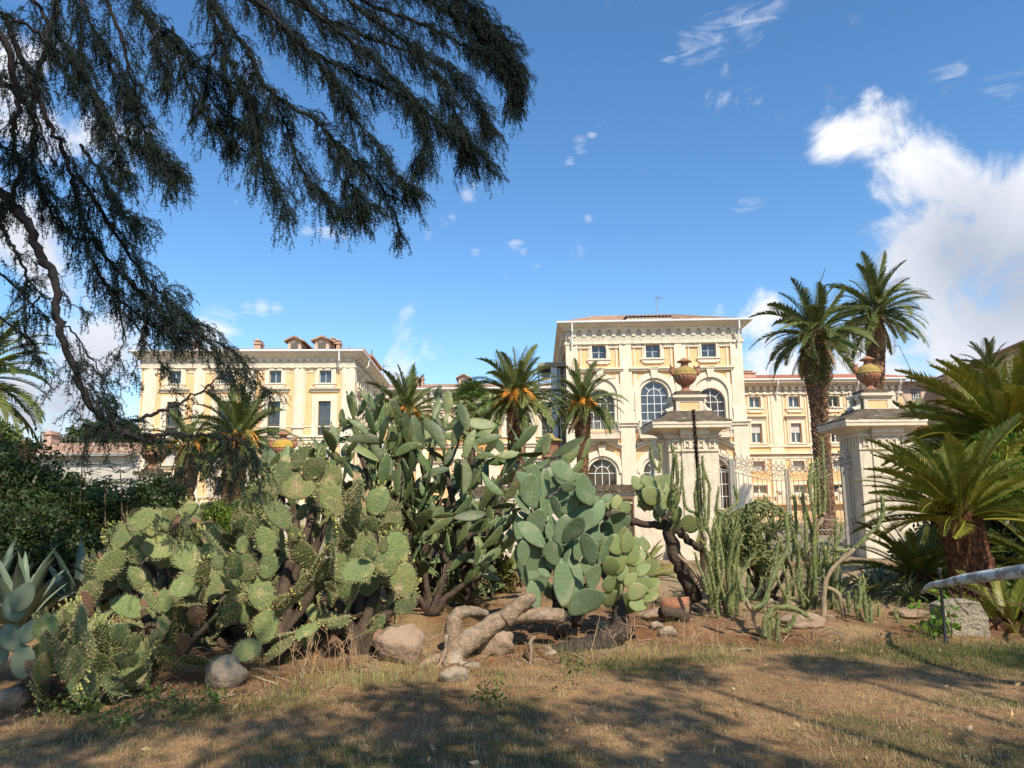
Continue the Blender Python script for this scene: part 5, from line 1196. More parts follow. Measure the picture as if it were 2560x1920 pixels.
opuntia('spiny prickly pear sprawling low in front of the dark bushes, yellowish spines',(420,1700,7.7),limbs((420,1700),[(330,1480,8.2),(260,1560,7.6),(470,1420,8.6),(520,1560,7.6),(400,1350,8.8),(180,1600,7.3),(580,1480,8.4),(360,1620,7.2)],7.7),
 [(225,1370),(300,1310),(380,1270),(500,1290),(570,1330),(600,1420),(660,1560),(640,1680),(560,1740),(420,1700),(300,1640),(160,1690),(90,1640),(120,1540),(200,1470)],(6.9,9.2),100,.27,'spiny',31,up=.35,dry=.06,face=.3,lj=.42,mind=.34,
 placed=[(400,1420,435,1330,8.3,.1),(440,1415,380,1340,8.3,-.2),(560,1480,455,1440,8.0,.5),(520,1400,600,1420,8.2,.3),(480,1330,475,1250,8.9,.2),(500,1410,530,1315,8.6,.1),(640,1700-90,655,1610,7.6,0)])
opuntia('tall spiny prickly pear mound with yellow flower buds left of the fallen trunk',(690,1690,7.9),limbs((690,1690),[(640,1380,8.6),(740,1300,8.8),(830,1420,8.6),(580,1420,8.6),(700,1220,9.2),(800,1240,9.2),(620,1300,9)],7.9,.085,.04),
 [(560,1290),(610,1220),(690,1150),(780,1110),(850,1170),(860,1260),(900,1400),(860,1560),(760,1620),(640,1600),(560,1560),(500,1440),(500,1350)],(7.6,9.8),100,.28,'spiny',32,up=.6,face=.3,lj=.42,mind=.32,
 placed=[(720,1245,700,1150,8.9,.2),(800,1225,850,1165,8.7,.2),(830,1280,820,1200,8.6,.1),(640,1280,625,1240,8.8,.9),(690,1210,610,1290,8.4,.5),(700,1225,790,1220,8.6,.6),(680,1360,620,1330,8.4,.2),(660,1700-90,675,1520,7.7,.1)])
opuntia('spiny prickly pear at the right end of the mound, above the flat boulder',(900,1670,8.0),limbs((900,1670),[(900,1400,8.5),(960,1420,8.4),(860,1330,8.9),(1000,1500,8.2),(940,1280,9.0),(840,1500,8.0)],8.0,.09,.04),
 [(840,1250),(900,1190),(970,1230),(1010,1310),(1030,1400),(1080,1500),(1060,1560),(1000,1620),(900,1600),(830,1590),(820,1450)],(7.6,9.6),100,.27,'spiny',33,up=.55,face=.35,lj=.42,mind=.32,
 placed=[(930,1290,960,1215,8.6,.1),(960,1340,1000,1280,8.5,.3),(950,1460,910,1400,8.2,.1),(955,1460,975,1395,8.2,0),(960,1465,1005,1440,8.2,.1),(985,1530,1040,1500,8.0,.2),(950,1460,890,1460,8.1,.3),(985,1560,1000,1640,7.9,0)])
opuntia('spiny prickly pear filling the gap low behind the other two, half in shade',(560,1640,8.8),limbs((600,1640),[(520,1520,9.1),(640,1500,9.2),(760,1500,9.2),(440,1560,8.8),(860,1540,9.2)],8.8,.09,.04),
 [(430,1480),(560,1400),(780,1420),(940,1480),(920,1620),(760,1660),(560,1640),(420,1600)],(8.3,9.9),90,.29,'spiny',34,up=.3,face=.5,dry=.08,lj=.4,mind=.34)
opuntia('grey blue smooth prickly pear at the left edge, three pads in a column',(70,1780,6.6),[(((80,1790,6.6),(90,1740,6.6),(75,1690,6.6)),.05,.03)],
 [(-80,1520),(120,1500),(130,1700),(110,1780),(-80,1780)],(6.3,7.2),6,.28,'grey',35,up=.9,face=1.2,mind=.5,
 placed=[(60,1700,55,1610,6.7,.1),(50,1625,10,1560,6.8,.3),(55,1610,85,1560-10,6.7,.1),(45,1555,25,1480,6.8,.2),(35,1530,80,1455,6.7,.2),(10,1660,-20,1600,6.9,0)])
opuntia('low spiny pads drooping onto the grass at bottom left',(250,1780,6.5),limbs((240,1790),[(180,1700,6.7),(300,1690,6.8),(120,1720,6.5),(360,1710,6.8)],6.5,.06,.03),
 [(40,1560),(180,1520),(330,1560),(400,1620),(400,1790),(300,1820),(60,1820)],(6.1,7.3),70,.26,'spiny',36,up=.25,face=.5,minz=.0,dry=.1,lj=.4)
tl=[(720,1160),(770,1090),(850,1050),(865,965),(960,975),(1020,1040),(1060,1090),(1090,1200),(1100,1330),(1090,1450),(1060,1500),(960,1480),(930,1380),(960,1290),(900,1200),(820,1180),(760,1200)]
tr_=[(1000,1060),(1080,1040),(1100,960),(1130,1010),(1190,1010),(1230,1050),(1290,1070),(1320,1040),(1370,1080),(1390,1110),(1470,1080),(1500,1120),(1420,1230),(1300,1230),(1340,1330),(1310,1420),(1230,1400),(1230,1500),(1070,1510),(1060,1380),(1020,1250)]
opuntia('tall smooth prickly pear, left half of the highest cactus, long narrow pads',(980,1510,10.6),limbs((985,1520),[(970,1250,10.8),(900,1130,11),(1010,1130,11),(950,1380,10.4),(1060,1300,10.6),(820,1150,11.2),(930,1060,11.2),(1050,1420,10.4)],10.6,.06,.035),tl,(9.9,12),100,.44,'tall',37,up=.75,face=.25,mind=.28,lj=.35,
 placed=[(893,1040,878,975,11,.1),(893,1042,912,990,11.05,.5),(975,1120,980,1060,10.9,.2),(938,1080,960,1010,10.9,.4),(965,1055,995,990,10.95,.9),(985,1060,975,1130,10.8,.1),(893,1045,845,1065,10.9,.7),(893,1045,895,1100,10.95,.4),(965,1160,930,1080,10.8,.2),(1055,1110,985,1140,10.7,.5),(975,1195,960,1130,10.7,.3)])
opuntia('tall smooth prickly pear, right half of the highest cactus with arching arms',(1170,1530,10.8),limbs((1170,1530),[(1150,1300,11),(1110,1150,11.2),(1250,1190,11),(1200,1280,10.7),(1080,1350,10.6),(1300,1170,11.2),(1180,1100,11.4),(1160,1430,10.5)],10.8,.06,.035),tr_,(10,12.2),100,.44,'tall',38,up=.7,face=.25,mind=.28,lj=.35,
 placed=[(1118,1040,1117,972,11.3,.0),(1112,1072,1120,1030,11.2,.1),(1112,1075,1152,1030,11.1,.3),(1112,1078,1160,1055,11.1,.9),(1112,1072,1085,1025,11.2,.9),(1175,1115,1255,1088,10.9,.2),(1240,1140,1185,1145,10.8,.5),(1240,1140,1300,1130,10.8,.4),(1395,1170,1450,1105,10.6,.4),(1420,1190,1460,1145,10.6,.6),(1110,1165,1130,1115,10.7,.1),(1055,1195,1125,1170,10.6,.3),(1050,1205,1075,1250,10.5,.3),(1080,1255,1110,1320,10.5,.2),(1135,1285,1180,1235,10.4,.3),(1140,1290,1200,1325,10.4,.4),(1260,1255,1300,1170,9.9,.5),(1205,1180,1260,1240,10.3,.4)])
opuntia('prickly pear thicket low behind the fallen trunk, in deep shade',(1100,1500,11.6),limbs((1080,1520),[(960,1400,11.6),(1060,1380,11.6),(1200,1400,11.6),(1150,1300,11.9),(1250,1330,11.8),(1020,1290,11.8)],11.6,.08,.04),
 [(900,1280),(1000,1220),(1120,1240),(1280,1240),(1330,1380),(1280,1500),(1080,1520),(920,1500)],(11.0,12.8),100,.44,'tall',39,up=.6,face=.5,lj=.35,mind=.3)
opuntia('blue green prickly pear with very large broad pads above the cut log end',(1400,1570,8.9),[(((1410,1580,8.9),(1400,1520,8.9),(1390,1470,8.9)),.10,.06),(((1440,1560,8.9),(1470,1480,9.1),(1480,1400,9.2)),.08,.05),(((1350,1560,8.9),(1330,1480,9.0),(1320,1400,9.1)),.06,.04)],
 [(1275,1290),(1285,1210),(1330,1150),(1410,1140),(1470,1180),(1500,1220),(1560,1240),(1575,1290),(1520,1370),(1500,1480),(1430,1560),(1330,1540),(1290,1440)],(8.4,9.9),98,.31,'blue',40,lj=.45,up=.8,face=.7,mind=.30,maxchain=3,
 placed=[(1335,1230,1290,1180,9.0,.1),(1335,1230,1335,1160,9.05,.0),(1340,1228,1395,1165,9.1,.2),(1350,1240,1400,1195,9.0,.1),(1368,1290,1345,1225,8.9,.15),(1372,1290,1388,1235,8.9,.0),(1400,1278,1412,1210,8.95,.1),(1405,1280,1455,1195,9.1,.1),(1405,1285,1450,1240,8.95,.2),(1440,1290,1465,1215,9.0,.8),(1455,1280,1500,1240,9.2,.2),(1390,1375,1370,1285,8.8,.9),(1395,1375,1415,1285,8.75,.05),(1370,1380,1370,1300,8.9,.2),(1310,1370,1292,1290,8.8,.2),(1325,1440,1318,1335,8.8,.1),(1350,1490,1332,1340,8.75,.2),(1425,1525,1430,1385,8.7,.1),(1410,1520,1400,1400,8.65,.3),(1335,1545,1325,1450,8.5,.6),(1420,1535,1510,1480,8.5,.6),(1450,1440,1500,1370,8.9,.2),(1475,1320,1510,1250,8.9,.3)])
opuntia('round padded olive prickly pear growing from the dark leaning log',(1545,1540,9.0),[(((1548,1560,8.9),(1545,1520,8.9),(1540,1495,8.9)),.07,.05),(((1540,1500,8.9),(1515,1450,8.9),(1495,1400,9)),.035,.03),(((1545,1500,8.9),(1560,1450,9),(1570,1400,9.1)),.03,.025)],
 [(1480,1380),(1500,1340),(1560,1320),(1610,1340),(1640,1400),(1640,1500),(1610,1560),(1540,1530),(1500,1470)],(8.5,9.6),44,.25,'round',41,up=.5,face=1.3,mind=.42,
 placed=[(1555,1455,1555,1400,8.7,.0),(1562,1465,1595,1435,8.65,.2),(1570,1495,1620,1470,8.6,.2),(1572,1510,1620,1515,8.6,.5),(1540,1400,1525,1350,8.9,.1),(1560,1400,1580,1350,8.9,.6),(1575,1410,1615,1380,8.9,.1),(1500,1410,1490,1375,8.9,.2)])
opuntia('tree-like prickly pear with leaning reddish trunk before the left gate pier',(1725,1500,10.6),[(((1735,1500,10.4),(1710,1430,10.4),(1680,1370,10.5),(1665,1310,10.6)),.11,.08),(((1665,1310,10.6),(1640,1260,10.6),(1610,1215,10.6)),.06,.04),(((1690,1320,10.6),(1730,1360,10.7),(1760,1380,10.8)),.06,.04),(((1660,1315,10.6),(1600,1310,10.6),(1550,1300,10.6),(1515,1285,10.6)),.045,.06),(((1665,1310,10.6),(1690,1250,10.7),(1700,1230,10.8)),.04,.03)],
 [(1570,1230),(1580,1190),(1640,1180),(1690,1210),(1700,1290),(1760,1310),(1750,1380),(1690,1330),(1620,1300)],(10.1,11.2),34,.27,'round',42,up=.5,face=1.2,mind=.40,
 placed=[(1615,1220,1580,1190,10.6,.1),(1620,1215,1605,1185,10.6,.2),(1625,1225,1660,1190,10.6,.1),(1630,1240,1645,1205,10.5,.1),(1650,1290,1660,1250,10.4,0),(1640,1260,1630,1210,10.5,.1)],wood=True)
opuntia('two round pads and a small cluster on the bare branch before the lattice vent',(1540,1500,10.9),[(((1650,1312,10.7),(1560,1305,10.8),(1520,1290,10.8)),.03,.03),(((1555,1400,10.6),(1552,1340,10.6),(1550,1300,10.6)),.03,.025)],
 [(1490,1230),(1570,1230),(1580,1330),(1500,1330)],(10.4,11.1),8,.24,'round',43,up=.6,face=1.4,placed=[(1530,1275,1515,1240,10.7,.1),(1535,1275,1548,1236,10.65,.0),(1550,1315,1548,1280,10.6,.1),(1552,1320,1570,1285,10.6,.2)])

opuntia('smooth prickly pear stems crowded at the heart of the tall thicket',(1040,1520,11.2),limbs((1040,1520),[(1020,1200,11.4),(1080,1120,11.6),(960,1180,11.5),(1100,1250,11.3),(1000,1350,11.1),(1150,1200,11.6)],11.2,.09,.04),
 [(780,1180),(900,1030),(1010,1040),(1100,1050),(1200,1100),(1300,1130),(1330,1250),(1250,1380),(1100,1430),(950,1400),(900,1250)],(10.6,12.6),100,.42,'tall',44,up=.7,face=.5,lj=.35,mind=.3)
opuntia('smooth dark prickly pear rising left of the highest cactus behind the spiny mound',(760,1500,10.4),limbs((760,1500),[(720,1200,10.6),(680,1230,10.6),(800,1160,10.8),(840,1250,10.6)],10.4,.08,.035),
 [(640,1230),(650,1120),(700,1110),(760,1130),(810,1060),(860,1080),(900,1180),(880,1300),(700,1300)],(10,11.4),60,.40,'tall',45,up=.8,face=.6,lj=.35,mind=.3,
 placed=[(690,1200,672,1120,10.5,.3),(712,1180,720,1110,10.5,.2),(800,1180,805,1110,10.6,.1),(840,1120,828,1060,10.7,.4),(810,1105,806,1062,10.8,1.1)])
opuntia('spiny prickly pear crest behind the sprawling one, beside the green hedge',(430,1560,9.2),limbs((430,1560),[(360,1330,9.5),(440,1320,9.5),(300,1350,9.5),(500,1370,9.3)],9.2,.08,.035),
 [(250,1330),(320,1280),(400,1270),(480,1290),(560,1310),(590,1400),(520,1500),(330,1500),(240,1430)],(8.8,10.2),80,.27,'spiny',46,up=.5,face=.6,lj=.4,mind=.32,dry=.12)

opuntia('tangle of dead and drooping spiny pads in the shade under the mound',(600,1690,8.1),limbs((600,1690),[(500,1560,8.4),(620,1540,8.4),(720,1560,8.4),(820,1560,8.3),(420,1590,8.2),(900,1570,8.2),(360,1600,7.9)],8.1,.07,.035),
 [(300,1560),(420,1500),(560,1480),(760,1490),(960,1500),(980,1620),(880,1680),(700,1700),(500,1700),(330,1700)],(7.6,9.2),90,.26,'spiny',47,up=-.15,face=.4,dry=.38,lj=.4,mind=.3,minz=.0)

opuntia('dark smooth prickly pear filling the foot of the tall thicket in front of its trunks',(1080,1540,10.0),limbs((1080,1540),[(960,1440,10.2),(1040,1380,10.2),(1130,1400,10.2),(1200,1440,10.1),(980,1330,10.4),(1180,1330,10.3)],10.0,.05,.03),
 [(880,1300),(980,1240),(1100,1270),(1240,1260),(1290,1400),(1250,1500),(1120,1500),(960,1480)],(9.7,10.9),70,.38,'tall',48,up=.5,face=.3,lj=.35,mind=.34)
# ================= cane cacti =================
M_cane=mat('cane_cactus_green',(.235,.250,.095),.7,.3,9,col2=(.13,.155,.06),attr=True,orand=.12)
M_canew=mat('tan_cactus_bark',(.36,.27,.17),.9,.3,12,col2=(.22,.16,.10),bump=.01,bscale=40)
def smooth_path(pts,n):
    pts=np.asarray(pts,float); k=len(pts)
    if k==2: t=np.linspace(0,1,n)[:,None]; return pts[0]*(1-t)+pts[1]*t
    s=np.linspace(0,k-1,n); out=[]
    for x in s:
        i=int(min(k-2,math.floor(x))); f=x-i; p0=pts[max(0,i-1)];p1=pts[i];p2=pts[i+1];p3=pts[min(k-1,i+2)]
        out.append(.5*((2*p1)+(-p0+p2)*f+(2*p0-5*p1+4*p2-p3)*f*f+(-p0+3*p1-3*p2+p3)*f**3))
    return np.array(out)
def cane(m,pts,r,rng,spk=.042,tone=1.0,leafy=0):
    L=np.linalg.norm(np.diff(np.asarray(pts),axis=0),axis=1).sum(); n=max(6,int(L/.06)); P=smooth_path(pts,n); P[1:-1]+=rng.normal(size=P[1:-1].shape)*.004
    rr=r*np.ones(n)*(1+.08*rng.normal(size=n)); rr[-1]*=.35; rr[-2]*=.8
    m.tube(P,rr,9,0,(tone*.85,tone*.85,tone*.85),jit=.06,rng=rng)
    k=int(L/.011); t=(np.arange(k)+.5)/k*(n-1); c=np.stack([np.interp(t,np.arange(n),P[:,j]) for j in range(3)],1); T=np.gradient(P,axis=0); T/=np.linalg.norm(T,axis=1,keepdims=True)
    T=np.stack([np.interp(t,np.arange(n),T[:,j]) for j in range(3)],1); a=np.arange(k)*2.39996; u=np.cross(T,[.3,.9,.1]); u/=np.linalg.norm(u,axis=1,keepdims=True); v=np.cross(T,u)
    o=u*np.cos(a)[:,None]+v*np.sin(a)[:,None]; w=np.cross(T,o); rk=np.interp(t,np.arange(n),rr)[:,None]; B=c+o*rk*.8
    h=.015; V=np.stack([B-w*.009,B-T*h,B+w*.009,B+T*h,B+o*.012+T*.004],1); i=np.arange(k)[:,None]*5
    F=np.concatenate([i+np.array([[0,1,4]]),i+np.array([[1,2,4]]),i+np.array([[2,3,4]]),i+np.array([[3,0,4]])])
    sh=tone*(.8+.6*rng.random(k)); C=np.repeat(np.stack([sh*1.1,sh*1.05,sh],1),5,0); m.v.append(V.reshape(-1,3)); cc=np.ones((5*k,4)); cc[:,:3]=C; m.c.append(cc); m.f.append((F+m.n,0)); m.n+=5*k
    sl=spk*(.6+.8*rng.random((k,1)))*(1+leafy*(t[:,None]/(n-1))**3); d=o*.8+T*.7; V=np.stack([B+o*.010-w*.0055,B+o*.010+w*.0055,B+o*.010+d*sl],1); i=np.arange(k)[:,None]*3
    m.v.append(V.reshape(-1,3)); cc=np.ones((3*k,4)); cc[:,:3]=np.repeat(np.stack([sh*1.6,sh*1.6,sh*1.1],1),3,0); m.c.append(cc); m.f.append((i+np.array([[0,1,2]])+m.n,0)); m.n+=3*k
Q7=lambda x,y:(1600+x/2.304,1200+y/2.304)
def cane_plant(label,base,Y,canes,wood,seed,group='cane cacti at the right of the bed',r=.036):
    rng=np.random.default_rng(seed); x,y=Q7(*base); b=At(x,y,Y); b[2]=H(b[0],b[1]); T=thing('cane_cactus',label,'cactus',tuple(b),0,group)
    for k,c in enumerate(canes):
        pts=[]; Yc=Y+rng.normal()*.25
        for q in c: p=At(*Q7(q[0],q[1]),q[2] if len(q)>2 else Yc); pts.append(p)
        if pts[0][2]<H(pts[0][0],pts[0][1])+.05: pts[0][2]=H(pts[0][0],pts[0][1])-.03
        m=MB(); cane(m,pts,r*(.85+.3*rng.random()),rng,leafy=1.2); obj('cane',m,M_cane,T)
    for c in wood:
        pts=[At(*Q7(q[0],q[1]),q[2] if len(q)>2 else Y) for q in c]; m=MB(); P=smooth_path(pts,14); P[1:-1]+=rng.normal(size=P[1:-1].shape)*.008; m.tube(P,np.linspace(.036,.024,14)*1.0,9,jit=.08,rng=rng); obj('woody_stem',m,M_canew,T,True)
    return T
rc=np.random.default_rng(8)
def fan(x0,x1,yb,yt0,yt1,n,lean=.30):
    out=[]
    for i in range(n):
        x=x0+(x1-x0)*(i+rc.random()*.9)/n; yt=yt0+(yt1-yt0)*rc.random(); xt=x+rc.normal()*38+lean*(x-(x0+x1)/2)
        out.append([(x+rc.normal()*12,yb+rc.normal()*35),(x+(xt-x)*.3+rc.normal()*30,yb+(yt-yb)*.5),(xt,yt)])
    return out
cane_plant('cane cactus clump with tan lower stems and tall green tips before the left gate pier',(450,860),10.2,
 [[(370,630),(300,520),(215,420),(150,250),(160,60)] and [(390,250),(330,200),(265,160),(250,40)],[(360,300),(330,90),(335,-70)],[(375,280),(370,100),(360,-140)],[(385,290),(400,60),(372,-40)],[(370,330),(345,120),(300,-100),(265,-150)] and [(350,300),(320,140),(325,10)],
  [(190,180),(185,60),(195,-130),(180,-200)],[(195,60),(215,20),(210,-150)],[(190,90),(240,40),(238,-110)],[(100,-60),(70,-120),(62,-215)],[(110,-40),(120,-100),(118,-205)],[(460,290),(470,200),(560,130),(540,30)],[(470,200),(440,160),(455,40)]]+fan(390,560,740,190,420,14)+fan(400,560,720,300,480,8),
 [[(420,860),(400,700),(375,620),(300,520),(215,430)],[(490,880),(450,720),(430,660),(420,600),(380,420),(365,300)],[(375,635),(420,640)],[(500,760),(490,620),(515,500)]],51,r=.020)
cane_plant('cane cactus with dark curving green arms at the front edge of the bed',(760,950),9.0,
 [[(600,700),(575,600),(560,500)],[(620,690),(625,600),(622,545)],[(655,690),(690,640),(700,560)],[(650,740),(720,700),(760,560),(850,380),(840,190)],[(720,900),(720,800),(790,735),(880,735),(980,800)],[(800,940),(860,860),(900,760)],[(930,990),(935,880),(945,800)],[(790,905),(795,830),(788,765)],[(765,910),(768,850),(760,790)],[(745,900),(742,860),(738,740)]],
 [[(790,980),(720,930),(670,840),(640,740),(600,680)],[(650,745),(690,730),(760,690)],[(720,940),(800,920),(860,1000)]],52,r=.028)
cane_plant('tall cane cactus cluster in the middle before the gate with pale bare stems',(900,800),10.4,
 [[(880,440),(900,260),(890,120),(880,95)],[(960,420),(950,250),(935,70)],[(990,300),(960,180),(925,100)],[(1010,250),(985,100),(985,-80)],[(1040,220),(1030,60),(1025,-120)],[(1050,230),(1065,80),(1050,-250)],[(1000,290),(1010,100),(1003,-60)],[(990,20),(1000,-20),(985,-160)] and [(985,120),(975,0),(990,-100)],[(1150,420),(1130,380),(1165,290),(1150,250)],[(1090,480),(1085,380),(1105,310)]]+fan(830,1130,750,230,480,14)+fan(900,1120,770,400,620,10),
 [[(1060,800),(1070,640),(1090,560),(1160,460),(1240,390)],[(960,470),(980,340),(1040,240),(1060,190)],[(860,800),(840,700),(880,560)]],53,r=.020)
cane_plant('cane cactus with one long bare arm curving up to a lone green tip at right',(1070,880),9.8,
 [[(1240,390),(1300,330),(1370,260),(1400,180),(1388,85)],[(1250,385),(1180,410),(1120,400),(1125,370)]],
 [[(1050,840),(1060,700),(1065,600),(1110,520),(1240,390)],[(1250,850),(1180,800),(1160,700),(1120,630),(1080,620)],[(1060,800),(1110,790),(1160,830)]],54,r=.024)
cane_plant('short upright cane cactus tufts at the right end of the bed',(1400,930),9.6,
 [[(1280,930),(1270,800),(1240,720),(1240,630)],[(1310,820),(1300,740),(1290,640)],[(1330,820),(1330,760),(1335,700)],[(1385,920),(1380,800),(1375,720)],[(1480,960),(1475,850),(1472,740)],[(1500,950),(1495,860),(1485,790)],[(1450,960),(1445,880),(1440,830)],[(1425,955),(1425,880),(1420,820)],[(1470,955),(1462,900),(1460,840)],[(1210,760),(1205,700),(1200,640)],[(1400,950),(1405,900),(1400,830)],[(1250,740),(1270,680),(1265,560)],[(1300,760),(1285,660),(1290,560)]],
 [[(1420,920),(1380,840),(1320,820),(1290,800)],[(1340,890),(1380,860),(1400,880)]],55,r=.024)
def cholla_bush():
    rng=np.random.default_rng(56); c0=At(*Q7(700,300),11.2); b=np.array([c0[0],c0[1],H(c0[0],c0[1])]); T=thing('bushy_cactus','dense bushy cactus of thin knotted dark green joints before the iron gate','cactus',tuple(b),0)
    tip=[];m=MB()
    def grow(p,d,l,r,lev):
        q=p+d*l; cane_s(m,p,q,r,rng); 
        if lev==0: return
        for k in range(2+(rng.random()<.5)):
            d2=unit(d*.7+rng.normal(size=3)*.75+np.array([0,0,.22])); qq=q
            c=proj(qq+d2*.2)
            if inpoly(c,[Q7(*v) for v in [(420,150),(520,170),(600,120),(690,50),(760,110),(850,160),(930,200),(960,400),(900,600),(640,680),(450,600),(400,300)]]) and 10.5<qq[1]<11.9: grow(qq,d2,l*.9 if lev>3 else .13,max(.011,r*.86),lev-1)
    def cane_s(m,p,q,r,rng):
        P=np.stack([p,(p+q)/2+rng.normal(size=3)*.01,q]); k=.7+.6*rng.random(); m.tube(P,[r*.7,r*1.15,r*.7],6,0,(k,k,k))
        for i in range(9):
            a=p+(q-p)*rng.random(); d=unit(rng.normal(size=3)); u=unit(np.cross(d,[0,0,1.]))*.004; a=a+d*r; m.add([a-u,a+u,a+d*.028],[[[0,1,2]]],0,(k*1.7,k*1.6,k*1.3))
    for k in range(36):
        x=rng.uniform(450,900); s=At(*Q7(x,rng.uniform(230,600)-60*abs(x-680)/200),11.2+rng.normal()*.35); grow(s,unit(np.array([rng.normal()*.6,rng.normal()*.5,.7])),.16,.018,4)
    obj('joints',m,M_cane,T)
    w=MB()
    for k in range(9):
        e=At(*Q7(600+k*26,330+rng.normal()*40),11.2); w.tube(smooth_path([b+np.array([rng.normal()*.12,rng.normal()*.12,-.05]),(b+e)/2+np.array([rng.normal()*.12,0,0]),e],8),np.linspace(.035,.02,8),7,jit=.1,rng=rng)
    obj('woody_stem',w,M_wood,T,True)
    w=MB(); c=At(*Q7(390,125),11.0)
cholla_bush()
def stalk():
    rng=np.random.default_rng(57); P=[At(1752,1300,13),At(1748,1210,13),At(1740,1120,13),At(1733,1027,13)]; b=np.array([P[0][0],13,H(P[0][0],13)]); P=smooth_path([b]+P,30)
    T=thing('flower_stalk','tall dry brown flower stalk standing before the left gate pier','plant',tuple(b)); m=MB(); m.tube(P,np.linspace(.045,.02,30),8,jit=.15,rng=rng); obj('stalk',m,M_wood,T,True)
    m=MB()
    for i in range(1500):
        t=rng.random(); c=P[int(t*29)]+ (P[min(29,int(t*29)+1)]-P[int(t*29)])*rng.random(); a=rng.random()*2*PI; d=np.array([math.cos(a),math.sin(a),.3]); u=np.array([-math.sin(a),math.cos(a),0])*.012; r=.03+.045*(1-t)**.6+.01
        if c[2]<1.2: continue
        m.add([c-u,c+u,c+d*r*1.2+np.array([0,0,.02])],[[[0,1,2]]])
    obj('seed_heads',m,M_wood,T)
stalk()

# ================= agaves and rosettes =================
M_agave=mat('grey_green_agave',(.15,.19,.12),.5,.2,3,col2=(.12,.16,.11),attr=True,orand=.1,spec=.35)
M_spiky=mat('spiky_rosette_green',(.16,.19,.08),.6,.3,3,attr=True)
def rosette(label,px,py,Y,n,L,w,seed,mt,cat='agave',name='agave',emin=5,emax=80,curve=.5,z=None,group=None,thick=.0,leafname='leaf'):
    rng=np.random.default_rng(seed); c=At(px,py,Y); c[2]=H(c[0],c[1]) if z is None else z; T=thing(name,label,cat,tuple(c),0,group)
    ms=[]
    for k in range(4):
        m=MB(); K=8; t=np.linspace(0,1,K); prof=np.interp(t,[0,.15,.45,.8,1],[.75,.7,1,.55,.0])*w/2; g=np.random.default_rng(seed*10+k)
        ang=-curve*(t**1.8)*(.5+.6*g.random()); X=np.cumsum(np.cos(ang))*L/K; Z=np.cumsum(np.sin(ang))*L/K; V=[]
        for i in range(K):
            for s,zz in ((-1,prof[i]*.55),(-.5,prof[i]*.12),(0,0),(.5,prof[i]*.12),(1,prof[i]*.55)): V.append((X[i],s*prof[i],Z[i]+zz))
            
        i,j=np.meshgrid(np.arange(K-1),np.arange(4),indexing='ij'); q=i*5+j; m.add(V,np.stack([q,q+5,q+6,q+1],-1).reshape(-1,4))
        ms.append(m.mesh(leafname,mt,True))
    for i in range(n):
        az=i*2.39996+rng.normal()*.15; e=emax-(emax-emin)*((i+.5)/n)**.9+rng.normal()*4; o=bpy.data.objects.new(leafname,ms[i%4]); COL.objects.link(o); o.parent=T
        o.matrix_basis=Matrix.Translation(Vector((0,0,.03)))@Matrix.Rotation(az,4,'Z')@Matrix.Rotation(-R(e),4,'Y')@Matrix.Rotation(rng.normal()*.15,4,'X')@Matrix.Scale(.75+.45*rng.random(),4)
AG='grey green agaves at the left'
rosette('large grey green agave at the left edge, widest leaves in front',50,1560,8.8,38,.92,.13,61,M_agave,group=AG,emin=22,curve=.35)
rosette('grey green agave behind the spiny pads, second from the left edge',200,1540,10.0,38,1.0,.14,62,M_agave,group=AG,emin=20,curve=.35)
rosette('grey green agave nearest the big spiny cactus, right of the other agaves',300,1530,10.2,34,.95,.13,63,M_agave,group=AG,emin=20,curve=.4)
rosette('tall bright green agave rising at the far left edge behind the others',-20,1530,10.6,28,1.1,.13,64,M_agave,group=AG,emin=25,curve=.35)
rosette('small pale agave with broad upright leaves right of the cane cacti',2195,1510,11.5,20,.50,.12,65,M_agave,emin=35,curve=.3)
rosette('small pale agave partly behind cane cactus stems',2095,1510,11.6,16,.45,.12,66,M_agave,emin=25,curve=.35)
rosette('narrow leaved rosette with pale stripes at the foot of the terracotta shard',1730,1500,11.5,26,.36,.035,67,M_agave,emin=8,curve=.3)
rosette('fine leaved spiky rosette before the right gate pier',2045,1450,13.5,90,.85,.022,68,M_spiky,'plant','spiky_shrub',8,85,.35)
rosette('arching grass like clump right of the small pale agave',2270,1530,11.2,80,.55,.02,69,M_spiky,'plant','spiky_shrub',15,80,1.3)
rosette('dark strap leaved clump in the shade under the tall cactus',1010,1480,12.0,40,.60,.05,70,M_spiky,'plant','strap_plant',20,80,.9)
rosette('strap leaved plant with a yellow striped leaf right of the dark cactus trunks',1120,1500,11.4,36,.55,.045,71,M_spiky,'plant','strap_plant',20,80,.9)
rosette('strap leaved plant behind the left end of the fallen trunk',1170,1505,10.8,30,.50,.04,72,M_spiky,'plant','strap_plant',20,80,.9)

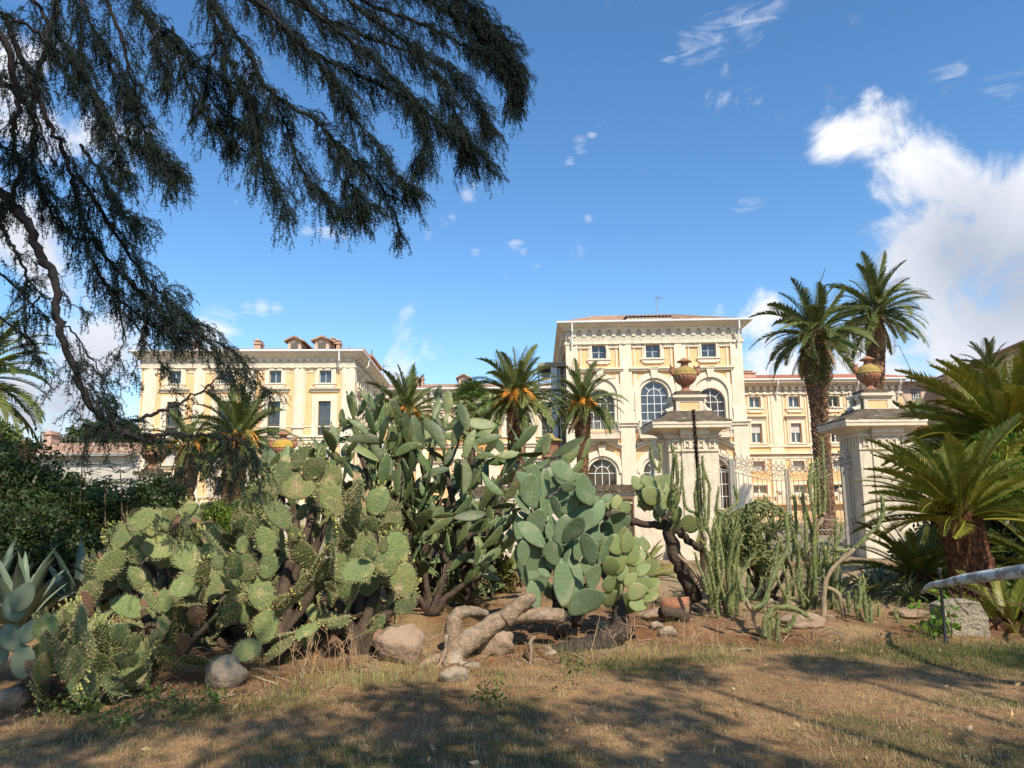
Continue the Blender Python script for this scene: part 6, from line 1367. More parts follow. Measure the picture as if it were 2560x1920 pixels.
# ================= bushes, hedge, far trees =================
def bush(label,blobs,n,size,mt,seed,name='bush',cat='bush',tone=(.6,1.3),stems=10,up=.3,tint=None,group=None,shell=.5):
    """blobs: (px,py,Y,radius m[,rz])"""
    rng=np.random.default_rng(seed); cs=np.array([At(b[0],b[1],b[2]) for b in blobs]); rs=np.array([[b[3],b[3],b[4] if len(b)>4 else b[3]] for b in blobs])
    c0=cs.mean(0); c0[2]=H(c0[0],c0[1]); T=thing(name,label,cat,tuple(c0),0,group)
    # secondary clumps roughen each blob
    k=rng.choice(len(cs),len(cs)*9); u=rng.normal(size=(len(k),3)); u/=np.linalg.norm(u,axis=1,keepdims=True); sc=cs[k]+u*rs[k]*.72; sr=rs[k]*(.28+.22*rng.random((len(k),1)))
    P=clumps(np.concatenate([cs,sc]),np.concatenate([rs*.8,sr]),n,rng,shell); P=P[P[:,2]>H(c0[0],c0[1])+.02]
    m=MB(); leaves(m,P,size,rng,tone,up,.5,tint); obj('foliage',m,mt,T)
    m=MB()
    for i in range(stems):
        q=sc[rng.integers(0,len(sc))]; b=np.array([q[0]*.5+c0[0]*.5+rng.normal()*.2,q[1],H(q[0],q[1])-.05]); m.tube(smooth_path([b,(b+q)/2+rng.normal(size=3)*.15,q],7),np.linspace(.03,.008,7),5)
    if stems: obj('stem',m,M_stem,T)
    return T
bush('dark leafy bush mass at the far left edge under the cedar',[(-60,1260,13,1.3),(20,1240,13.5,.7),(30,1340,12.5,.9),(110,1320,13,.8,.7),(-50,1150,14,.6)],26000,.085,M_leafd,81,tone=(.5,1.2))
bush('green sunlit bush beneath the yellow lidded terracotta pot',[(130,1230,15,.7,.55),(190,1260,15,.7),(90,1220,15.5,.55),(240,1300,14.8,.7),(160,1330,14,.8)],18000,.085,M_leaf,82)
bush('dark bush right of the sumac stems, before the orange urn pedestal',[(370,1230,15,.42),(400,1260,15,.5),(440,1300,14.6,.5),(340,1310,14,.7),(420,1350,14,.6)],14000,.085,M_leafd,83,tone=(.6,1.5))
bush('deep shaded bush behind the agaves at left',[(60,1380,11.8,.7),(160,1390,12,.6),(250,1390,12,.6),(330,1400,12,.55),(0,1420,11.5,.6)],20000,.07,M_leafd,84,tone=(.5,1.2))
bush('bright clipped green hedge behind the spiny cactus',[(490,1310,16,.5,.42),(540,1300,16,.5,.42),(590,1320,16,.5,.45),(640,1340,16,.5,.5),(520,1370,15.8,.6,.5),(600,1380,15.8,.6,.5)],24000,.05,M_leaf,85,'hedge','hedge',(.8,1.6),4,tint=(1.25,1.25,.7))
bush('climbing green shrub right of the palm trunk, above the hedge',[(650,1245,19,.45),(625,1270,19,.5),(680,1230,19,.35),(665,1290,18.5,.5)],9000,.08,M_leaf,86)
bush('rounded tree beyond the low tiled roof, nearer the palace',[(215,1095,60,1.3,1.1),(232,1090,60,1.2),(205,1105,60,1.0)],2600,.35,M_leaf,87,'tree','tree',group='small trees beyond the low roof',stems=3)
bush('small tree beyond the low tiled roof, left of the palace corner',[(185,1108,60,1.0,.8),(175,1112,60,.8)],1500,.35,M_leafd,88,'tree','tree',group='small trees beyond the low roof',stems=3)
bush('dark tree beside the palace corner behind the cedar bough',[(300,1090,58,1.3),(270,1100,58,1.2),(330,1100,58,1.2)],3000,.35,M_leafd,89,'tree','tree',group='small trees beyond the low roof',stems=3)
bush('yellow green tree at the left edge above the low house railing',[(0,1095,40,.9),(30,1105,40,.8,.5),(-20,1100,40,1)],2400,.25,M_leaf,90,'tree','tree',stems=3)
bush('feathery bright green bush between the two big cycads',[(2470,1150,13.5,.55),(2540,1150,13.5,.6),(2400,1190,13.5,.4,.3),(2560,1210,13.2,.5),(2500,1210,13.2,.5)],14000,.10,M_leaf,91,tone=(.9,1.7),tint=(1.0,1.25,.6))
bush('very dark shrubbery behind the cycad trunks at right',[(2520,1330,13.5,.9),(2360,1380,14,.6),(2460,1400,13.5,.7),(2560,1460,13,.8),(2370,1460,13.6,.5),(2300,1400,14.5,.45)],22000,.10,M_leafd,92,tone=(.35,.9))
bush('green undergrowth at the foot of the cycads by the right edge',[(2540,1500,10.6,.4),(2500,1560,10.2,.35,.25),(2570,1560,10.0,.4,.3),(2420,1500,11.2,.35)],7000,.11,M_leaf,93,tone=(.5,1.1))
bush('dry brown twiggy shrub in the gap before the lattice vent',[(1210,1400,12.5,.5),(1180,1330,12.8,.45),(1240,1450,12.3,.4)],5000,.07,M_leafd,94,tone=(.6,1.2),tint=(2.2,1.3,.8))
def sumac(label,px,py,Y,tips,seed):
    rng=np.random.default_rng(seed); b=At(px,py,Y); b[2]=H(b[0],b[1]); T=thing('sapling',label,'sapling',tuple(b),0,'thin feather leaved saplings')
    s=MB(); l=MB()
    for (x,y) in tips:
        e=At(x,y,Y+rng.normal()*.2); P=smooth_path([b,(b+e)/2+np.array([rng.normal()*.08,0,0]),e],12); s.tube(P,np.linspace(.022,.008,12),5)
        for k in range(13):
            a=rng.random()*2*PI; c=P[-1-int(rng.random()*3)]; d=np.array([math.cos(a),math.sin(a),.25+.3*rng.random()]); L=.30+.25*rng.random()
            for j in range(9):
                t=(j+1)/9; q=c+d*L*t+np.array([0,0,-.28*L*t*t]); w=np.array([-math.sin(a),math.cos(a),0])
                for sd in (-1,1):
                    u=sd*w*.085*(1.15-t*.7)+d*.03+np.array([0,0,-.02]); f=d*.014; kk=.6+.8*rng.random(); l.add([q,q+u*.5+f,q+u,q+u*.5-f],[[[0,1,2,3]]],0,(kk,kk,kk))
    obj('stem',s,M_stem,T,True); obj('foliage',l,M_leafd,T)
sumac('slim feathery sapling standing before the low house wall, left of the pair',200,1400,13.5,[(205,1165),(265,1195),(180,1230)],95)
sumac('slim feathery sapling left of the orange urn, right of the pair',280,1400,13.5,[(300,1165),(262,1210),(320,1240),(345,1215)],96)
# ================= fallen wood, rocks, small things =================
M_log=mat('bare_log_bark',(.36,.25,.155),.9,.3,16,col2=(.13,.095,.065),bump=.022,bscale=45,c3=((.44,.36,.27),2.2,.52,.66))
M_cut=mat('cut_wood_end',(.22,.17,.13),.9,.3,20)
M_dlog=mat('dark_rotten_bark',(.075,.055,.042),.95,.4,14,col2=(.035,.027,.022),bump=.04,bscale=26)
M_rock=mat('tan_rock',(.36,.25,.165),.95,.3,4,col2=(.24,.165,.11),bump=.03,bscale=18)
M_rockg=mat('pale_grey_rock',(.38,.29,.19),.95,.3,6,col2=(.19,.155,.12),bump=.03,bscale=18)
def logm(px,r,mt,rng,jit=.07,n=26,k=14,nz=.12):
    n=int(n*1.6); k=int(k*2); m=MB(); P=smooth_path([At(*q) for q in px],n); rr=np.interp(np.linspace(0,1,n),np.linspace(0,1,len(r)),r)*(1+jit*rng.normal(size=n)*.6); th=np.arange(k)
    m.tube(P,rr,k,0,jit=nz*.08,rng=rng,ridge=.22); return m
Q6=lambda x,y,Y:(800+x/2.44,1240+y/2.44,Y)
def fallen():
    rng=np.random.default_rng(101); b=At(1136,1668,8.0); b[2]=H(b[0],8.0); T=thing('fallen_trunk','large pale fallen trunk with forked base and sawn end lying across the bed','log',tuple(b))
    m=logm([Q6(800,1075,7.95),Q6(820,960,8.0),Q6(900,890,8.05),Q6(1000,820,8.15),Q6(1100,755,8.25),Q6(1210,725,8.35),Q6(1330,722,8.4),Q6(1480,735,8.45)],[.12,.115,.115,.10,.092,.088,.08,.078],M_log,rng,.05,34,18)
    tr=obj('trunk',m,M_log,T,True)
    P=At(*Q6(1482,735,8.45)); Pd=At(*Q6(1470,734,8.44)); d=unit(P-Pd); m=MB(); m.tube([P,P+d*.004+d*.006],[.072,.066],14); obj('sawn_end',m,M_cut,T)
    obj('limb',logm([Q6(835,960,8.05),Q6(815,860,8.1),Q6(815,770,8.15),Q6(850,715,8.2),Q6(930,705,8.35),Q6(1010,720,8.6)],[.09,.085,.085,.07,.055,.045],M_log,rng),M_log,T,True)
    obj('limb',logm([Q6(1120,760,8.25),Q6(1190,690,8.3),Q6(1260,640,8.3),Q6(1310,612,8.3)],[.10,.09,.075,.04],M_log,rng,n=16),M_log,T,True)
    for q,r in (([Q6(840,1050,7.95),Q6(900,1055,7.85),Q6(975,1035,7.8)],[.085,.07,.03]),([Q6(800,1010,8),Q6(700,1000,7.9),Q6(620,1050,7.75),Q6(530,1125,7.6)],[.07,.06,.045,.02]),([Q6(790,1040,8.0),Q6(770,1070,7.8),Q6(810,1085,7.75),Q6(860,1080,7.7)],[.07,.06,.05,.02])):
        obj('root',logm(q,r,M_log,rng,n=16),M_log,T,True)
fallen()
def darklog():
    rng=np.random.default_rng(102); q=lambda x,y,Y:(1200+x/3.318,1200+y/3.318,Y); b=At(1411,1628,8.5); b[2]=H(b[0],8.5)
    T=thing('dark_log','blackened rotten log curving up to the round padded cactus','log',tuple(b))
    obj('trunk',logm([q(600,1440,8.4),q(760,1420,8.5),q(920,1385,8.6),q(1080,1320,8.7),q(1165,1230,8.8),q(1160,1100,8.9),q(1135,1000,8.95)],[.08,.115,.125,.12,.11,.085,.07],M_dlog,rng,.06,36,16,.3),M_dlog,T,True)
    for a,r in (([q(640,1440,8.4),q(560,1470,8.3),q(480,1540,8.15),q(400,1610,8.0)],[.06,.05,.035,.015]),([q(560,1450,8.35),q(470,1480,8.4),q(380,1460,8.5)],[.04,.03,.012]),([q(600,1420,8.4),q(530,1390,8.5),q(470,1400,8.6)],[.04,.03,.01])):
        obj('root',logm(a,r,M_log,rng,n=14),M_log,T,True)
darklog()
def stick(label,px,r,mt=None,cat='stick',name='stick'):
    rng=np.random.default_rng(int(px[0][0])); P=[At(*q) for q in px]; b=P[0].copy(); b[2]=H(b[0],b[1]); m=MB(); m.tube(smooth_path(P,12),np.linspace(r[0],r[1],12),7,jit=.12,rng=rng); solo(name,m,mt or M_log,label,cat,b,True)
stick('thin bare forked stick leaning on the base of the fallen trunk',[Q6(700,1070,7.7),Q6(760,960,7.8),Q6(770,850,7.95)],[.014,.02])
stick('short bare stick beside the forked stick, standing at the trunk roots',[Q6(735,1070,7.7),Q6(740,980,7.8),Q6(765,930,7.85)],[.016,.012])
stick('bare grey stick standing upright in front of the dark log roots',[Q6(1275,1060,7.9),Q6(1290,960,8.0),Q6(1280,900,8.05),Q6(1310,860,8.1)],[.018,.022])
stick('thick bare branch lying low under the spiny cactus at left',[(0,1660,7.4),(120,1640,7.6),(220,1600,7.8),(300,1575,8.0)],[.085,.05])
stick('dark sloping trunk in the shade behind the low spiny pads',[(80,1650,7.9),(160,1640,8.1),(300,1620,8.4),(420,1640,8.4)],[.11,.10],M_wood)
def rock(label,px,py,Y,s,seed,mt,cat='rock',name='rock',dz=-.25,sq=1.0,noise=.25):
    g=np.random.default_rng(seed); c=At(px,py,Y); c[2]=H(c[0],c[1]); n1,n2=22,34; th=np.linspace(0,PI,n1)[:,None]; ph=np.arange(n2)[None,:]/n2*2*PI
    d=np.stack([np.sin(th)*np.cos(ph),np.sin(th)*np.sin(ph),np.cos(th)*np.ones_like(ph)],-1)
    if sq!=1: d=np.sign(d)*np.abs(d)**sq
    k=1+noise*((vnoise(d[...,0]*1.3+seed,d[...,1]*1.3+d[...,2]*1.7,1.2,3)-.5)*2)+ .10*(vnoise(d[...,0]*5+seed,d[...,1]*5+d[...,2]*4,1,3)-.5)
    for _ in range(5):   # chipped facets
        nrm=unit(g.normal(size=3)); dd=(d*nrm).sum(-1); k=np.where(dd*k>.80,.80/np.maximum(dd,.01),k)
    V=d*k[...,None]*np.array(s)/2+c+np.array([0,0,s[2]*(.5+dz)]); V=V.reshape(-1,3); m=MB(); i,j=np.meshgrid(np.arange(n1-1),np.arange(n2),indexing='ij'); j2=(j+1)%n2
    m.add(V,np.stack([i*n2+j,(i+1)*n2+j,(i+1)*n2+j2,i*n2+j2],-1).reshape(-1,4)); return solo(name,m,mt,label,cat,c,True)
rock('round tan boulder under the arch of the fallen trunk',1236,1655,8.3,(.40,.32,.36),111,M_rock)
rock('flat faced tan slab leaning left of the fallen trunk roots',1000,1672,7.9,(.52,.35,.46),112,M_rock,sq=.8)
rock('small pale grey rock on the lawn edge below the fallen trunk',1137,1718,7.25,(.28,.22,.17),113,M_rockg,sq=.85)
rock('rounded pale boulder in the shade under the tall spiny cactus',560,1735,7.0,(.38,.33,.32),114,M_rockg)
rock('small reddish rock under the spiny cactus at far left',30,1770,6.4,(.28,.25,.2),115,M_rock)
rock('small white rock right of the dark log',1668,1590,9.1,(.22,.18,.15),118,M_rockg,sq=.8)
rock('small pale rock beside the white rock',1640,1572,9.4,(.18,.15,.11),119,M_rockg,sq=.8)
rock('long low tan rock behind the cane cactus stems',1660,1560,9.8,(.55,.3,.2),120,M_rock)
rock('pale rock lying before the small agaves at right',1990,1540,10.5,(.4,.25,.2),121,M_rockg)
rock('flat sunlit rock right of the cane cactus tufts',2280,1570,9.9,(.5,.35,.12),122,M_rock,dz=-.3)
rock('tan rock between the front cane cactus roots',2010,1600,9.4,(.6,.35,.22),123,M_rock)
rock('pale pinkish rock glimpsed between dark cactus trunks',600,1650,8.9,(.3,.2,.3),124,M_rockg)
m=logm([(1655,1530,9.6),(1690,1535,9.7),(1720,1550,9.7)],[.07,.075,.08],M_log,np.random.default_rng(3),n=10); b=At(1690,1545,9.7); b[2]=H(b[0],9.7); solo('stump',m,M_wood,'short sawn stump lying right of the terracotta shard','log',b,True)
def shard():
    c=At(1690,1520,10.3); c[2]=H(c[0],10.3); m=MB(); th=np.linspace(-PI*.95,-PI*.1,14); V=[];
    for z,r in ((0,.20),(.12,.22),(.22,.20)):
        for rr in (r,r-.03): V+= [(c[0]+rr*math.cos(t),c[1]+rr*math.sin(t)*.6,c[2]+z) for t in th]
    n=14; F=[]
    for a,b in ((0,2),(2,4)): F+= [[a*n+i,a*n+i+1,b*n+i+1,b*n+i] for i in range(n-1)]+[[(a+1)*n+i+1,(a+1)*n+i,(b+1)*n+i,(b+1)*n+i+1] for i in range(n-1)]
    F+=[[4*n+i,4*n+i+1,5*n+i+1,5*n+i] for i in range(n-1)]
    m.add(V,np.array(F)); solo('broken_pot',m,M_terra,'broken terracotta pot shard among the stems behind the round cactus','pot',c,True)
shard()
def plate(label,px,py,Y,w,h):
    c=At(px,py,Y); z0=H(c[0],Y); T=thing('plant_label',label,'sign',(c[0],Y,z0)); m=MB(); m.tube([(c[0],Y+.01,z0-.05),(c[0],Y+.01,c[2]-h/2)],.008,6); obj('stake',m,M_dark,T)
    m=MB(); m.prism([(c[0]-w/2,c[2]-h/2),(c[0]+w/2,c[2]-h/2),(c[0]+w/2,c[2]+h/2),(c[0]-w/2,c[2]+h/2)],Y-.006,Y); obj('plate',m,mat('grey_green_plate',(.33,.35,.27),.5,.15,9),T)
    m=MB()
    for k,(f,g_) in enumerate(((.7,.25),(.5,0),(.6,-.25))): m.box(c[0]-w*f/2,c[0]+w*f/2,Y-.008,Y-.0062,c[2]+h*g_-.004,c[2]+h*g_+.004)
    obj('lettering',m,M_dark,T)
plate('small grey green plant label on a stake behind the dark log',1504,1563,9.3,.125,.085)
plate('tiny plant label deep in the shade behind the tall cactus trunks',1104,1375,11.3,.10,.06)
# stone block
def block():
    c=At(2418,1620,9.1); c[2]=H(c[0],9.1); g=np.random.default_rng(9); m=MB(); n=12
    P=[(-.27,0),(.30,0),(.28,.26),(.20,.42),(.10,.445),(-.12,.43),(-.24,.38)]
    def lay(y,s): return [(c[0]+x*s+g.normal()*.006,c[1]+y+g.normal()*.01,c[2]-.05+z*s*(1.0)) for x,z in P]
    V=[]; ys_=[(-.02,.955),(0,1),(.12,1.01),(.28,1.0),(.30,.96)]
    for y,s in ys_: V+=lay(y,s)
    k=len(P); F=[]
    for a in range(4): F+= [[a*k+i,(a+1)*k+i,(a+1)*k+(i+1)%k,a*k+(i+1)%k] for i in range(k)]
    m.add(V,[np.array(F),np.arange(k)[None],(np.arange(k)+4*k)[None,::-1]])
    solo('stone_block',m,mat('pitted_stone',(.34,.29,.21),.95,.3,7,col2=(.24,.20,.14),bump=.05,bscale=20,spots=((.11,.09,.06),16,.28)),'pitted squarish stone block at the right lawn edge beside the climbing plant','stone block',c)
block()
def vine():
    rng=np.random.default_rng(131); b=At(2345,1640,8.9); b[2]=H(b[0],8.9); T=thing('climbing_plant','bright heart leaved climbing plant left of the stone block','plant',tuple(b)); s=MB(); l=MB()
    for (x,y) in ((2345,1480),(2370,1500),(2320,1520),(2340,1560),(2385,1530),(2300,1500),(2370,1560)):
        e=At(x,y,8.9+rng.normal()*.1); P=smooth_path([b+rng.normal(size=3)*[.12,.06,0],(b+e)/2+rng.normal(size=3)*.06,e],10); s.tube(P,np.linspace(.007,.003,10),4)
        Pq=P[rng.integers(1,10,9)]+rng.normal(size=(9,3))*.03; leaves(l,Pq,.08,rng,(1.0,1.8),.1,.8,(1.0,1.25,.6))
    Pq=b+rng.normal(size=(70,3))*[.10,.06,.0]+np.stack([0*rng.random(70),0*rng.random(70),.03+.2*rng.random(70)],1); leaves(l,Pq,.07,rng,(.8,1.5),.1,.8,(1.0,1.2,.6))
    obj('stem',s,M_stem,T); obj('foliage',l,M_leaf,T)
vine()
def pole():
    rng=np.random.default_rng(132); P=[At(2306,1480,8.6),At(2325,1464,8.3),At(2364,1458,7.9),At(2400,1450,7.6),At(2468,1440,7.2),At(2580,1424,6.7),At(2760,1395,6.1)]
    P2=smooth_path(P,40); r=np.interp(np.linspace(0,1,40),[0,.12,.3,.6,1],[.018,.026,.038,.052,.065]); m=MB(); m.tube(P2,r,16,jit=.015,rng=rng)
    b=P2[-1].copy(); b[2]=H(b[0],b[1]); T=thing('pale_trunk','smooth pale blue grey leaning trunk reaching in from the right edge','branch',tuple(b))
    obj('trunk',m,mat('pale_blotched_bark',(.52,.57,.56),.6,.1,5,col2=(.60,.64,.62),c3=((.30,.27,.235),7,.49,.56),bump=.006,bscale=30),T,True)
    m=MB(); m.tube(smooth_path([P2[-1],P2[-1]+np.array([.4,-.05,-.5]),np.array([P2[-1][0]+.7,P2[-1][1],-.1])],12),np.linspace(.08,.11,12),14); obj('base',m,MATS['pale_blotched_bark'],T,True)
pole()
for k,(x,y0,y1,Y,lab) in enumerate(((2347,1419,1500,8.7,'dark iron chain post with round knob beside the pale leaning trunk'),(2398,1455,1530,9.3,'dark iron chain post behind the climbing plant'))):
    p=At(x,y0,Y); z0=H(p[0],Y); m=MB(); m.lathe([(.03,0),(.035,.0),(.03,.03),(.018,.05),(.015,p[2]-z0-.07),(.025,p[2]-z0-.06),(.012,p[2]-z0-.045),(.028,p[2]-z0-.02),(.02,p[2]-z0)],12,(p[0],Y,z0)); solo('chain_post',m,mat('black_iron',(.03,.03,.032),.5,.2,9),lab,'post',(p[0],Y,z0),True,'chain posts')
def chain():
    a,b=At(2345,1428,8.7),At(2420,1535,8.9); c=At(2700,1510,8.6); e=At(2402,1462,9.3); m=MB()
    for (p,q,sag) in ((a,b,.05),(e,c,.12)):
        n=int(np.linalg.norm(q-p)/.035); 
        for i in range(n):
            t=(i+.5)/n; x=p+(q-p)*t-np.array([0,0,sag*4*t*(1-t)]); d=unit(q-p); u=unit(np.cross(d,[0,0,1.])) if i%2 else unit(np.cross(d,np.cross(d,[0,0,1.])))
            th=np.linspace(0,2*PI,9); m.tube([x+d*.024*math.cos(s)+u*.012*math.sin(s) for s in th],.0035,4,cap=False)
    c0=a.copy(); solo('chain',m,mat('rusty_chain',(.16,.11,.08),.7,.3,30,metal=.3),'rusty chain hanging from the two iron posts at the right','chain',c0)
chain()
# ================= grass and litter =================
def grass():
    rng=np.random.default_rng(141)
    def scatter(n,y0,y1,fn): 
        y=y0+(y1-y0)*rng.random(n)**1.25; x=(rng.random(n)*2-1)*(y*.74+.5); k=fn(x,y); return x[k],y[k]
    def blades(x,y,h,w,col,reach):
        n=len(x); z=hgt(x,y)-.003; a=rng.random(n)*2*PI; d=np.stack([np.cos(a),np.sin(a),0*a],1); B=np.stack([x,y,z],1); s=np.stack([-np.sin(a),np.cos(a),0*a],1)*(w/2)[:,None]
        l=(reach*(.4+.9*rng.random(n)))[:,None]; up=np.array([0,0,1.]); bd=s/(w/2)[:,None]*l*(rng.random((n,1))-.5)*.5
        M=B+d*l*.5+bd+up*(h*.9)[:,None]; Tp=B+d*l+up*(h*(.3+.8*rng.random(n)))[:,None]
        V=np.stack([B-s,B+s,M+s*.8,M-s*.8,Tp],1).reshape(-1,3); i=np.arange(n)[:,None]*5
        return V,[i+np.array([[0,1,2,3]]),i+np.array([[3,2,4]])],np.repeat(col,5,0)
    def stuff(name,parts,mt):
        m=MB(); 
        for V,F,C in parts:
            m.v.append(V); cc=np.ones((len(V),4)); cc[:,:3]=C; m.c.append(cc); [m.f.append((f+m.n,0)) for f in F]; m.n+=len(V)
        o=obj(name,m,mt); o['kind']='stuff'; return o
    M_blade=mat('grass_blades',(1,1,1),.7,.2,3,attr=True,trans=.25,spec=.15)
    # dry thatch, lying almost flat
    x,y=scatter(190000,4.2,10.5,lambda x,y:rng.random(len(x))<(.25+.75*(y<bed_edge(x)+(vnoise(x,y+9,1.3)-.5)*.9+.25)))
    n=len(x); _,gr,b=ground_cols(x,y); t=rng.random(n); pt=vnoise(x+11,y+3,.75,4); pt2=vnoise(x+5,y-7,3.1,2)
    col=np.array([.68,.48,.25])*(1-t[:,None])+np.array([.34,.19,.095])*t[:,None]; col*= (.45+.9*pt*pt2*2)[:,None]; isg=rng.random(n)<gr*.45+.02; col[isg]=(np.array([.15,.155,.05])*(.55+.9*rng.random((isg.sum(),1)))); 
    h=np.where(isg,.022+.035*rng.random(n),.010+.022*rng.random(n))
    P1=blades(x,y,np.where(isg,.012+.02*rng.random(n),.004+.014*rng.random(n)),.0022+.0020*rng.random(n),col,np.where(isg,.03,.075))
    q=2600; ty=4.3+4.6*rng.random(q)**1.2; tx=(rng.random(q)*2-1)*(ty*.74+.4); ok=(ty<bed_edge(tx)+.5); tx,ty=tx[ok],ty[ok]; q=len(tx); x=np.repeat(tx,16)+rng.normal(size=q*16)*.03; y=np.repeat(ty,16)+rng.normal(size=q*16)*.03; n=q*16; t=np.repeat(rng.random(q),16)*.7+.3*rng.random(n); grn=np.repeat(rng.random(q)<.12,16)
    col=np.array([.62,.48,.26])*(1-t[:,None])+np.array([.34,.22,.11])*t[:,None]; col[grn]=np.array([.17,.20,.06])*(.7+.6*rng.random((grn.sum(),1))); P1b=blades(x,y,.015+.045*rng.random(n),.0022+.0012*rng.random(n),col,.05)
    stuff('dry_lawn_grass',[P1,P1b],M_blade)
    # green tufts along the edge of the bed and in the right part of the lawn
    x,y=scatter(220000,5.4,10.2,lambda x,y:(rng.random(len(x))<np.clip(1.1*np.exp(-((y-bed_edge(x)+.10+.25*sstep(2.6,4.4,x))/(.28+.32*sstep(2.6,4.4,x)))**2)*sstep(.42,.60,vnoise(x+3,y*2,.9,3)+.35*sstep(2.6,4.4,x)),0,1)))
    n=len(x); t=rng.random((n,1)); col=np.array([.11,.155,.035])*(1-t)+np.array([.30,.29,.11])*t**2; col*=(.6+.7*rng.random((n,1))); P2=blades(x,y,.018+.055*rng.random(n)**1.8,.0028+.0016*rng.random(n),col,.035)
    # yellow seed grass near the fallen trunk
    cx=np.array([At(p,q,7.4)[0] for p,q in ((930,1),(1000,1),(900,1),(1050,1),(1620,1),(1760,1),(1440,1))]); cy=np.array([7.2,7.3,7.1,7.45,8.2,8.4,8.2]); k=rng.integers(0,7,2200); x=cx[k]+rng.normal(size=2200)*.34; y=cy[k]+rng.normal(size=2200)*.17
    t=rng.random((2200,1)); col=np.array([.30,.33,.10])*(1-t)+np.array([.50,.42,.20])*t; P3=blades(x,y,.04+.12*rng.random(2200)**1.5,.0026*np.ones(2200),col,.05)
    stuff('green_edge_grass',[P2,P3],M_blade)
    # dead leaves and straw in the bed
    x,y=scatter(90000,6,13,lambda x,y:y>bed_edge(x)-.2); n=len(x); t=rng.random((n,1)); col=np.array([.34,.22,.12])*(1-t)+np.array([.50,.38,.22])*t; P4=blades(x,y,.006+.014*rng.random(n),.003+.007*rng.random(n)**3,col*(.6+.6*rng.random((n,1))),.06)
    stuff('bed_litter',[P4],M_blade)
    # tufts of dry and green grass inside the bed
    q=420; ty=7+4.5*rng.random(q); tx=(rng.random(q)*2-1)*5.5; ok=(ty>bed_edge(tx)+.1); tx,ty=tx[ok],ty[ok]; q=len(tx); x=np.repeat(tx,26)+rng.normal(size=q*26)*.05; y=np.repeat(ty,26)+rng.normal(size=q*26)*.05; n=q*26; grn=np.repeat(rng.random(q)<.4,26); t=rng.random((n,1))
    col=np.array([.50,.38,.20])*(1-t)+np.array([.30,.19,.10])*t; col[grn]=np.array([.16,.19,.06])*(.6+.7*rng.random((grn.sum(),1))); P5=blades(x,y,.04+.10*rng.random(n),.0028*np.ones(n),col,.06)
    stuff('bed_grass_tufts',[P5],M_blade)
    # twigs and dead stems lying in the bed
    m=MB()
    for k in range(240):
        a=rng.random()*2*PI; tx=(rng.random()*2-1)*4.5; ty=float(bed_edge(tx))+.1+2.2*rng.random()**1.5; l=.08+.3*rng.random(); e=(tx+math.cos(a)*l,ty+math.sin(a)*l); mz=.01+.05*rng.random()
        P=smooth_path([(tx,ty,H(tx,ty)+.005),((tx+e[0])/2+rng.normal()*.02,(ty+e[1])/2,H(tx,ty)+mz+.02),(e[0],e[1],H(*e)+mz)],6); m.tube(P,np.linspace(.006,.003,6)*(.6+rng.random()),4)
    o=obj('fallen_twigs',m,M_log); o['kind']='stuff'
    # fallen leaves on the lawn
    x,y=scatter(170,4.8,8.6,lambda x,y:np.ones(len(x),bool)); P=np.stack([x,y,hgt(x,y)+.018],1); m=MB(); leaves(m,P,.055,rng,(.8,1.4),.0,.45); o=obj('fallen_leaves',m,mat('dry_leaf',(.42,.30,.15),.7,.3,5,attr=True)); o['kind']='stuff'
    # dry weed stems under the spiny cactus
    m=MB()
    for k in range(60):
        px=rng.choice([820,760,880,330,1550,1750]); b=Gp(px+rng.normal()*35,1690 if px<900 else 1640); b[1]+=rng.random()*.4; b[2]=H(b[0],b[1]); h=.15+.28*rng.random(); e=b+np.array([rng.normal()*.09,rng.normal()*.06,h]); m.tube([b,(b+e)/2+rng.normal(size=3)*.012,e],[.0035,.003,.002],3)
        for q in range(4): c=b+(e-b)*(.4+.6*rng.random()); f=c+np.array([rng.normal()*.05,rng.normal()*.04,.05]); m.tube([c,f],.002,3)
    o=obj('dry_weeds',m,mat('dry_stem',(.40,.25,.14),.8,.2,9)); o['kind']='stuff'
    # weeds at the lower left
    m=MB(); b=np.array([Gp(px+rng.normal()*30,py+rng.normal()*14) for px,py in [(230,1800),(150,1790),(450,1790),(380,1760),(520,1770),(300,1830),(1240,1760),(1440,1690)] for _ in range(50)]); b[:,2]+=.02+.11*rng.random(len(b)); leaves(m,np.repeat(b,3,0)+rng.normal(size=(len(b)*3,3))*.03,.035,rng,(.7,1.4),.4,.6); o=obj('leafy_weeds',m,M_leaf); o['kind']='stuff'
grass()
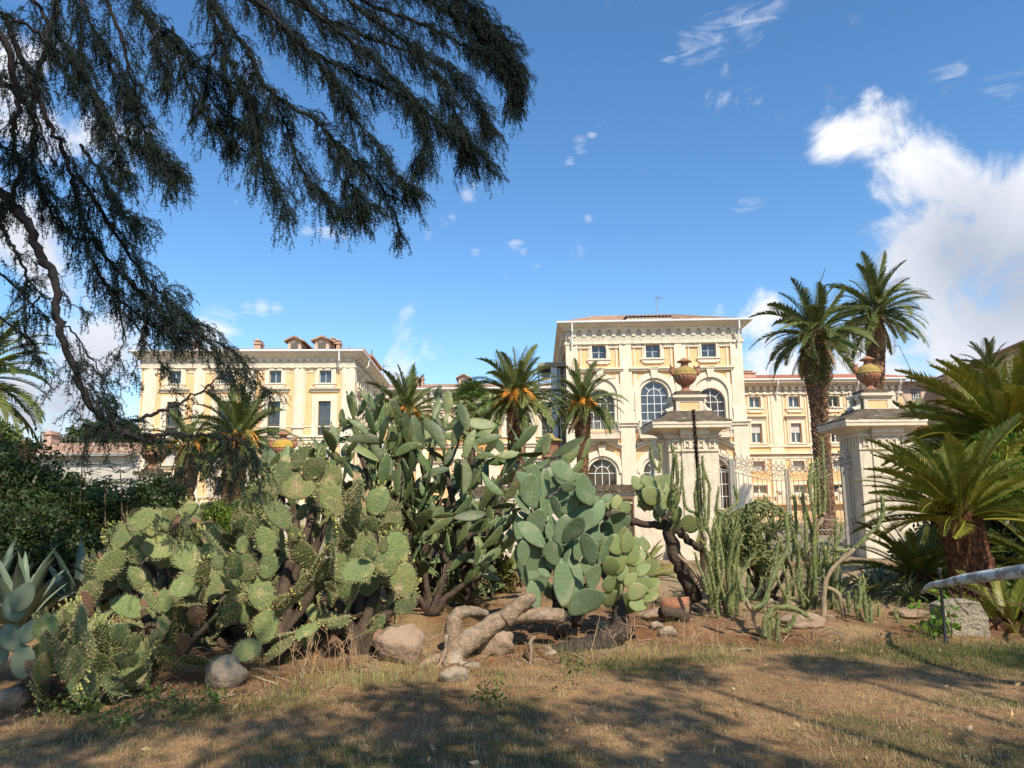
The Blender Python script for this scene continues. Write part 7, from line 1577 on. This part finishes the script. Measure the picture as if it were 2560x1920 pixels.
# ================= the cedar =================
M_cedar=mat('cedar_needles',(.022,.044,.030),.7,.3,3,col2=(.014,.030,.024),attr=True,trans=.12,spec=.2)
M_cbark=mat('cedar_bark',(.026,.021,.020),.95,.4,9,col2=(.018,.015,.015),bump=.02,bscale=30)
def cedar():
    rng=np.random.default_rng(201)
    base=np.array([-9.5,6.0,-.2]); T=thing('cedar_tree','huge cedar whose dark drooping branches hang over the upper left of the view','cedar',tuple(base))
    tp=smooth_path([base,base+[.3,.1,3],base+[.8,.0,6],base+[1.2,-.3,10],base+[1.6,-.6,15],base+[1.9,-.8,20]],24); m=MB(); m.tube(tp,np.linspace(.62,.16,24),18,jit=.04,rng=rng); obj('trunk',m,M_cbark,T,True)
    S8=1.508
    q=lambda x,y,Y:(x/S8,y/S8,Y)
    limbsP=[ # (points, r0, r1, carries foliage)
     ([(-120,420,6.9),(0,482,7.0),(60,545,7.0),(105,640,7.0),(137,700,7.0),(142,800,7.0),(178,900,7.1),(218,1000,7.2),(272,1060,7.3),(345,1096,7.4),(400,1106,7.5)],.064,.038,.15),
     ([(-60,-60,6.6),(7,90,6.7),(36,200,6.8),(50,265,6.8),(30,318,6.8),(38,378,6.9),(50,424,6.9),(30,480,7.0),(-10,530,7.0)],.04,.03,.35),
     ([(150,-50,7.4),(140,30,7.4),(126,90,7.4),(100,170,7.4),(84,240,7.3),(84,320,7.3),(80,400,7.3),(100,480,7.4),(150,560,7.5),(212,605,7.6)],.05,.02,.5),
     ([(10,40,7.2),(50,140,7.2),(86,219,7.2),(133,332,7.3),(172,411,7.4),(192,504,7.5),(212,597,7.6),(245,683,7.8),(290,740,8.0),(360,800,8.3),(430,850,8.6)],.038,.014,.55),
     ([(333,-40,8.6),(350,20,8.6),(410,86,8.6),(470,150,8.7),(560,200,8.8),(640,260,9)],.035,.012,.9),
     ([(530,-50,8.2),(544,0,8.2),(577,60,8.2),(637,133,8.3),(670,212,8.4),(730,265,8.5),(816,318,8.7),(862,371,8.9),(928,431,9.1),(995,504,9.3),(1028,610,9.5)],.05,.012,.75),
     ([(560,-60,8.8),(680,30,8.8),(796,133,8.9),(930,200,9.1),(1061,265,9.3),(1160,345,9.5),(1250,420,9.7)],.045,.01,1),
     ([(640,-80,9.2),(760,10,9.2),(930,90,9.4),(1127,166,9.7),(1200,240,9.9),(1257,335,10.1)],.045,.01,1),
     ([(760,-90,9.6),(920,0,9.7),(1080,60,9.9),(1194,119,10.1),(1270,160,10.3),(1325,195,10.4)],.045,.01,1),
     ([(900,-120,9.8),(1060,-20,9.9),(1180,50,10.1),(1260,110,10.3),(1318,170,10.4),(1322,270,10.5)],.04,.01,1),
     ([(700,-60,8.6),(840,60,8.7),(960,160,8.9),(1040,240,9.1),(1090,330,9.3),(1080,420,9.4)],.04,.01,1),
     ([(620,-40,8.3),(740,80,8.4),(830,180,8.6),(900,290,8.8),(960,370,9.0),(1010,460,9.2),(1060,500,9.3)],.04,.01,1),
     ([(800,-80,9.0),(930,30,9.1),(1050,120,9.3),(1130,220,9.5),(1180,330,9.7),(1200,400,9.8)],.04,.01,1),
     ([(1000,-120,9.9),(1100,-60,10),(1190,0,10.1),(1240,50,10.2),(1290,110,10.3)],.03,.01,1),
     ([(637,240,8.4),(645,330,8.5),(663,398,8.5),(700,480,8.6),(736,555,8.7)],.022,.008,1),
     ([(690,230,8.5),(723,300,8.6),(749,371,8.7),(783,458,8.8),(830,510,8.9),(875,563,9.0)],.024,.008,1),
     ([(840,340,8.8),(880,420,8.9),(900,500,9.0),(930,540,9.1)],.02,.008,1),
     ([(431,66,8.6),(464,199,8.7),(517,298,8.8),(560,340,8.9),(597,385,9)],.022,.008,1),
     ([(500,-40,8.8),(560,80,8.8),(600,180,8.9),(640,280,9),(660,330,9.1)],.03,.008,.9),
     ([(560,100,8.7),(520,180,8.8),(540,260,8.8),(610,330,8.9)],.02,.008,.8),
     ([(250,-40,7.8),(290,60,7.8),(332,200,7.9),(350,300,8.0),(385,371,8.1),(438,438,8.2)],.03,.008,.9),
     ([(240,260,7.7),(300,340,7.8),(371,371,7.9),(440,440,8.0)],.022,.008,.9),
     ([(60,-30,7.6),(140,80,7.6),(200,180,7.7),(260,290,7.8),(290,380,7.9),(310,440,7.9)],.03,.01,.75),
     ([(180,-40,7.9),(240,80,7.9),(280,180,8.0),(320,250,8.0)],.025,.01,.75),
     ([(170,-60,7.9),(200,60,8.0),(210,180,8.0),(250,300,8.0)],.025,.01,.6),
     ([(200,440,7.6),(250,520,7.8),(318,630,8.0),(398,730,8.2),(440,770,8.3),(492,822,8.4)],.028,.008,1.0),
     ([(212,560,7.7),(270,650,7.9),(340,720,8.1),(400,780,8.2),(470,840,8.4)],.028,.01,.7),
     ([(200,360,7.5),(250,440,7.6),(300,520,7.7),(350,560,7.8)],.022,.008,.9),
     ([(400,760,8.2),(424,802,8.2),(490,836,8.3),(550,862,8.4),(600,895,8.5),(640,940,8.5),(662,985,8.6)],.022,.008,.45),
     ([(330,700,8.0),(380,790,8.1),(440,840,8.2),(520,880,8.3),(590,930,8.4),(640,960,8.5)],.022,.008,.35),
     ([(285,730,8.0),(330,800,8.0),(371,862,8.1),(400,900,8.1),(424,935,8.1)],.02,.008,.25),
     ([(300,760,8.0),(310,850,8.0),(290,900,8.0)],.015,.006,.25),
     ([(360,800,8.1),(350,880,8.1),(330,940,8.1)],.015,.006,.2),
     ([(0,560,7.0),(20,600,7.0),(50,650,7.0),(66,696,7.1),(60,782,7.1)],.03,.012,.2),
     ([(66,690,7.1),(110,740,7.2),(180,760,7.4),(230,790,7.5)],.012,.006,.2),
     ([(-60,640,7.4),(10,690,7.4),(80,760,7.4),(120,800,7.4)],.02,.008,.25),
     ([(-40,760,7.5),(30,820,7.5),(80,850,7.5),(100,900,7.5)],.02,.006,.25),
     ([(142,790,7.1),(180,830,7.2),(220,880,7.3),(260,960,7.4),(290,1020,7.5)],.015,.006,.3),
     ([(100,740,7.2),(60,820,7.3),(90,900,7.4)],.012,.005,.15),
     ([(300,1072,7.4),(340,1050,7.5),(400,1030,7.6),(450,1010,7.7),(500,975,7.8),(560,940,7.9),(610,920,8)],.03,.008,.35),
     ([(345,1096,7.4),(420,1085,7.5),(480,1088,7.5),(560,1092,7.6),(620,1115,7.7),(645,1150,7.7)],.03,.008,.35),
     ([(272,1060,7.3),(300,1075,7.2),(260,1070,7.1),(210,1065,7.0)],.015,.005,.8),
     ([(-40,20,6.9),(60,60,6.9),(130,120,7.0),(190,220,7.1)],.03,.01,.4),
     ([(-60,150,7.1),(20,220,7.1),(90,300,7.2),(130,400,7.3)],.03,.01,.3),
     ([(-60,330,7.3),(30,380,7.3),(100,450,7.4),(160,520,7.5)],.02,.008,.25),
     ([(400,1090,7.5),(430,1110,7.5),(445,1150,7.5),(450,1190,7.5)],.012,.004,.2),
     ([(450,1085,7.5),(490,1100,7.5),(520,1140,7.5),(540,1200,7.5)],.012,.004,.2),
     ([(520,1088,7.6),(560,1105,7.6),(585,1150,7.6),(600,1210,7.6)],.012,.004,.25),
     ([(560,1092,7.6),(610,1105,7.6),(635,1140,7.6),(640,1190,7.6)],.012,.004,.25),
     ([(360,1100,7.5),(380,1115,7.5),(390,1140,7.5)],.01,.004,.3),
     ([(560,1100,7.7),(540,1130,7.7),(560,1170,7.7),(550,1230,7.7)],.01,.004,.25),
     ([(480,1088,7.6),(470,1130,7.6),(490,1170,7.6)],.01,.004,.4),
     ([(215,1000,7.2),(260,1000,7.3),(290,1040,7.4)],.01,.004,.9),
     ([(178,900,7.1),(215,930,7.2),(240,980,7.3)],.01,.004,1.0),
     ([(300,-60,8.0),(360,40,8.1),(400,140,8.2),(420,220,8.3)],.03,.01,.7)]
    Tf=[];tw=MB(); total=0
    allP=[]
    for pts,r0,r1,den in limbsP:
        P=smooth_path([At(p[0]*(.975 if p[0]>520 and p[1]<700 else 1),p[1]*(.965 if p[0]>520 and p[1]<700 else 1),p[2]) for p in pts],max(10,len(pts)*6)); L=np.linalg.norm(np.diff(P,axis=0),axis=1).sum(); n=len(P)
        P[1:-1]+=rng.normal(size=P[1:-1].shape)*.012
        m=MB(); m.tube(P,np.linspace(r0*.8,r1*.6,n)*(1+.05*rng.normal(size=n)),9,jit=.05,rng=rng); obj('limb',m,M_cbark,T,True)
        allP.append((P,den,r0,L))
    # link the limbs to the trunk outside the picture
    for P,den,r0,L in allP:
        if r0>=.045: 
            k=tp[np.argmin(np.abs(tp[:,2]-(P[0][2]+1.0)))]; m=MB(); m.tube(smooth_path([k,(k+P[0])/2+np.array([0,0,.5]),P[0]],12),np.linspace(r0*1.6,r0,12),9); obj('limb',m,M_cbark,T,True)
    twigs=[]
    droop=np.array([.10,0,-1.0])
    for P,den,r0,L in allP:
        n=int(L/.021*(den+.04)*(2.3 if P[0][0]>-2.6 else (1.2 if P[0][2]>4.2 else .8))); 
        tt=rng.random(n)**.8*(len(P)-1.01)
        for t in tt:
            i=int(t); c=P[i]+(P[i+1]-P[i])*(t-i); d=unit(P[i+1]-P[i]); side=rng.normal(size=3); side-=d*side.dot(d); side=unit(side)
            l=(.12+.40*rng.random())*(1.1-.35*t/len(P)); l*=.6+.5*den
            d0=unit(d*.8+side*.75+droop*.15); d1=unit(d*.55+side*.25+droop*.85)
            Q=np.array([c,c+d0*l*.4,c+d0*l*.4+unit(d0+d1)*l*.35,c+d0*l*.4+unit(d0+d1)*l*.35+d1*l*.4]); twigs.append(Q)
        twigs.append(P[-6:][[0,2,4,5]])
    twigs=np.array(twigs); print('twigs',len(twigs))
    def pt(Q,t): 
        s=t*3; i=np.minimum(2,s.astype(int)); f=(s-i)[:,None]; a=np.arange(len(Q)); return Q[a,i]*(1-f)+Q[a,i+1]*f, Q[a,i+1]-Q[a,i]
    # side twiglets
    K=6; Qr=np.repeat(twigs,K,0); t=rng.random(len(Qr))*.9+.08; c,d=pt(Qr,t); d/=np.linalg.norm(d,axis=1,keepdims=True)+1e-9; s=rng.normal(size=c.shape); s-=d*(s*d).sum(1,keepdims=True); s/=np.linalg.norm(s,axis=1,keepdims=True)
    l=(.05+.12*rng.random((len(c),1))); e1=c+(d*.6+s*.7)*l*.5; e2=e1+(d*.5+s*.25+np.array([0,0,-.75]))*l*.6; sub=np.stack([c,e1,(e1+e2)/2,e2],1)
    # tufts
    A,_=pt(np.repeat(twigs,14,0),np.tile(np.linspace(.03,1,14),len(twigs))); B,_=pt(np.repeat(sub,5,0),np.tile(np.linspace(.15,1,5),len(sub)))
    C=np.concatenate([A,B]); C+=rng.normal(size=C.shape)*.006; print('tufts',len(C))
    n=len(C)*4; P=np.repeat(C,4,0); dd=rng.normal(size=(n,3)); dd/=np.linalg.norm(dd,axis=1,keepdims=True); w=rng.normal(size=(n,3)); w-=dd*(w*dd).sum(1,keepdims=True); w/=np.linalg.norm(w,axis=1,keepdims=True)
    ln=.020+.020*rng.random((n,1)); V=np.stack([P-w*.0036,P+w*.0036,P+dd*ln],1).reshape(-1,3); k=.6+.9*rng.random(len(C)); k=np.repeat(np.repeat(k,4),3); cc=np.ones((3*n,4)); cc[:,0]=k*1.05; cc[:,1]=k; cc[:,2]=k*.95
    m=MB(); m.v.append(V); m.c.append(cc); m.f.append((np.arange(3*n).reshape(-1,3),0)); m.n=3*n; obj('needles',m,M_cedar,T)
    # thin twig strips
    m=MB()
    for Q,r in ((twigs,.0026),(sub,.0014)):
        for a in range(3):
            p0,p1=Q[:,a],Q[:,a+1]; d=p1-p0; s=np.cross(d,[.2,1,.1]); s/=np.linalg.norm(s,axis=1,keepdims=True)+1e-9; u=np.cross(s,d); u/=np.linalg.norm(u,axis=1,keepdims=True)+1e-9
            b1,b2=-s*.5*r*2+u*r, s*.5*r*2+u*r; b3=-u*r; q=np.stack([p0+b1,p0+b2,p0+b3,p1+b1,p1+b2,p1+b3],1).reshape(-1,3); i=np.arange(len(p0))[:,None]*6
            m.v.append(q); m.c.append(np.ones((len(q),4))); m.f.append((np.concatenate([i+np.array([[0,1,4,3]]),i+np.array([[1,2,5,4]]),i+np.array([[2,0,3,5]])])+m.n,0)); m.n+=len(q)
    obj('twigs',m,M_cbark,T)
    # upper crown above the view
    cs=[];rs=[]
    g=np.random.default_rng(5)
    for k in range(60):
        z=9+8*g.random(); x=-6.0+8.0*g.random()-(z-9)*.0; y=1.0+7.0*g.random()
        lim=1.6+ (y)*.86+.9
        if z<lim+.6: z=lim+.8+g.random()*2
        sx=x-.38*z; sy=y+.85*z                      # where its shadow lands
        if sy<8.6 or sx<-8.5 or (sx<-3.2 and sy<11.5 and g.random()<.6): cs.append((x,y,z)); rs.append((1.0,1.0,.35))
    cs=np.array(cs); m=MB(); Pq=clumps(cs,np.array(rs),42000,g,.1); leaves(m,Pq,.13,g,(.6,1.2),0,.35); obj('upper_foliage',m,M_cedar,T)
    m=MB()
    for c in cs:
        k=tp[np.argmin(np.abs(tp[:,2]-(c[2]-.5)))]; m.tube(smooth_path([k,(k+c)/2+np.array([0,0,.3]),c],8),np.linspace(.12,.03,8),6)
    obj('upper_limb',m,M_cbark,T,True)
cedar()
# ================= trees behind the camera (they shade the lawn) =================
def shade_tree(label,x,y,h,blobs,n,seed,size=.16):
    g=np.random.default_rng(seed); T=thing('shade_tree',label,'tree',(x,y,-.1)); tp=smooth_path([(x,y,-.1),(x+.2,y,h*.5),(x,y,h)],14); m=MB(); m.tube(tp,np.linspace(.35,.1,14),12,jit=.05,rng=g); obj('trunk',m,M_cbark,T,True)
    cs=np.array([b[:3] for b in blobs]); rs=np.array([(b[3],b[3],b[3]*.5) for b in blobs]); m=MB()
    for c in cs: m.tube(smooth_path([tp[-5],(tp[-5]+c)/2+np.array([0,0,.3]),c],8),np.linspace(.10,.03,8),6)
    obj('limb',m,M_cbark,T,True)
    m=MB(); leaves(m,clumps(cs,rs,n,g,.1),size,g,(.6,1.2),0,.5); obj('crown',m,M_leafd,T)
Z0=9.0; sx,sy=.38,.85
def up(gx,gy,r,z=Z0): return (gx+sx*z,gy-sy*z,z,r)
g_=np.random.default_rng(3); bl=[]
for gx in np.arange(-6.5,7.2,.95):
    for gy in np.arange(2.5,8.4,.85):
        X_,Y_=gx+g_.normal()*.25,gy+g_.normal()*.25
        if Y_>float(bed_edge(X_))-.35- .25*g_.random() and (X_>-2.6 or Y_>float(bed_edge(X_))+1.5): continue
        if g_.random()<.10: continue
        if min((X_-a)**2/c_**2+(Y_-b)**2/d_**2 for a,b,c_,d_ in ((2.2,7.0,.9,.35),(.9,6.4,1.0,.22),(-.6,6.75,.7,.15),(3.4,6.1,.5,.12),(1.6,5.55,.5,.18),(-2.2,6.2,.5,.1),(-3.4,5.3,.5,.1)))<1.6: continue
        z=8.2+3.0*g_.random(); bl.append(up(X_,Y_,.62,z))
bl1=[b for b in bl if b[0]<3]; bl2=[b for b in bl if b[0]>=3]
shade_tree('spreading tree behind the viewer whose shade falls on the lawn, left one',-1.5,-6,7.5,bl1,len(bl1)*300,401)
shade_tree('spreading tree behind the viewer whose shade falls on the lawn, right one',7.5,-6,7.5,bl2,len(bl2)*300,402)
